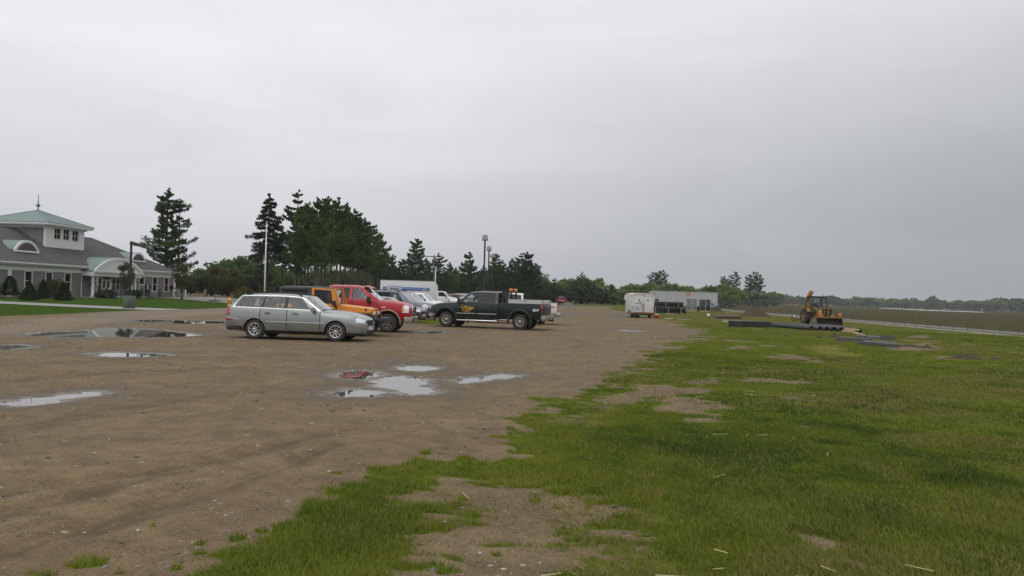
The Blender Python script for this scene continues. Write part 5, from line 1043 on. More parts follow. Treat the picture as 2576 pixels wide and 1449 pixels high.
h = -.05; c = simple('sedan', 'saloon_car', 'white car behind the cab of the dark green truck', WHT, nose_at(1245, 86, h, 2.34), h, (1, 1, 1.0))
h = .1; c = simple('sedan', 'saloon_car', 'pale silver car behind the white pickup', SIL2, nose_at(1345, 66, h, 2.34), h, (1, 1, 1.0))
# maroon minivan far off, tail towards the camera
X, Y = G(1413, 767); h = PI/2+.06; c = simple('suv', 'minivan', 'maroon red van parked alone far across the lot', paint('dull_red_paint', (.24, .02, .03), .3, 0, .2), (X, Y+2.3), h, (1, .98, .98), cat='van', rearside=GL_D)
mb = MB(); mb.box((-2.37, 0, .95), (.03, .5, .13)); mb.build('number_plate', PLATE, c.root); mb = MB(); mb.box((-2.38, 0, .6), (.14, 1.7, .2)); mb.build('rear_bumper', mat('maroon_dark', (.10, .012, .018)), c.root, bevel=.03)
# --------------------------------------------------------------- rental box truck
VANC = [(-.85, -.85, .55, 1.3, 1.32, .93, .90, .86, 0), (-.83, -.82, .5, 1.3, 1.88, .95, .91, .80, .06), (-.45, -.44, .5, 1.3, 1.90, .96, .92, .81, .06), (.50, .18, .5, 1.27, 1.88, .96, .91, .80, .06), (.72, .36, .5, 1.26, 1.85, .96, .90, .79, .05), (.82, .80, .5, 1.25, 1.28, .96, .89, .78, .04), (1.5, 1.5, .5, 1.14, 1.17, .95, .86, .74, .04), (1.78, 1.78, .52, 1.04, 1.07, .90, .82, .70, .03), (1.86, 1.86, .58, .92, .94, .82, .76, .64, .02)]
Yb = 95.0; Xl, Xr = D(957, 734, Yb)[0], D(1097, 738, Yb)[0]; LB = Xr-Xl; ZT = D(1030, 706, Yb)[2]
c = Car('box_truck', 'white rental box truck with blue stripes towering over the parked cars', VANC, (.95, -4.2), .39, [(4, 5, 8, 11, 'windscreen', False), (2, 3, 6, 7, 'window_1', True), (1, 4, 1, 5, 'door', True)], dict(windscreen=GL_W, window_1=GL_D), WHT, (Xr+.7, Yb+1.1), -.01, rim=(rimT[0], rimT[1]), cat='truck', tw=.26)
c.R = .39; c.mirror(.5, 1.38, BLACK, .24, .32, .24); c.seams([(1, 1.3, 7), (4, 1.3, 5)]); c.plate('headlight', CLEAR, 1.68, 1.84, .78, .95, off=.014)
mb = MB(); mb.box((1.86, 0, .62), (.14, 1.8, .18)); mb.build('front_bumper', CHROME, c.root, bevel=.02)
bx1 = -.72; bx0 = bx1-LB; BW = mat('white_box_panel', (.66, .67, .68), .5, var=.06, scale=1.2)
mb = MB(); prof = [(bx0, .95), (bx1, .95), (bx1, ZT-.5), (bx1-.16, ZT-.16), (bx1-.55, ZT), (bx0, ZT)]; mb.prism(prof, -1.12, 1.12, 0, 'XZ'); box = mb.build('cargo_box', BW, c.root, bevel=.03)
mb = MB(); mb.prism([(bx0-.01, ZT-.06), (bx1-.5, ZT-.06), (bx1-.5, ZT+.012), (bx0-.01, ZT+.012)], -1.135, 1.135, 0, 'XZ'); mb.box(((bx0+bx1)/2, 0, .93), (LB, 2.26, .1)); mb.box((bx0, 0, 2.0), (.08, 2.26, 2.2)); mb.build('edge_rail', ALU, box)
mb = MB(); mb.prism([(bx1+.004, ZT-.5), (bx1+.012, ZT-.5), (bx1-.15, ZT-.155), (bx1-.545, ZT+.008), (bx1-.56, ZT+.004), (bx1-.17, ZT-.16)], -1.1, 1.1, 0, 'XZ'); mb.build('nose_cap', mat('scuffed_grey_cap', (.34, .35, .35), .6, var=.3), box)
mb = MB(); mb.b2((bx0+.2, -.5, .62), (bx1+.3, .5, .86)); mb.build('chassis', BLACK, c.root); mb = MB(); mb.box((bx0-.1, 0, .6), (.2, 2.1, .14)); mb.build('rear_bumper', BLACK, c.root)
LBL = mat('light_blue_stripe', (.04, .19, .50), .5); NAV = mat('navy_stripe', (.012, .025, .20), .5); INK = mat('black_lettering', (.01, .01, .014), .5)
f = lambda t: bx0+LB*t
y0 = -1.124; zc = ZT-.98
def pan(pts, m, dy=0.0, par=None):
    mb = MB(); mb.prism([(f(a), zc+b) for a, b in pts], y0-.006-dy, y0+.002, 0, 'XZ'); return mb.build('stripe', m, box)
pan([(.045, .02), (.115, .02), (.115, .19), (.045, .19)], LBL); pan([(.045, -.20), (.115, -.20), (.115, -.03), (.045, -.03)], NAV)
pan([(.385, .02), (.90, .02), (.875, .19), (.385, .19)], LBL); pan([(.385, -.20), (.875, -.20), (.90, -.03), (.385, -.03)], NAV)
def rbox(a0, a1, b0, b1, r, m, dy):
    pts = []
    for (cx, cy, s0) in ((a1-r/LB, b1-r, 0), (a0+r/LB, b1-r, 90), (a0+r/LB, b0+r, 180), (a1-r/LB, b0+r, 270)):
        for k in range(4): an = math.radians(s0+k*30); pts.append((cx+r/LB*math.cos(an), cy+r*math.sin(an)))
    mb = MB(); mb.prism([(f(a), zc+b) for a, b in pts], y0-dy, y0+.002, 0, 'XZ'); mb.build('sign_panel', m, box)
rbox(.128, .372, -.33, .30, .08, NAV, .008); rbox(.138, .362, -.27, .24, .06, BW, .014)
put_text('PENSKE', .34, box, INK, (f(.25), y0-.02, zc-.02), (1, 0, 0), (0, 0, 1), shear=.25, bold=.012, sx=1.0)
put_text('Truck Rental', .17, box, INK, (f(.25), y0-.01, zc-.46), (1, 0, 0), (0, 0, 1), shear=.2, bold=.004); put_text('Local', .15, box, TW, (f(.79), y0-.014, zc+.10), (1, 0, 0), (0, 0, 1), shear=.2, bold=.003); put_text('One Way', .15, box, TW, (f(.79), y0-.014, zc-.12), (1, 0, 0), (0, 0, 1), shear=.2, bold=.003)
# ================================================================ SHINGLED BUILDING  (local: +s along the front towards the camera, +n out of the front, z up)
P0 = Vector((-41.9, 97.0, 0)); P1 = Vector((-43.6, 68.0, 0)); AX = (P1-P0).normalized(); NX = Vector((-AX.y, AX.x, 0)); NX = NX if NX.x > 0 else -NX
GZ = .22
B = thing('shingled_building', 'grey shingled visitor building with white trim, cupola and green metal barrel roofs', 'building', (P0.x, P0.y, 0))
B.matrix_world = Matrix(((AX.x, NX.x, 0, P0.x), (AX.y, NX.y, 0, P0.y), (0, 0, 1, 0), (0, 0, 0, 1)))
def shingle(name, lo, hi, row, wid, swap=False):
    m, nt, b = nm(name); oc = ocoord(nt); sp = nt.nodes.new('ShaderNodeSeparateXYZ'); nt.links.new(oc, sp.inputs[0])
    cb = nt.nodes.new('ShaderNodeCombineXYZ'); a = mth(nt, 'ADD', sp.outputs[0], sp.outputs[1]); nt.links.new(a, cb.inputs[0]); nt.links.new(sp.outputs[2], cb.inputs[1])
    br = nt.nodes.new('ShaderNodeTexBrick'); nt.links.new(cb.outputs[0], br.inputs['Vector']); br.inputs['Scale'].default_value = 1
    br.inputs['Brick Width'].default_value = wid; br.inputs['Row Height'].default_value = row; br.inputs['Mortar Size'].default_value = .012; br.inputs['Mortar Smooth'].default_value = .3; br.offset = .37
    br.inputs['Color1'].default_value = c4(lo); br.inputs['Color2'].default_value = c4(hi); br.inputs['Mortar'].default_value = c4([v*.42 for v in lo])
    c = mixc(nt, 1.0, br.outputs[0], mixc(nt, noise(nt, .7, oc, 4), (.82, .82, .82), (1.15, 1.13, 1.12)), 'MULTIPLY'); nt.links.new(c, b.inputs['Base Color']); b.inputs['Roughness'].default_value = .85
    bp = nt.nodes.new('ShaderNodeBump'); bp.inputs['Strength'].default_value = .5; bp.inputs['Distance'].default_value = .03; nt.links.new(br.outputs['Fac'], bp.inputs['Height']); bp.invert = True; nt.links.new(bp.outputs[0], b.inputs['Normal']); return m
SHG = shingle('grey_cedar_shingles', (.20, .185, .185), (.255, .238, .235), .20, .16)
ROOFM = shingle('brown_grey_asphalt_roof', (.070, .068, .064), (.104, .100, .094), .10, .3)
TRIM = mat('white_trim', (.69, .70, .68), .5, var=.06); CREAM = mat('cream_frame', (.60, .60, .53), .5, var=.06)
COPP = mat('green_standing_seam', (.215, .285, .27), .5, .15, var=.15, scale=1.2); COPS = mat('seam_rib', (.17, .23, .22), .5, .2)
WINM = glass('window_pane', (.05, .055, .06), .65); SOFF = mat('soffit_shade_board', (.42, .43, .41), .7)
S0, S1, DP, EZ, RZ = -2.3, 36.0, 11.4, 2.64, 6.78
# wall with real openings
def wall_openings(mb, s0, s1, z0, z1, holes, y0, y1, mi=0):
    xs = sorted(set([s0, s1]+[h[0] for h in holes]+[h[1] for h in holes])); 
    for a, b_ in zip(xs[:-1], xs[1:]):
        hs = [h for h in holes if h[0] <= a+1e-6 and h[1] >= b_-1e-6]
        if not hs: mb.b2((a, y0, z0), (b_, y1, z1), mi)
        else:
            h = hs[0]
            if h[2] > z0+1e-3: mb.b2((a, y0, z0), (b_, y1, h[2]), mi)
            if h[3] < z1-1e-3: mb.b2((a, y0, h[3]), (b_, y1, z1), mi)
WINS = [(24.5, 25.5), (21.6, 22.6), (18.72, 19.75), (4.85, 5.95), (1.9, 2.95), (-.9, .15), (27.9+1.4, 30.3), (32.2, 33.2)]
holes = [(a+.06, b_-.06, 1.0, 2.56) for a, b_ in WINS]+[(9.9, 14.5, .3, 2.42)]
mb = MB(); wall_openings(mb, S0, S1, -.1, EZ, holes, -.2, 0)
mb.b2((S0, -DP, -.1), (S0+.2, -.2, EZ)); mb.b2((S1-.2, -DP, -.1), (S1, -.2, EZ)); mb.b2((S0+.2, -DP, -.1), (S1-.2, -DP+.2, EZ)); wl = mb.build('wall', SHG, B)
mb = MB(); mb.b2((S0-.03, -.1, EZ), (S1+.03, .05, 3.1)); mb.b2((S0-.05, -DP, EZ), (S0-.0, -.1, 3.1)); mb.b2((S0-.02, -.2, 3.1), (S1, .42, 3.16))
mb.b2((S0-.03, -.12, -.1), (S0+.14, .04, EZ)); mb.b2((27.25, 0, -.1), (27.7, .05, EZ)); mb.b2((16.9, 0, .25), (17.05, .03, EZ)); mb.b2((8.0, 0, .25), (8.15, .03, EZ)); mb.build('frieze_and_corner_boards', TRIM, B)
mb = MB(); mb.b2((S0-.5, .42, 3.16), (S1, .5, 3.34)); mb.b2((S0-.5, -DP-.4, 3.16), (S0-.42, .42, 3.34)); mb.box(((S0+S1)/2, .56, 3.30), (S1-S0+1, .12, .12)); mb.build('gutter', TRIM, B)
E0 = [(S0-.5, .48, 3.34), (S1, .48, 3.34), (S1, -DP-.48, 3.34), (S0-.5, -DP-.48, 3.34)]; ry = -DP/2
mb = MB(); R0, R1 = (S0+8.2, ry, RZ), (S1-1.5, ry, RZ)
mb.add(E0+[R0, R1], [(0, 1, 5, 4), (1, 2, 5), (2, 3, 4, 5), (3, 0, 4), (3, 2, 1, 0)]); roof = mb.build('roof', ROOFM, B)
mb = MB(); mb.tube([R0, R1], .07, 6); mb.tube([E0[0], R0], .05, 6); mb.build('ridge_cap', ROOFM, roof)
for (a, b_) in WINS:
    fr = MB(); z0, z1 = 1.0, 2.56
    for p, q in (((a-.06, -.02, z0-.1), (a+.06, .045, z1+.06)), ((b_-.06, -.02, z0-.1), (b_+.06, .045, z1+.06)), ((a+.06, -.02, z1), (b_-.06, .045, z1+.06)), ((a-.1, -.02, z0-.13), (b_+.1, .075, z0-.02)), ((a+.06, -.09, 1.72), (b_-.06, -.05, 1.77))): fr.b2(p, q)
    f = fr.build('window', CREAM, B); pn = MB(); pn.b2((a+.05, -.11, z0-.03), (b_-.05, -.095, z1)); pn.build('pane', WINM, f)
    rm = MB(); rm.b2((a+.02, -.6, z0-.1), (b_-.02, -.58, z1)); rm.build('dim_room_sheet', mat('dim_room', (.03, .03, .032), .9), f)  # near-black sheet behind the pane, shade of the unlit room put into its colour
# cupola
TS0, TS1, TN0, TN1 = 12.32, 18.6, -2.75, -8.75
tw = MB(); tw.b2((TS0, TN1, 4.6), (TS1, TN0-.06, 7.25)); t_ = tw.build('cupola', SHG, B)
mb = MB(); wall_openings(mb, TS0-.02, TS1+.02, 4.9, 7.25, [(13.35, 14.4, 6.03, 7.03), (14.9, 15.9, 6.03, 7.03), (16.35, 17.35, 6.03, 7.03)], TN0-.06, TN0+.04); mb.b2((TS1+.0, TN1, 7.0), (TS1+.05, TN0, 7.25)); mb.b2((TS1+.0, TN0-.2, 4.9), (TS1+.05, TN0, 7.0)); mb.build('cupola_front', TRIM, B)
for a, b_ in ((13.35, 14.4), (14.9, 15.9), (16.35, 17.35)):
    fr = MB(); fr.b2((a, TN0-.05, 6.5), (b_, TN0+.0, 6.54)); fr.b2(((a+b_)/2-.015, TN0-.05, 6.03), ((a+b_)/2+.015, TN0-.005, 7.03)); fr.b2((a-.06, TN0+.04, 5.97), (b_+.06, TN0+.09, 6.03)); fr.b2((a-.05, TN0+.04, 6.03), (a, TN0+.07, 7.08)); fr.b2((b_, TN0+.04, 6.03), (b_+.05, TN0+.07, 7.08)); f = fr.build('window', CREAM, B)
    pn = MB(); pn.b2((a+.01, TN0-.056, 6.03), (b_-.01, TN0-.052, 7.03)); pn.build('pane', WINM, f)
eo = .62; cs, cn = (TS0+TS1)/2, (TN0+TN1)/2; AP = 8.98
mb = MB(); mb.b2((TS0-eo, TN1-eo, 7.25), (TS1+eo, TN0+eo, 7.32)); mb.b2((TS0-eo-.04, TN1-eo-.04, 7.32), (TS1+eo+.04, TN0+eo+.04, 7.52)); mb.b2((TS0-.2, TN1-.2, 7.1), (TS1+.2, TN0+.2, 7.25)); mb.build('cupola_cornice', TRIM, B)
cor = [(TS0-eo-.1, TN0+eo+.1, 7.52), (TS1+eo+.1, TN0+eo+.1, 7.52), (TS1+eo+.1, TN1-eo-.1, 7.52), (TS0-eo-.1, TN1-eo-.1, 7.52)]; ap = (cs, cn, AP)
mb = MB(); mb.add(cor+[ap], [(0, 1, 4), (1, 2, 4), (2, 3, 4), (3, 0, 4), (3, 2, 1, 0)])
for k in range(4):
    a, b_ = Vector(cor[k]), Vector(cor[(k+1) % 4]); mid = (a+b_)/2; A = Vector(ap); mb.bar(a, A, .1, .08, 1)
    n = 14
    for i in range(1, n):
        t = i/n; e = a.lerp(b_, t); lim = 1-abs(2*t-1); top = e+(A-mid)*lim; mb.bar(e+Vector((0, 0, .012)), top+Vector((0, 0, .012)), .035, .05, 1)
cr = mb.build('cupola_roof', [COPP, COPS], B)
mb = MB(); mb.lathe([(.16, 0), (.07, .2), (.05, .38), (.2, .52), (.22, .6), (.07, .72), (.045, .95), (.02, 1.75), (.001, 1.8)], 12, 0, (cs, cn, AP-.08)); mb.build('finial', mat('weathered_finial', (.16, .18, .22), .5, .5), cr)
# barrel dormers and entrance vault
def barrel(name, sc, w, zs, za, n0, n1, vent):
    """segmental vault across the front: centre sc, width w, springing zs, crown za, from n0 (front) back to n1"""
    h = za-zs; Rr = (w*w/4+h*h)/(2*h); zc = za-Rr; am = math.asin(min(1, w/2/Rr)); K = 14
    arc = lambda r, t: (sc+r*math.sin(-am+2*am*t), zc+r*math.cos(-am+2*am*t))
    mb = MB(); mb.grid(lambda u, v: (arc(Rr, u)[0], n0+.05+(n1-n0)*v, arc(Rr, u)[1]), K, 1); mb.grid(lambda u, v: (arc(Rr-.05, u)[0], n0+.05+(n1-n0)*v, arc(Rr-.05, u)[1]), K, 1)
    nr_ = max(5, int(abs(n1-n0)/.32))
    for i in range(nr_+1):
        y = n0+.02+(n1-n0)*i/nr_; mb.tube([(arc(Rr+.015, t)[0], y, arc(Rr+.015, t)[1]) for t in np.linspace(0, 1, 13)], .022, 4, 1)
    br = mb.build(name, [COPP, COPS], B)
    mb = MB(); th_ = .26 if w > 5 else .2
    for i in range(K):
        q = [arc(Rr+.03, i/K), arc(Rr+.03, (i+1)/K), arc(Rr-th_, (i+1)/K), arc(Rr-th_, i/K)]; mb.prism(q, n0+.12, n0-.02, 0, 'XZ')
    mb.b2((sc-w/2-.02, n0-.02, zs-.16), (sc+w/2+.02, n0+.13, zs)); mb.build('arch_trim', TRIM, br)
    pts = [arc(Rr-th_*.9, t) for t in np.linspace(0, 1, K+1)]; mb = MB(); mb.prism(pts, n0-.06, n0+.03, 0, 'XZ'); 
    if vent:
        g_ = mb.build('vent_backing', mat('dark_vent', (.05, .045, .05), .9), br); mb = MB(); k = 0
        z = zs+.03
        while z < za-th_-.05:
            hw = math.sqrt(max(0, (Rr-th_)**2-(z-zc)**2)); hw = min(hw, w/2-.1)
            if hw > .1: mb.bar((sc-hw, n0+.06, z), (sc+hw, n0+.06, z), .06, .03)
            z += .1
        mb.build('louvres', mat('grey_louvre', (.27, .25, .26), .7), g_)
    else: mb.build('gable_panel', TRIM, br)
    return br
barrel('roof_dormer', 23.6, 3.3, 4.48, 5.42, -1.25, -4.2, True); barrel('roof_dormer', 4.05, 3.1, 4.48, 5.40, -1.25, -4.2, True)
barrel('entrance_vault', 12.45, 9.3, 2.95, 4.42, 1.35, -2.6, False)
mb = MB(); mb.b2((7.9, .06, 2.58), (17.0, 1.33, 2.94)); mb.b2((7.85, .05, 2.42), (17.05, 1.3, 2.58)); mb.build('porch_beam', TRIM, B)
mb = MB(); mb.b2((7.6, 0.02, .1), (17.2, 1.7, .32)); mb.build('porch_floor', mat('porch_slab', (.42, .42, .40), .7), B)
for s in (16.75, 16.05, 9.55, 8.8):
    mb = MB(); mb.lathe([(.2, .32), (.2, .42), (.165, .46), (.15, 1.4), (.13, 2.3), (.17, 2.36), (.19, 2.42)], 16, 0, (s, 1.05, 0)); mb.build('porch_column', TRIM, B)
mb = MB(); wall_openings(mb, 9.9, 14.5, .3, 2.42, [(13.45, 14.2, 1.0, 2.25), (11.75, 13.2, .3, 2.15), (10.75, 11.45, 1.0, 2.25), (9.98, 10.65, 1.0, 2.25)], -.12, -.02); mb.build('entrance_frame', TRIM, B)
for a, b_ in ((13.45, 14.2), (10.75, 11.45), (9.98, 10.65)):
    mb = MB(); mb.b2((a-.04, -.03, 1.0), (a+.02, .02, 2.25)); mb.b2((b_-.02, -.03, 1.0), (b_+.04, .02, 2.25)); mb.b2((a, -.03, 1.6), (b_, -.01, 1.64)); f = mb.build('sidelight', CREAM, B); mb = MB(); mb.b2((a, -.09, 1.0), (b_, -.08, 2.25)); mb.build('pane', WINM, f)
for a, b_ in ((12.49, 13.2), (11.75, 12.46)):
    mb = MB(); wall_openings(mb, a, b_, .32, 2.12, [(a+.16, b_-.16, 1.25, 1.98), (a+.17, b_-.17, .52, 1.08)], -.09, -.05); f = mb.build('door', TRIM, B); mb = MB(); mb.b2((a+.12, -.075, .5), (b_-.12, -.07, 2.0)); mb.build('pane', WINM, f)
    mb = MB(); mb.box(((a+b_)/2+(.27 if a > 12 else -.27)*-1, -.02, 1.15), (.04, .06, .2)); mb.build('handle', BLACK, f)
mb = MB(); mb.b2((11.8, -.02, 2.16), (13.15, .03, 2.36)); mb.build('entrance_sign', mat('dark_sign_board', (.04, .05, .05), .5), B)
mb = MB(); mb.box((15.55, .08, 1.55), (.14, .14, .26)); mb.build('wall_lantern', BLACK, B)
# ---------------------------------------------------------------- things on the lawn
def gl(x, y): return (x, y, float(zg(x, y)))
X, Y = G(325, 776); LP = thing('lamp_post', 'square black lamp post with box head on a round concrete base', 'lamp post', (X, Y, 0), .5)
mb = MB(); mb.lathe([(.001, -.05), (.39, -.05), (.39, .84), (.36, .88), (.001, .88)], 24); mb.build('base', mat('mossy_concrete', (.11, .125, .105), .9, var=.5, bump=.3), LP)
mb = MB(); mb.box((0, 0, 2.8), (.15, .15, 3.74)); mb.box((0, 0, .95), (.3, .3, .1)); mb.build('pole', mat('dark_bronze', (.022, .021, .022), .5), LP, bevel=.01)
mb = MB(); mb.M = Matrix.Translation((0, 0, 4.5)) @ Matrix.Rotation(.16, 4, 'Y'); mb.prism([(-.1, -.08), (.85, -.06), (.85, .0), (.3, .13), (-.1, .16)], -.2, .2, 0, 'XZ'); mb.box((.5, 0, -.09), (.7, .4, .02), 1); mb.M = None; mb.build('lamp_head', [mat('brown_lamp_box', (.06, .05, .045), .5), CLEAR], LP, bevel=.01)
# person by the building
def skin(name, verts, edges, radii, m, parent, sub=1):
    me = bpy.data.meshes.new(name); me.from_pydata(verts, edges, []); o = bpy.data.objects.new(name, me); C.objects.link(o)
    o.modifiers.new('s', 'SKIN'); 
    for i, r in enumerate(radii):
        sv = me.skin_vertices[0].data[i]; sv.radius = r if hasattr(r, '__len__') else (r, r); sv.use_root = (i == 0)
    s_ = o.modifiers.new('u', 'SUBSURF'); s_.levels = sub; s_.render_levels = sub
    r = eval_mods(o); bpy.data.objects.remove(o); r.materials.clear(); r.materials.append(m); r.polygons.foreach_set('use_smooth', [True]*len(r.polygons)); return link(name, r, parent)
X, Y = -41.72, 92.1; PE = thing('person', 'person in navy jacket, white shirt and black trousers, hand raised, by the shingled wall', 'person', gl(X, Y), .45)
SKN = mat('skin', (.45, .26, .19), .6)
# figure faces -y ; z up
V = [(0, 0, .98), (0, .01, 1.2), (0, .01, 1.40), (0, 0, 1.50), (0, -.02, 1.58), (0, -.025, 1.70), (.19, .01, 1.42), (.25, .02, 1.14), (.24, -.06, .92), (-.19, .01, 1.42), (-.27, -.10, 1.20), (-.13, -.22, 1.46), (.10, 0, .94), (.12, -.01, .52), (.13, .02, .09), (.13, -.12, .04), (-.10, 0, .94), (-.12, -.01, .52), (-.14, .02, .09), (-.15, -.12, .04)]
Ed = [(0, 1), (1, 2), (2, 3), (3, 4), (4, 5), (2, 6), (6, 7), (7, 8), (2, 9), (9, 10), (10, 11), (0, 12), (12, 13), (13, 14), (14, 15), (0, 16), (16, 17), (17, 18), (18, 19)]
Rd = [(.15, .11), (.15, .11), (.17, .11), .06, (.075, .09), (.08, .1), .065, .048, .035, .065, .048, .035, .095, .065, .045, .04, .095, .065, .045, .04]
for sgn, b0, dr in ((1, 8, Vector((0, -.25, -1))), (-1, 11, Vector((.25, -.1, .9)))):
    d = dr.normalized(); sd = Vector((0, 1, 0)) if sgn > 0 else Vector((1, .3, 0)).normalized(); o0 = Vector(V[b0])
    V.append(tuple(o0+d*.07)); pi_ = len(V)-1; Ed.append((b0, pi_)); Rd.append((.032, .02))
    for k, L in enumerate((.065, .075, .07, .055)):
        q = o0+d*.1+sd*(-.03+.02*k); V.append(tuple(q)); a = len(V)-1; V.append(tuple(q+d*L*.55+Vector((0, -.012, 0)))); V.append(tuple(q+d*L*.9+Vector((0, -.035, 0)))); Ed += [(pi_, a), (a, a+1), (a+1, a+2)]; Rd += [.009, .009, .008]
    q = o0+d*.04+sd*-.04; V += [tuple(q), tuple(q+d*.05+sd*-.02)]; Ed += [(b0, len(V)-2), (len(V)-2, len(V)-1)]; Rd += [.011, .009]
skin('body', V, Ed, Rd, SKN, PE)
JK = mat('navy_jacket', (.022, .024, .055), .8, var=.25, bump=.2); TR = mat('black_trousers', (.012, .012, .015), .85)
skin('jacket', [(0, .02, .92), (0, .02, 1.15), (0, .02, 1.42), (.2, .01, 1.43), (.26, .02, 1.14), (.25, -.05, .96), (-.2, .01, 1.43), (-.28, -.09, 1.2), (-.17, -.2, 1.40)], [(0, 1), (1, 2), (2, 3), (3, 4), (4, 5), (2, 6), (6, 7), (7, 8)], [(.27, .19), (.26, .185), (.25, .17), .095, .08, .065, .095, .08, .06], JK, PE)
skin('trousers', [(0, 0, 1.0), (.11, 0, .9), (.13, -.01, .5), (.14, .02, .1), (-.11, 0, .9), (-.13, -.01, .5), (-.15, .02, .1)], [(0, 1), (1, 2), (2, 3), (0, 4), (4, 5), (5, 6)], [(.22, .165), .14, .10, .08, .14, .10, .08], TR, PE)
mb = MB(); mb.grid(lambda u, v: ((-.085+.17*u)*(1-.25*v), -.165-.03*math.sin(PI*u)-.012*math.sin(PI*v), .93+.5*v), 6, 6); mb.grid(lambda u, v: ((-.085+.17*u)*(1-.25*v), -.10, .93+.5*v), 6, 6); mb.build('shirt', mat('white_shirt', (.66, .68, .72), .8), PE)
mb = MB(); mb.lathe([(.001, .085), (.055, .078), (.092, .045), (.104, 0)], 14, 0, (0, .0, 1.735)); mb.box((0, .075, 1.68), (.15, .06, .12)); mb.build('hair', mat('brown_hair', (.05, .03, .02), .8), PE)
mb = MB()
for ex in (-.032, .032): mb.lathe([(.001, .008), (.009, .004), (.012, 0)], 8, 0, (ex, -.118, 1.655), 'Y')
mb.box((0, -.118, 1.585), (.045, .008, .01)); mb.build('face_features', mat('dark_eye', (.05, .025, .022), .5), PE); mb = MB(); mb.prism([(-.016, 0), (.016, 0), (0, .05)], -.135, -.10, 0, 'XZ'); 
for v in range(len(mb.v)): mb.v[v] = (mb.v[v][0], mb.v[v][1], mb.v[v][2]+1.61)
mb.build('nose', SKN, PE)
for sx_ in (-.14, .14): mb = MB(); mb.box((sx_, -.05, .045), (.1, .28, .09)); mb.build('shoe', BLACK, PE, bevel=.03)
# stone post with notice, bollards
STN = mat('grey_granite', (.155, .15, .15), .85, var=.3, scale=12, bump=.3)
x, y = -41.2, 89.6; t = thing('granite_post', 'granite post carrying a small green notice left of the man', 'post', gl(x, y)); mb = MB(); mb.box((0, 0, .5), (.4, .4, 1.1)); mb.build('post', STN, t, bevel=.02)
mb = MB(); mb.box((0, -.05, 1.28), (.46, .05, .42), 0, .4); mb.box((.03, -.08, 1.22), (.4, .03, .16), 1, .4); mb.build('notice_plate', [mat('pale_notice', (.45, .52, .46), .5), mat('green_notice', (.06, .2, .09), .5)], t)
bl = MB(); bl.box((0, 0, .42), (.28, .28, .95)); bl.box((0, 0, .9), (.2, .2, .06)); bme = bl.mesh('granite_bollard', STN, .03)
BOL = [(*G(*crop(805, 622, 500, 1080, 5.6), .2), 'granite bollard in front of the far windows of the shingled building'), (*G(*crop(1268, 668, 500, 1080, 5.6), .15), 'granite bollard on the lawn edge at the far corner'), (*G(*crop(1175, 610, 500, 1080, 5.6), .2), 'granite bollard beside the white rail beyond the walkway'), (*G(*crop(1795, 610, 500, 1080, 5.6), .2), 'granite bollard before the dark hedge, behind the young copper tree')] if False else []
def cp(x, y, x0, y0, s): return ((x/s+x0)/1.5901, (y/s+y0)/1.5901)
for (a, b_, z, lab) in [(805, 622, .2, 'granite bollard in front of the far windows of the shingled building'), (1268, 668, .15, 'granite bollard at the walkway edge under the young leafy tree'), (1175, 612, .2, 'left bollard beside the white rail beyond the walkway'), (1795, 612, .2, 'bollard standing alone before the dark hedge'), (1310, 608, .2, 'right bollard beside the white rail beyond the walkway')]:
    x, y = G(*cp(a, b_, 500, 1080, 5.6), z); o = bpy.data.objects.new('granite_bollard', bme); C.objects.link(o); o.location = gl(x, y); tag(o, lab, 'bollard', 'granite bollards by the walkway'); o.scale = (1, 1, 1.15)
x, y = G(*cp(1175, 605, 500, 1080, 5.6), .2); t = thing('rail_fence', 'short white rail fence past the far corner of the building', 'fence', gl(x, y+2)); mb = MB(); mb.box((-.6, 0, .8), (1.9, .07, .12)); mb.build('rail', TRIM, t)
for dx in (-1.4, .25): mb = MB(); mb.box((dx, 0, .45), (.14, .14, 1.0)); mb.build('post', TRIM, t)
x, y = -41.2, 97.3; t = thing('flower_pot', 'basket of dark red flowers at the far corner of the building', 'flowers', (x, y, .22)); mb = MB(); mb.lathe([(.001, .9), (.22, .9), (.16, 1.12), (.1, 1.14)], 10); mb.tube([(0, 0, 0), (0, 0, .95)], .025, 6); mb.build('stand', BLACK, t)
rn = np.random.default_rng(3); p = rn.normal(0, .11, (200, 3))+[0, 0, 1.25]; link('flowers', crown_mesh('flowers', cards(rn, p, rn.normal(0, 1, (200, 3)), .12, .8, 1), rn.random(200), foliage('crimson_petals', (.12, .008, .025), (.30, .02, .06), .2)), t)
x, y = -41.3, 81.7; t = thing('terracotta_pot', 'tall terracotta planter beside the left porch columns', 'planter', (x-.3, y-.8, .2)); mb = MB(); mb.lathe([(.001, 0), (.2, 0), (.3, .5), (.34, .62), (.28, .62), (.25, .5)], 14); mb.build('pot', mat('terracotta', (.24, .10, .055), .8), t); p = rn.normal(0, .14, (160, 3))*[1, 1, 2.0]+[0, 0, .95]; link('plant', crown_mesh('plant', cards(rn, p, rn.normal(0, 1, (160, 3)), .2, .4, 1), rn.random(160), foliage('russet_stems', (.09, .045, .02), (.18, .09, .05), .2)), t)
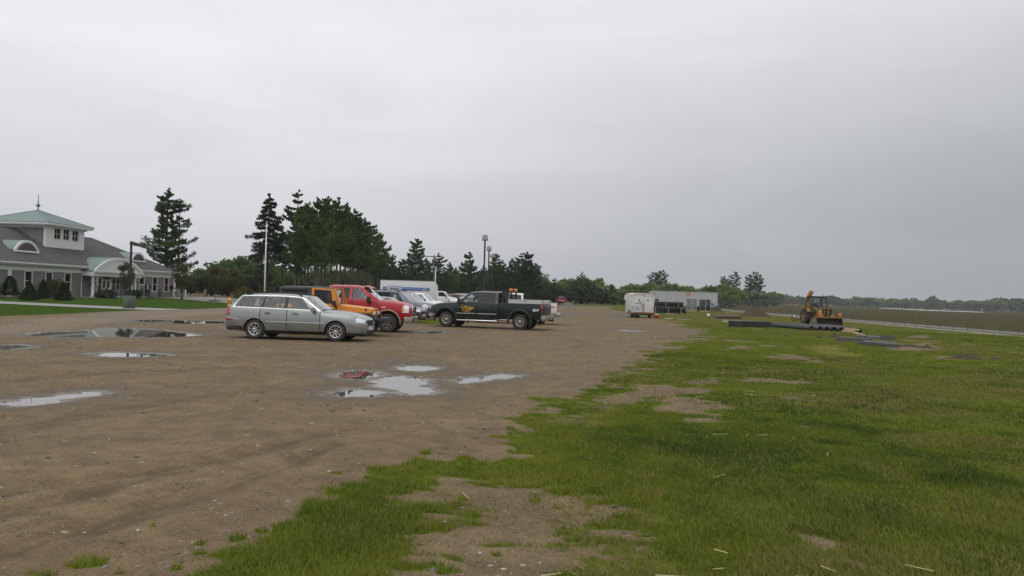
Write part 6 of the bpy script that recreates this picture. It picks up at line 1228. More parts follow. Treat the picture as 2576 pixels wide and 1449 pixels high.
# hydrant
X, Y = G(577, 769, .03); t = thing('fire_hydrant', 'yellow fire hydrant at the edge of the lawn behind the estate car', 'hydrant', (X, Y, float(zg(X, Y))-.02), .6); YEL = mat('hydrant_yellow', (.62, .33, .015), .4, var=.1)
mb = MB(); mb.lathe([(.001, 0), (.2, 0), (.2, .05), (.15, .07), (.14, .5), (.19, .52), (.19, .57), (.16, .6), (.12, .7), (.05, .76), (.04, .8), (.001, .8)], 18); mb.build('barrel', YEL, t)
for a in (0, PI): mb = MB(); mb.M = Matrix.Rotation(a, 4, 'Z'); mb.lathe([(.06, .1), (.08, .17), (.08, .23), (.001, .25)], 12, 0, (0, 0, .42), 'X'); mb.M = None; mb.build('side_cap', YEL, t)
mb = MB(); mb.lathe([(.09, -.1), (.11, -.18), (.11, -.24), (.001, -.26)], 14, 0, (0, 0, .40), 'Y'); mb.build('front_cap', YEL, t)
# flagpole with a limp flag
Yf = 89; p = D(665, 745, Yf); t = thing('flagpole', 'white flagpole with gold ball and limp striped flag at half mast', 'flagpole', gl(p[0], Yf)); Hf = D(672, 560, Yf)[2]-t.location.z
mb = MB(); mb.tube([(0, 0, 0), (0, 0, Hf*.4), (0, 0, Hf)], [.085, .075, .05], 12); mb.build('pole', WHITEP, t); mb = MB(); mb.lathe([(.001, -.1), (.07, -.06), (.1, 0), (.07, .06), (.001, .1)], 12, 0, (0, 0, Hf+.08)); mb.build('finial', mat('gold_ball', (.7, .45, .1), .3, .8), t)
m, nt, b = nm('striped_flag_cloth'); at_ = nt.nodes.new('ShaderNodeUVMap'); wv = nt.nodes.new('ShaderNodeSeparateXYZ'); nt.links.new(attr(nt, 'fu') if False else at_.outputs[0], wv.inputs[0])
st = mth(nt, 'GREATER_THAN', mth(nt, 'FRACT', mth(nt, 'MULTIPLY', wv.outputs[1], 6.5)), .5); ca = mixc(nt, st, (.36, .015, .03), (.62, .60, .60)); can = mth(nt, 'MULTIPLY', mth(nt, 'LESS_THAN', wv.outputs[0], .4), mth(nt, 'GREATER_THAN', wv.outputs[1], .46)); nt.links.new(mixc(nt, can, ca, (.02, .025, .10)), b.inputs['Base Color']); b.inputs['Roughness'].default_value = .8
fz = D(668, 628, Yf)[2]-t.location.z; mb = MB()
def fl(u, v):  # u along the fly, v down the hoist: hangs in folds beside the pole
    x = -.08-.30*u*(.4+.6*v)-.02; y = .10*math.sin(u*16)*(.3+u); return (x, y, fz+.3-1.25*v*(1-.1*u)-1.15*u*(1-.25*v))
nu_, nv_ = 26, 14; mb.grid(fl, nu_, nv_); o = mb.build('flag', m, t); uv = o.data.uv_layers.new(name='UVMap')
for lp in o.data.loops: i = lp.vertex_index; uv.data[lp.index].uv = ((i//(nv_+1))/nu_, 1-(i % (nv_+1))/nv_)
# tall white mast, timber utility pole, three lot lights
p = D(1094, 740, 118); t = thing('white_mast', 'thin white mast standing behind the nose of the box truck', 'mast', (p[0], 118, 0)); mb = MB(); mb.tube([(0, 0, 0), (0, 0, D(1094, 677, 118)[2])], [.09, .07], 8); mb.build('pole', WHITEP, t)
p = D(1090, 740, 150); t = thing('utility_pole', 'wooden utility pole with crossarms in front of the middle wood', 'utility pole', (p[0], 150, 0), .2); Hu = D(1090, 641, 150)[2]; UW = mat('weathered_pole', (.10, .085, .07), .9, var=.3); mb = MB(); mb.tube([(0, 0, 0), (0, 0, Hu)], [.17, .11], 8); mb.build('pole', UW, t)
for dz, L in ((.35, 3.4), (1.6, 2.6)): mb = MB(); mb.box((0, .14, Hu-dz), (L, .12, .14)); [mb.lathe([(.04, 0), (.06, .1), (.001, .2)], 6, 0, (x, .14, Hu-dz+.07)) for x in (-L*.45, -L*.2, L*.2, L*.45)]; mb.build('crossarm', UW, t)
for dx in (-.4, 0, .4): mb = MB(); mb.lathe([(.001, 0), (.17, 0), (.17, .7), (.001, .75)], 10, 0, (dx, .3, Hu-2.9)); mb.build('transformer', STEEL, t)
def lotlight(px, yt, Y, lab, rz):
    p = D(px, 745, Y); t = thing('lot_light', lab, 'light pole', (p[0], Y, 0), rz, 'square lot lights'); H = D(px, yt, Y)[2]
    mb = MB(); mb.box((0, 0, (H-.6)/2), (.2, .2, H-.6)); mb.build('pole', mat('dark_bronze', (.022, .021, .022)), t)
    mb = MB(); mb.prism([(-.36, 0), (.36, 0), (.33, .66), (-.33, .66)], -.34, .34, 0, 'XZ'); 
    mb.v = [(a, b_, c_+H-.75) for a, b_, c_ in mb.v]; mb.build('lamp_housing', mat('pale_lamp_housing', (.36, .34, .32), .5, var=.15), t, bevel=.02); mb = MB(); mb.box((0, 0, H-.78), (.76, .76, .06)); mb.box((0, 0, H-.06), (.2, .2, .1)); mb.build('lamp_rim', mat('dark_bronze', (.022, .021, .022)), t)
lotlight(1216, 590, 111, 'tallest and nearest of the three square headed lot lights', .2); lotlight(1227, 619, 136.7, 'middle one of the three square headed lot lights', .2); lotlight(1237.5, 638, 161.5, 'farthest and lowest of the three square headed lot lights', .2)
p = D(1628, 735, 150); 
# ================================================================ RIGHT HAND SIDE: BUILDER'S YARD
# --- white cargo trailer
Yt = 71.6; pL, pR = D(cp(490, 0, 2490, 1160, 12.075)[0], 760, Yt), D(cp(1545, 0, 2490, 1160, 12.075)[0], 760, Yt)
TWd = pR[0]-pL[0]; CT = thing('cargo_trailer', 'white enclosed cargo trailer with double rear doors and lettering', 'trailer', ((pL[0]+pR[0])/2, Yt, 0), .025)
TB = mat('dirty_white_trailer', (.62, .63, .61), .5, var=.12, scale=2); hw = TWd/2; z0, z1 = .42, 2.12; LT = 3.9
mb = MB(); mb.b2((-hw, 0, z0), (hw, LT, z1)); bd = mb.build('body', TB, CT, bevel=.05)
mb = MB(); mb.grid(lambda u, v: (-hw-.03+(2*hw+.06)*u, -.06+(LT+.1)*v, z1-.03+.16*math.sin(PI*u)**.6), 14, 2); mb.grid(lambda u, v: (-hw-.03+(2*hw+.06)*u, -.05, z1-.16+(.13+.16*math.sin(PI*u)**.6)*v), 14, 2); mb.build('roof', mat('trailer_roof', (.55, .54, .49), .5), CT)
for k in (-.62, -.08, .0, .08, .62): mb = MB(); mb.lathe([(.001, -.075), (.03, -.07), (.03, -.05)], 10, 0, (k*hw*1.4, 0, z1-.03), 'Y'); mb.build('marker_lamp', mat('dark_red_lens', (.08, .02, .02), .3), CT)
zb, zt = .52, z1-.18
for a, b_, nm_ in ((-hw+.1, -.005, 'L'), (.005, hw-.1, 'R')):
    mb = MB(); mb.b2((a, -.035, zb), (b_, .005, zt)); d = mb.build('door', TB, CT, bevel=.012)
    for z in (zb+.14, zt-.2):
        mb = MB(); x = a if nm_ == 'L' else b_; s_ = 1 if nm_ == 'L' else -1; mb.b2((x-.05*s_, -.05, z-.025), (x+.22*s_, -.035, z+.025)); mb.build('hinge', ALU, d)
    xc = a+.46 if nm_ == 'L' else a+.36; mb = MB(); mb.lathe([(.055, -.05), (.095, -.05), (.095, -.035)], 16, 1, (xc, 0, zt-.32), 'Y'); mb.lathe([(.001, -.047), (.058, -.047)], 12, 0, (xc, 0, zt-.32), 'Y'); mb.build('vent', [TB, BLACK], d)
for x in (-.05, .06): mb = MB(); mb.tube([(x, -.06, zb+.02), (x, -.06, zt-.02)], .016, 6); mb.build('lock_bar', ALU, CT)
mb = MB(); mb.b2((-.28, -.075, 1.16), (.07, -.045, 1.19)); mb.b2((-.16, -.07, .86), (-.04, -.045, .92)); mb.build('latch', mat('worn_brass', (.2, .16, .1), .5, .6), CT)
mb = MB(); mb.b2((-hw, -.05, .40), (hw, .02, .50)); mb.build('rear_sill', mat('rusty_red_sill', (.24, .055, .03), .8, var=.4), CT)
mb = MB(); mb.b2((-hw, -.03, .28), (hw, .1, .40)); mb.b2((-.5, .1, .28), (.5, LT, .40)); mb.build('chassis', BLACK, CT)
for s_ in (-1, 1):
    mb = MB(); mb.b2((s_*(hw-.05)-.025, -.06, .72), (s_*(hw-.05)+.025, -.03, 1.02)); mb.build('tail_light', RED_LENS, CT)
    w_ = link('wheel', rimT[0], CT, (s_*(hw-.16), 1.35, .36)); w_.rotation_euler = (0, 0, PI/2+(0 if s_ < 0 else PI)); w_.scale = (.92, .75, .92); link('rim', rimT[1], w_)
    mb = MB(); mb.box((s_*(hw+.02), 1.35, .62), (.1, 1.0, .06)); mb.box((s_*(hw+.02), .86, .5), (.1, .05, .24)); mb.box((s_*(hw+.02), 1.84, .5), (.1, .05, .24)); mb.build('fender', BLACK, CT)
PP = mat('purple_grey_lettering', (.12, .10, .20), .6); put_text('Don', .155, CT, PP, (-.30, -.042, zt-.52), (1, 0, 0), (0, 0, 1), bold=.004); put_text('Facciobene', .15, CT, PP, (-.50, -.042, zt-.64), (1, 0, 0), (0, 0, 1), bold=.003, sx=1.0); put_text('321-727-7100', .125, CT, mat('faded_grey_lettering', (.25, .25, .28), .6), (-.50, -.042, zb+.46), (1, 0, 0), (0, 0, 1), bold=.002, sx=1.02)
mb = MB(); mb.b2((-.66, -.06, zb+.20), (-.36, -.04, zb+.37), 0); mb.b2((-.635, -.066, zb+.225), (-.385, -.058, zb+.345), 1); mb.build('number_plate', [BLACK, PLATE], CT)
put_text('75391', .08, CT, INK, (-.51, -.07, zb+.285), (1, 0, 0), (0, 0, 1))
mb = MB(); mb.b2((-hw-.16, LT-.5, z1-.55), (-hw, LT-.35, z1-.1)); mb.build('side_awning_box', TB, CT)
xr = CT.location.x+hw+.2; t = thing('cool_box', 'red cool box with white lid beside the cargo trailer', 'cool box', (xr, Yt-.2, 0)); mb = MB(); mb.box((0, 0, .17), (.36, .32, .34)); mb.build('tub', mat('red_plastic', (.34, .012, .02), .4), t, bevel=.03); mb = MB(); mb.box((0, 0, .38), (.39, .35, .07)); mb.build('lid', WHITEP, t, bevel=.02)
mb = MB(); mb.M = Matrix.Rotation(.3, 4, 'Z'); mb.box((0, 0, .06), (.75, .14, .04)); mb.box((0, 0, .02), (.1, .12, .04)); tag(mb.build('white_board', mat('white_painted_wood', (.68, .69, .67), .6), loc=(xr+.95, Yt-.8, 0)), 'short white board lying right of the red cool box', 'board')
t_ = MB(); t_.box((0, 0, .11), (.9, .3, .22)); tag(t_.build('timber_block', WOOD, loc=(CT.location.x-.4, Yt+2.4, 0), bevel=.01), 'timber block under the cargo trailer', 'block')
# --- long grey trailer
Ys = 140; a, b_ = D(1643, 755, Ys), D(1806, 759, Ys+1.5); L = b_[0]-a[0]; zt1 = D(1643, 731.6, Ys)[2]; ST = thing('semi_trailer', 'long grey box trailer standing behind the pipes and pallets', 'trailer', (a[0], Ys, 0), math.atan2(1.5, L)); GT = mat('pale_grey_trailer_skin', (.46, .465, .47), .55, .1, var=.1, scale=.6)
mb = MB(); mb.b2((0, 0, .72), (L, 2.4, zt1)); bx = mb.build('box', GT, ST)
mb = MB()
for k in range(1, 22): mb.box((L*k/22, -.008, (zt1+.72)/2), (.03, .02, zt1-.9))
mb.b2((0, -.02, zt1-.12), (L, -.004, zt1+.02)); mb.b2((0, -.02, .70), (L, -.004, .84)); mb.b2((-.03, -.03, .72), (.14, 0.0, zt1)); mb.b2((L-.14, -.03, .72), (L+.03, 0.0, zt1)); mb.build('side_ribs', mat('trailer_rail', (.40, .40, .41), .55, .1), bx)
mb = MB(); mb.box((L*.54, -.03, zt1-.42), (.85, .012, .36)); mb.build('orange_sign', mat('orange_sign', (.58, .22, .03), .5), ST); mb = MB(); mb.box((.25, -.034, zt1-.5), (.25, .012, .25)); mb.build('orange_sign', mat('orange_sign', (.58, .22, .03)), ST); mb = MB(); mb.box((L-.75, -.03, .96), (.5, .012, .12)); mb.build('reflector', RED_LENS, ST)
for x in (L-1.2, L-2.4, 1.0):
    for y in (.25, 2.15): w_ = link('wheel', rimT[0], ST, (x, y, .45)); w_.scale = (1.2, 1.2, 1.2); link('rim', rimT[1], w_)
mb = MB(); mb.b2((.5, .9, .5), (L-.5, 1.5, .72)); mb.build('chassis', BLACK, ST)
# --- stack of black pipes with wooden battens
Yp = 97.5; xl, xr = D(1612, 760, Yp)[0], D(1725.5, 760, Yp)[0]; PK = mat('black_plastic_pipe', (.014, .014, .016), .42, var=.4, scale=3); rng2 = random.Random(8)
STK = 'black pipe bundles'
for bi, (zb_, rows, x0, x1, lab) in enumerate([(.08, 4, xl, xr, 'lower bundle of black plastic pipes with wooden battens'), (.80, 4, xl-.2, xr-.35, 'upper bundle of black plastic pipes resting on the lower bundle')]):
    t = thing('pipe_bundle', lab, 'pipes', (x0, Yp, zb_), -.02, STK)
    for j in range(rows):
        for i in range(5):
            mb = MB(); r = .085; L = x1-x0+rng2.uniform(-.15, .1); y = i*.18+(.09 if j % 2 else 0); z = .1+j*.158
            mb.lathe([(r-.02, 0), (r, 0), (r, L), (r-.02, L), (r-.02, L-.3), (.001, L-.3)], 12, 0, (0, y, z), 'X'); mb.build('pipe', PK, t)
    for x in np.linspace(.25, x1-x0-.6, 4): mb = MB(); mb.box((x, -.11, .38), (.07, .04, .8)); mb.box((x, .4, .72), (.07, 1.0, .05)); mb.box((x, .4, -.01), (.08, 1.0, .06)); mb.build('batten', mat('grey_batten', (.30, .25, .19), .8, var=.3), t)
mb = MB(); mb.lathe([(.001, 0), (.25, 0), (.22, .22), (.12, .3), (.001, .3)], 10); tag(mb.build('black_sack', PK, loc=(D(1647, 760, Yp)[0]+.3, Yp+.3, 1.5)), 'black rounded bag on top of the pipe stack', 'bag')
# --- pallets of stacked chambers
def rack(px0, px1, Y, H, m, lab, gaps):
    x0, x1 = D(px0, 758, Y)[0], D(px1, 758, Y)[0]; t = thing('pallet_stack', lab, 'pallet', (x0, Y, 0)); n = 7
    for k in range(n):
        mb = MB(); z = .14+k*(H-.14)/n; w_ = x1-x0; mb.box((w_/2, .5, z+(H/n)*.4), (w_-.02*(k % 2), 1.1, H/n*.82)); 
        for i in range(5): mb.box((w_*(i+.5)/5, -.06, z+(H/n)*.4), (w_*.09, .06, H/n*.8))
        mb.build('crate', m, t, bevel=.02)
    for z in np.linspace(.35, H-.25, gaps): mb = MB(); mb.box((w_*.52, -.11, z), (.13, .02, .14)); mb.build('label', WHITEP, t)
    mb = MB(); mb.box((w_/2, .5, .07), (w_+.06, 1.2, .13)); mb.build('pallet', WOOD, t)
    for xx in (0, w_): mb = MB(); mb.box((xx, -.1, H/2), (.06, .04, H)); mb.build('post', mat('grey_batten', (.30, .25, .19)), t)
rack(1731, 1752, 130, 2.0, mat('grey_plastic', (.17, .18, .20), .5), 'tall grey stacked crates on a pallet before the long trailer', 4); rack(1762, 1787, 130, 1.95, PK, 'tall black stacked crates on a pallet before the long trailer', 5)
X, Y = G(1801, 783); t = thing('rubble_heap', 'heap of dark roots and torn black sheet at the tail of the long trailer', 'heap', (X, Y, 0)); rn = np.random.default_rng(9)
def heap(name, label, cat, loc, rx, ry, h, m, seed, rough=.25, parent=None, n=22, group=None, sharp=1.3):
    mb = MB()
    def f(u, v):
        a = v*2*PI; r = u; nz = fbm(np.array([math.cos(a)*r*3+seed]), np.array([math.sin(a)*r*3+seed*2]), seed, 4)[0]; rr_ = 1+.25*fbm(np.array([math.cos(a)*1.5+9]), np.array([math.sin(a)*1.5+seed]), seed+3, 2)[0]*2
        return (rx*r*math.cos(a)*rr_, ry*r*math.sin(a)*rr_, h*(1-r)**(1/sharp)*(1-.0*r)*(1+rough*nz*2)+rough*h*nz*r*(1-r)*2-.03*r)
    mb.grid(f, n, 40, 0, True); o = mb.build(name, m, parent, weld=True)
    if parent is None: o.location = loc; tag(o, label, cat, group)
    return o
heap('heap', None, None, None, 1.0, .8, .9, mat('dark_roots', (.06, .045, .035), .95, var=.5, scale=4, bump=1), 5, .6, t); mb = MB(); mb.grid(lambda u, v: (-.9+1.6*u, .5+.3*v, .95+.3*math.sin(u*7)*v+.25*v), 10, 4); mb.build('blue_tarpaulin', mat('blue_tarp', (.03, .09, .22), .5), t)
mb = MB(); mb.bar((0, 0, .02), (-.55, .1, 1.0), .14, .03); tag(mb.build('leaning_plank', WOOD, loc=(D(1793, 780, 134)[0], 134, 0)), 'plank leaning between the black crates and the root heap', 'plank')
# --- sectioned timber platform
q = [G(*cp(a, b_, 2200, 1050, 3.22)) for a, b_ in ((2005, 672), (2160, 726), (2460, 730), (2290, 690))]
t = thing('timber_mats', 'low stack of rusty brown ribbed timber panels lying on the grass', 'panels', (q[1][0], q[1][1], 0)); u_ = Vector((q[2][0]-q[1][0], q[2][1]-q[1][1], 0)); v_ = Vector((q[0][0]-q[1][0], q[0][1]-q[1][1], 0)); v_ = v_*min(1, 6/v_.length)
BR = mat('rusty_brown_boards', (.115, .075, .05), .85, var=.35, scale=4)
for k in range(2):
    mb = MB(); o_ = Vector((.05*k, .06*k, .03+k*.13)); mb.add([o_, o_+u_, o_+u_+v_, o_+v_]+[p_+Vector((0, 0, .11)) for p_ in (o_, o_+u_, o_+u_+v_, o_+v_)], [(3, 2, 1, 0), (4, 5, 6, 7), (0, 1, 5, 4), (1, 2, 6, 5), (2, 3, 7, 6), (3, 0, 4, 7)])
    for i in range(14): p_ = o_+u_*((i+.5)/14); mb.bar(p_+Vector((0, -.02, .06)), p_+v_+Vector((0, 0, .128)), .1, .05)
    mb.build('panel', BR, t)
x, y = G(*cp(2040, 700, 2200, 1050, 3.22)); mb = MB(); mb.lathe([(.001, 0), (.15, 0), (.17, .34), (.15, .34), (.14, .05)], 14); tag(mb.build('bucket', WHITEP, loc=(x, y, 0)), 'white bucket beside the ribbed timber panels', 'bucket')
for (a, b_, c_, d_, lab, m) in [(1490, 672, 1590, 665, 'pale plank lying before the pipe stack, left of two', WOOD), (1585, 675, 1640, 678, 'short grey board lying before the pipe stack', STEEL), (1660, 738, 1820, 745, 'thin pale pole lying on the grass behind the lot edge', STEEL), (2250, 650, 2405, 655, 'grey pole on the grass behind the ribbed panels', STEEL), (2230, 762, 2290, 768, 'white pipe end poking out behind the black slabs', WHITEP)]:
    A, B_ = G(*cp(a, b_, 2200, 1050, 3.22)), G(*cp(c_, d_, 2200, 1050, 3.22)); mb = MB(); mb.bar((0, 0, .05), (B_[0]-A[0], B_[1]-A[1], .05), .12, .06); tag(mb.build('loose_plank', m, loc=(A[0], A[1], 0)), lab, 'plank')
A = G(*cp(1710, 668, 2200, 1050, 3.22)); mb = MB(); mb.bar((0, 0, .02), (-.45, .5, .75), .07, .04); tag(mb.build('leaning_plank', WOOD, loc=(A[0], A[1], 0)), 'yellow stick leaning on the right end of the pipe stack', 'plank')
# --- big dirt pile
X, Y = G(1909, 797); heap('dirt_pile', 'large cone shaped pile of red brown earth near the fence', 'dirt pile', (X, Y+1.6, 0), 2.0, 1.9, 1.42, SOILM, 11, .3, n=34, sharp=1.0)
# --- black slab stacks
SLB = mat('black_filter_block', (.026, .030, .031), .75, var=.35, scale=10, bump=.3); SLT = mat('pale_block_top', (.10, .105, .105), .8)  # block tops get a paler grey than their sides
for (x0_, x1_, yb_, n, lab) in [(1831, 1864, 822, 3, 'left stack of black plastic slabs on the grass'), (1866, 1936, 823, 3, 'right longer stack of black plastic slabs on the grass')]:
    a, b_ = G(x0_, yb_-.5), G(x1_, yb_+1.2); t = thing('slab_stack', lab, 'slabs', (a[0], a[1], 0), math.atan2(b_[1]-a[1], b_[0]-a[0])); L = math.dist(a, b_)
    for k in range(n): mb = MB(); mb.box((L/2+(k % 2)*.03, .55, .07+k*.125), (L-.06*(k % 2), 1.1, .115)); mb.build('slab', SLB, t, bevel=.008)
    mb = MB(); mb.box((L/2, .55, .07+n*.125-.05), (L-.02, 1.08, .012)); mb.build('top_sheet', SLT, t)
a, b_ = G(1936, 823), G(2010, 827); mb = MB(); mb.bar((0, 1.2, .3), (b_[0]-a[0], b_[1]-a[1]+1.6, .3), .5, .02); mb.bar((0, 1.2, .14), (b_[0]-a[0], b_[1]-a[1]+1.6, .14), .5, .26, 1); tag(mb.build('board_pile', [SLT, SLB], loc=(a[0], a[1], 0)), 'grey topped flat boards between the black slabs and the large pipes', 'boards')
# --- large corrugated black pipes
CP = mat('corrugated_grey_black_pipe', (.065, .066, .072), .6, var=.35, scale=5)
near = [(2042, 831), (2063, 832), (2080, 832.5), (2098, 833), (2116, 834), (2138, 835), (2163, 838.5)]; far_ = [(1938, 822), (1970, 821), (2000, 820.5), (2026, 821), (2048, 822), (2070, 824), (2098, 827)]
for i, (a, b_) in enumerate(zip(near, far_)):
    A, B_ = G(*a), G(*b_); L = min(math.dist(A, B_), 6.5); h = math.atan2(B_[1]-A[1], B_[0]-A[0]); r = .145; n = int(L/.07); prof = [(r-.035, .3), (r-.035, 0), (r, 0)]
    for k in range(n): prof += [(r, .01+k*.07), (r, .035+k*.07), (r-.018, .045+k*.07), (r-.018, .07+k*.07)]
    mb = MB(); mb.lathe(prof, 16, 0, (0, 0, r), 'X', smooth=False); mb.lathe([(.001, .32), (r-.035, .3)], 16, 1, (0, 0, r), 'X'); o = mb.build('corrugated_pipe', [CP, WELL], loc=(A[0], A[1], 0)); o.rotation_euler = (0, 0, h)
    tag(o, ['leftmost', 'second', 'third', 'fourth', 'fifth', 'sixth', 'rightmost and nearest'][i]+' of the seven fat corrugated pipes lying in a row', 'pipe', 'corrugated pipes on the grass')
LB = thing('lumber_pile', 'small pile of yellow timber lengths in front of the corrugated pipes', 'timber', (*G(2113, 834), 0)); o0 = G(2113, 834)
for (a, b_, c_, d_, z) in [(2112, 833, 2150, 839, .05), (2116, 833, 2158, 840, .05), (2120, 833.5, 2150, 838, .13), (2150, 840, 2173, 844, .05), (2125, 834, 2160, 839, .2)]:
    A, B_ = G(a, b_), G(c_, d_); mb = MB(); mb.bar((A[0]-o0[0], A[1]-o0[1], z), (B_[0]-o0[0], B_[1]-o0[1], z), .14, .07); mb.build('plank', WOOD, LB)
# --- scattered grey blocks
GBL = mat('grey_hollow_block', (.085, .086, .09), .75, var=.3, scale=9, bump=.4)
def slab(px, w_, d_, h_, ang, lab, tilt=0.0, z=0):
    x, y = G(*px); t = MB(); t.box((0, 0, h_/2), (w_, d_, h_))
    for k in range(5): t.box((-w_/2+w_*(k+.5)/5, 0, h_+.006), (w_/5*.85, d_*.96, .012), 0)
    o = t.build('drainage_panel', GBL, loc=(x, y, z), bevel=.01); o.rotation_euler = (tilt, 0, ang); tag(o, lab, 'panel', 'grey panels on the grass')
slab((2150, 857), 1.5, .75, .13, -.35, 'long grey panel beside the heap of brown soil'); slab((2183, 866), .9, .5, .07, -.3, 'thin half buried grey panel between the long panel and the stepped ones'); slab((2205, 868), 1.0, .8, .14, -.35, 'largest of three stepped grey panels', .04); slab((2226, 871), .75, .5, .14, -.35, 'middle one of three stepped grey panels', .05); slab((2242, 873), .6, .45, .14, -.35, 'smallest and right end of three stepped grey panels', .05)
slab((2192, 850), 1.5, .5, .09, -.45, 'flat pale grey panel behind the stepped ones', .05); slab((2214, 851.5), 1.2, .5, .08, -.4, 'grey panel leaning at the back of the scatter', .12); slab((2232, 855), .7, .12, .2, -.5, 'grey panel standing on edge at the right of the scatter')
for (px, rx, ry, h_, sd, lab) in [((2100, 849), .42, .4, .2, 3, 'clod of brown soil left of the long grey panel'), ((2118, 858), .40, .35, .16, 4, 'second lower clod of brown soil beside the long grey panel'), ((2060, 850), .16, .15, .1, 5, 'tiny clod of soil alone on the grass'), ((2290, 872), .8, .4, .1, 6, 'spread of dark soil right of the stepped panels'), ((2330, 876), .45, .3, .12, 7, 'dark soil lump at the right end of the bare strip'), ((2428, 903), .62, .4, .17, 8, 'dark mound of dug soil on the right grass'), ((2502, 905), .34, .25, .08, 9, 'small flat mound of soil at the far right'), ((1930, 820.5), .1, .1, .08, 10, 'little lump of earth at the foot of the slabs')]:
    x, y = G(*px); heap('soil_clod', lab, 'soil', (x, y, 0), rx, ry, h_, SOILM, sd, .5, n=12)
# --- chain link fence
FN = thing('chain_link_fence', 'long grey chain link fence along the airfield side', 'fence', (FENCE[0][0], FENCE[0][1], 0)); fo = Vector((FENCE[0][0], FENCE[0][1], 0))
FST = mat('dull_fence_steel', (.13, .14, .125), .7, .1)
m, nt, b = nm('chain_link_mesh'); nt.nodes.remove(b); at_ = nt.nodes.new('ShaderNodeUVMap'); sp = nt.nodes.new('ShaderNodeSeparateXYZ'); nt.links.new(at_.outputs[0], sp.inputs[0])
d1 = mth(nt, 'FRACT', mth(nt, 'MULTIPLY', mth(nt, 'ADD', sp.outputs[0], sp.outputs[1]), 14.0)); d2 = mth(nt, 'FRACT', mth(nt, 'MULTIPLY', mth(nt, 'SUBTRACT', sp.outputs[0], sp.outputs[1]), 14.0)); wr = mth(nt, 'MAXIMUM', mth(nt, 'LESS_THAN', d1, .085), mth(nt, 'LESS_THAN', d2, .085))
df = nt.nodes.new('ShaderNodeBsdfPrincipled'); df.inputs['Base Color'].default_value = (.11, .125, .12, 1); df.inputs['Metallic'].default_value = .3; df.inputs['Roughness'].default_value = .5; tp = nt.nodes.new('ShaderNodeBsdfTransparent'); mx = nt.nodes.new('ShaderNodeMixShader'); nt.links.new(wr, mx.inputs[0]); nt.links.new(tp.outputs[0], mx.inputs[1]); nt.links.new(df.outputs[0], mx.inputs[2]); nt.links.new(mx.outputs[0], nt.nodes['Material Output'].inputs[0])
pts = [Vector((x, y, 0))-fo for x, y in FENCE]; vs = []; fs = []; uvs = []; acc = 0; HF = 2.0
for i, p in enumerate(pts):
    if i: acc += (p-pts[i-1]).length
    vs += [(p.x, p.y, .03), (p.x, p.y, HF)]; uvs += [(acc, 0), (acc, HF)]
fs = [(2*i, 2*i+2, 2*i+3, 2*i+1) for i in range(len(pts)-1)]; me = bpy.data.meshes.new('mesh_fabric'); me.from_pydata(vs, [], fs); me.materials.append(m); uv = me.uv_layers.new(name='UVMap')
for lp in me.loops: uv.data[lp.index].uv = uvs[lp.vertex_index]
link('mesh_fabric', me, FN); mb = MB(); mb.tube([p+Vector((0, 0, HF)) for p in pts], .024, 6); mb.build('top_rail', FST, FN); mb = MB(); mb.tube([(0, 0, 0), (0, 0, HF+.06)], [.017, .017], 8); mb.lathe([(.03, HF+.05), (.028, HF+.1), (.001, HF+.11)], 8); pm = mb.mesh('post', FST)
seg = 0; d = 0.0
for i in range(1, len(pts)):
    L = (pts[i]-pts[i-1]).length
    while d < L: p = pts[i-1].lerp(pts[i], d/L); link('post', pm, FN, p); d += 2.3
    d -= L
# ================================================================ BACKHOE LOADER
X, Y = G(2089, 819); BH = thing('backhoe_loader', 'old yellow backhoe loader with cab and wide front bucket by the fence', 'digger', (X, Y+.15, 0), .08); sc_ = 1.0
YM = mat('worn_digger_yellow', (.27, .16, .03), .6, var=.45, scale=3, dirt=.4); BK2 = mat('cab_black', (.02, .02, .024), .5); ORD = mat('faded_red_orange', (.50, .13, .05), .6, var=.25); DIRTB = mat('muddy_bucket', (.05, .035, .025), .9, var=.6, scale=5, bump=.5)
# local: -y towards the camera (front of the machine), x right
mb = MB(); W2 = 1.09
def bk(u, v): a = -.5+2.5*v; return ((-1+2*u)*W2, .05+.40*math.cos(a)*-1+.42, .36-.36*math.sin(1.2-a*.95)) 
pr = [(.0, .02), (.30, .02), (.46, .12), (.52, .30), (.46, .50), (.30, .66), (.12, .70), (.12, .66), (.28, .62), (.41, .48), (.46, .30), (.41, .15), (.28, .06), (0, .05)]
mb.prism([(a, b_) for a, b_ in pr], -W2, W2, 0, 'YZ'); bu = mb.build('bucket', DIRTB, BH)
mb = MB(); mb.prism([(.08, .63), (.16, .63), (.16, .73), (.08, .73)], -W2-.02, W2+.02, 0, 'YZ'); mb.build('bucket_rim', YM, bu)
for s_ in (-1, 1): mb = MB(); mb.prism(pr[:7], s_*W2-.02, s_*W2+.02, 0, 'YZ'); mb.build('bucket_side', YM if s_ < 0 else DIRTB, bu)
for x in (-.70, .98): mb = MB(); mb.lathe([(.13, 0), (.16, .06), (.15, .28), (.08, .36), (.06, .42), (.001, .42)], 10, 0, (x, .3, .70)); mb.build('bucket_cylinder', ORD, BH)
for x in (-.42, .50):
    mb = MB(); mb.bar((x, .35, .66), (x*.9, 1.1, 1.12), .12, .2); mb.bar((x*.9, 1.1, 1.12), (x*.9, 2.3, 1.55), .12, .22); mb.build('loader_arm', YM, BH, bevel=.02)
    mb = MB(); mb.tube([(x*.8, .5, .72), (x*.8, 1.4, 1.5)], .05, 8); mb.build('hydraulic_ram', CHROME, BH)
mb = MB(); mb.box((.06, 1.35, 1.08), (.74, 1.5, .78)); mb.build('engine_hood', YM, BH, bevel=.04); mb = MB(); mb.box((.06, .585, 1.08), (.76, .05, .80))
for k in range(8): mb.box((.06, .56, .80+k*.08), (.62, .02, .02), 0)
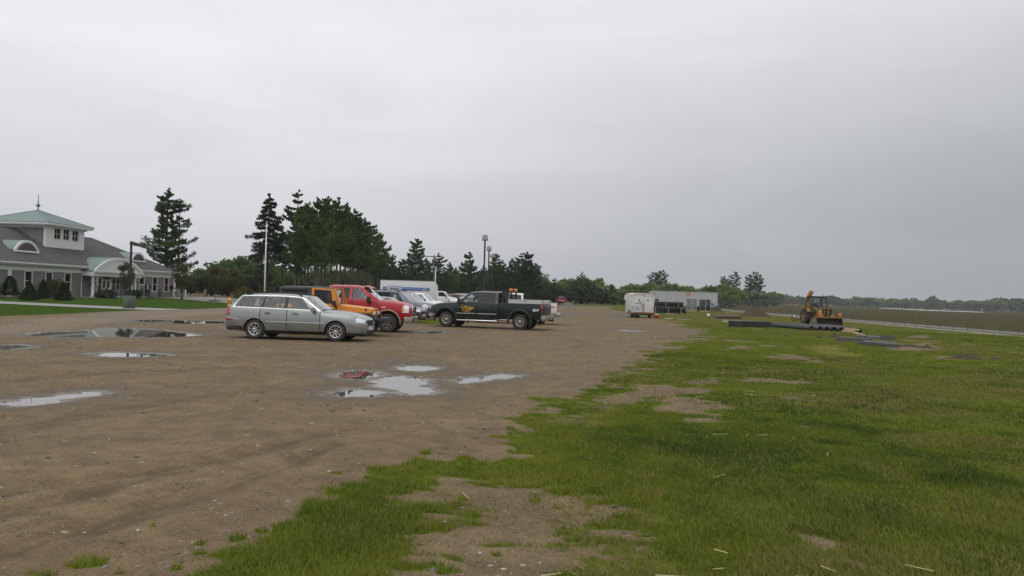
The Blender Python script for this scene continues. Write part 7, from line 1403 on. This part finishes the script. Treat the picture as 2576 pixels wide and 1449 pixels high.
mb.build('grille', BK2, BH); mb = MB(); mb.box((.12, .55, 1.12), (.09, .06, .8)); mb.box((-.22, .56, 1.0), (.06, .05, .6), 0, Matrix.Rotation(.18, 3, 'Y')); mb.box((.06, .56, 1.47), (.7, .1, .06)); mb.build('grille_guard', YM, BH)
mb = MB(); mb.tube([(-.2, 1.5, 1.4), (-.2, 1.5, 1.95)], .04, 8); mb.build('exhaust', BK2, BH)
# cab
cb = [(-.80, 1.75), (.80, 1.75), (.82, 3.0), (-.82, 3.0)]; ctp = [(-.53, 1.95), (.53, 1.95), (.56, 2.9), (-.56, 2.9)]; zc0, zc1 = 1.05, 2.42
mb = MB()
for (a, b_) in zip(cb, ctp): mb.bar((a[0], a[1], zc0), (b_[0], b_[1], zc1), .085, .085)
for k in range(4):
    a, b_ = ctp[k], ctp[(k+1) % 4]; mb.bar((a[0], a[1], zc1), (b_[0], b_[1], zc1), .08, .08); a, b_ = cb[k], cb[(k+1) % 4]; mb.bar((a[0], a[1], zc0), (b_[0], b_[1], zc0), .09, .12)
fl_ = lambda t, i: (cb[i][0]*(1-t)+ctp[i][0]*t, cb[i][1]*(1-t)+ctp[i][1]*t, zc0+(zc1-zc0)*t)
mb.bar(fl_(.42, 0), fl_(.42, 1), .06, .05); mb.bar((.22, 1.83, zc0+.55), (.24, 1.95, zc1), .05, .05); mb.bar(fl_(.3, 3), fl_(.3, 0), .06, .08); mb.bar(fl_(.3, 1), fl_(.3, 2), .06, .08); mb.build('cab_frame', BK2, BH)
mb = MB(); mb.prism([(-.6, 1.85), (.6, 1.85), (.63, 3.0), (-.63, 3.0)], zc1+.035, zc1+.10, 0); mb.bar((-.64, 1.86, zc1+.05), (-.88, 1.8, zc1+.14), .1, .03); mb.build('cab_roof', BK2, BH, bevel=.02)
GLC = glass('cab_glass', (.86, .90, .89), .5)
for k in range(4):
    k2 = (k+1) % 4; mb = MB(); mb.add([fl_(.06, k), fl_(.06, k2), fl_(.97, k2), fl_(.97, k)], [(0, 1, 2, 3)]); mb.build('cab_window', GLC, BH)
mb = MB(); mb.box((0, 2.5, 1.30), (.5, .5, .14)); mb.box((0, 2.75, 1.62), (.48, .12, .6)); mb.build('seat', BK2, BH, bevel=.04); mb = MB(); q = [(.17*math.cos(a), 2.15+.06*math.sin(a), 1.58+.15*math.sin(a)) for a in np.linspace(0, 2*PI, 15)]; mb.tube(q, .018, 5); mb.tube([(0, 2.0, 1.2), (0, 2.14, 1.57)], .03, 6); mb.build('steering_wheel', BK2, BH)
mb = MB(); mb.lathe([(.08, 0), (.075, .12), (.05, .17), (.001, .18)], 12, 0, (.36, 2.05, zc1+.1)); mb.build('beacon', AMBER, BH)
mb = MB(); mb.box((0, 2.2, .82), (.8, 2.4, .5)); mb.build('chassis', YM, BH)
for s_ in (-1, 1):
    w_ = link('wheel', rimT[0], BH, (s_*.85, 2.55, .68)); w_.rotation_euler = (0, 0, PI/2*s_*-1); w_.scale = (1.75, 1.7, 1.75); r_ = link('rim', steel_rim(.215, .26, YM), w_); r_['label'] = 'large rear wheel rim'
    w_ = link('wheel', rimT[0], BH, (s_*.72, .95, .42)); w_.rotation_euler = (0, 0, PI/2*s_*-1); w_.scale = (1.08, 1.2, 1.08); link('rim', rimT[1], w_)
    mb = MB(); mb.bar((s_*.88, 1.75, 1.10), (s_*.92, 2.0, 1.42), .36, .05); mb.bar((s_*.92, 2.0, 1.42), (s_*.92, 2.9, 1.45), .36, .05); mb.build('rear_fender', YM, BH)
mb = MB(); mb.bar((-.2, 3.6, .8), (-.12, 3.9, 2.1), .24, .3); mb.bar((-.12, 3.9, 2.1), (.14, 3.6, 3.0), .22, .3); mb.build('backhoe_boom', YM, BH, bevel=.03); mb = MB(); mb.bar((-.28, 3.5, 2.35), (-.1, 3.55, 2.85), .14, .18); mb.build('boom_link', ORD, BH, bevel=.02); mb = MB(); mb.tube([(.08, 3.7, 2.3), (.14, 3.6, 2.9)], .035, 8); mb.build('boom_ram', CHROME, BH)
mb = MB(); mb.bar((.12, 3.8, 2.9), (-.1, 4.5, 1.2), .2, .24); mb.build('dipper_arm', YM, BH, bevel=.02)
mb = MB(); mb.bar((-.5, 3.5, .55), (-1.35, 3.5, .30), .22, .2); mb.bar((-1.35, 3.5, .30), (-1.75, 3.5, .62), .2, .26); mb.build('stabiliser_leg', YM, BH, bevel=.03); mb = MB(); mb.tube([(-1.1, 3.42, .42), (-1.5, 3.4, .72)], .04, 8); mb.build('stabiliser_ram', CHROME, BH); mb = MB(); mb.bar((.5, 3.5, .6), (1.0, 3.5, .9), .2, .2); mb.build('stabiliser_leg', YM, BH, bevel=.03)
mb = MB(); mb.box((-1.32, 2.9, 1.75), (.2, .05, .4)); mb.bar((-.8, 2.0, 1.6), (-1.32, 2.9, 1.7), .03, .03); mb.build('mirror', YM, BH)
BH.scale = (1.0, 1.0, .93)
# --- roadside stones by the far van
for i, (px, py, r) in enumerate([(1420, 768.5, .3), (1429, 769, .35), (1437, 769, .3)]):
    x, y = G(px, py); heap('boulder', ['left', 'middle', 'right'][i]+' boulder of the three lying right of the far maroon van', 'boulder', (x, y, 0), r*2.2, r*2, r*2.2, mat('grey_boulder', (.14, .14, .13), .9, var=.4, bump=.5), 40+i, .25, n=10, group='boulders by the far van')
# ---------------------------------------------------------------- damp air over the whole place
HZ = True
if HZ:
    m = bpy.data.materials.new('damp_air'); m.use_nodes = True; nt = m.node_tree; nt.nodes.remove(nt.nodes['Principled BSDF'])
    v = nt.nodes.new('ShaderNodeVolumePrincipled'); v.inputs['Color'].default_value = (.86, .9, .93, 1); v.inputs['Density'].default_value = .00023; v.inputs['Anisotropy'].default_value = .2
    nt.links.new(v.outputs[0], nt.nodes['Material Output'].inputs['Volume'])
    mb = MB(); mb.b2((-1100, -300, -3), (1700, 1700, 30)); tag(mb.build('haze', m), 'thin grey damp air over the site', 'haze', kind='stuff')
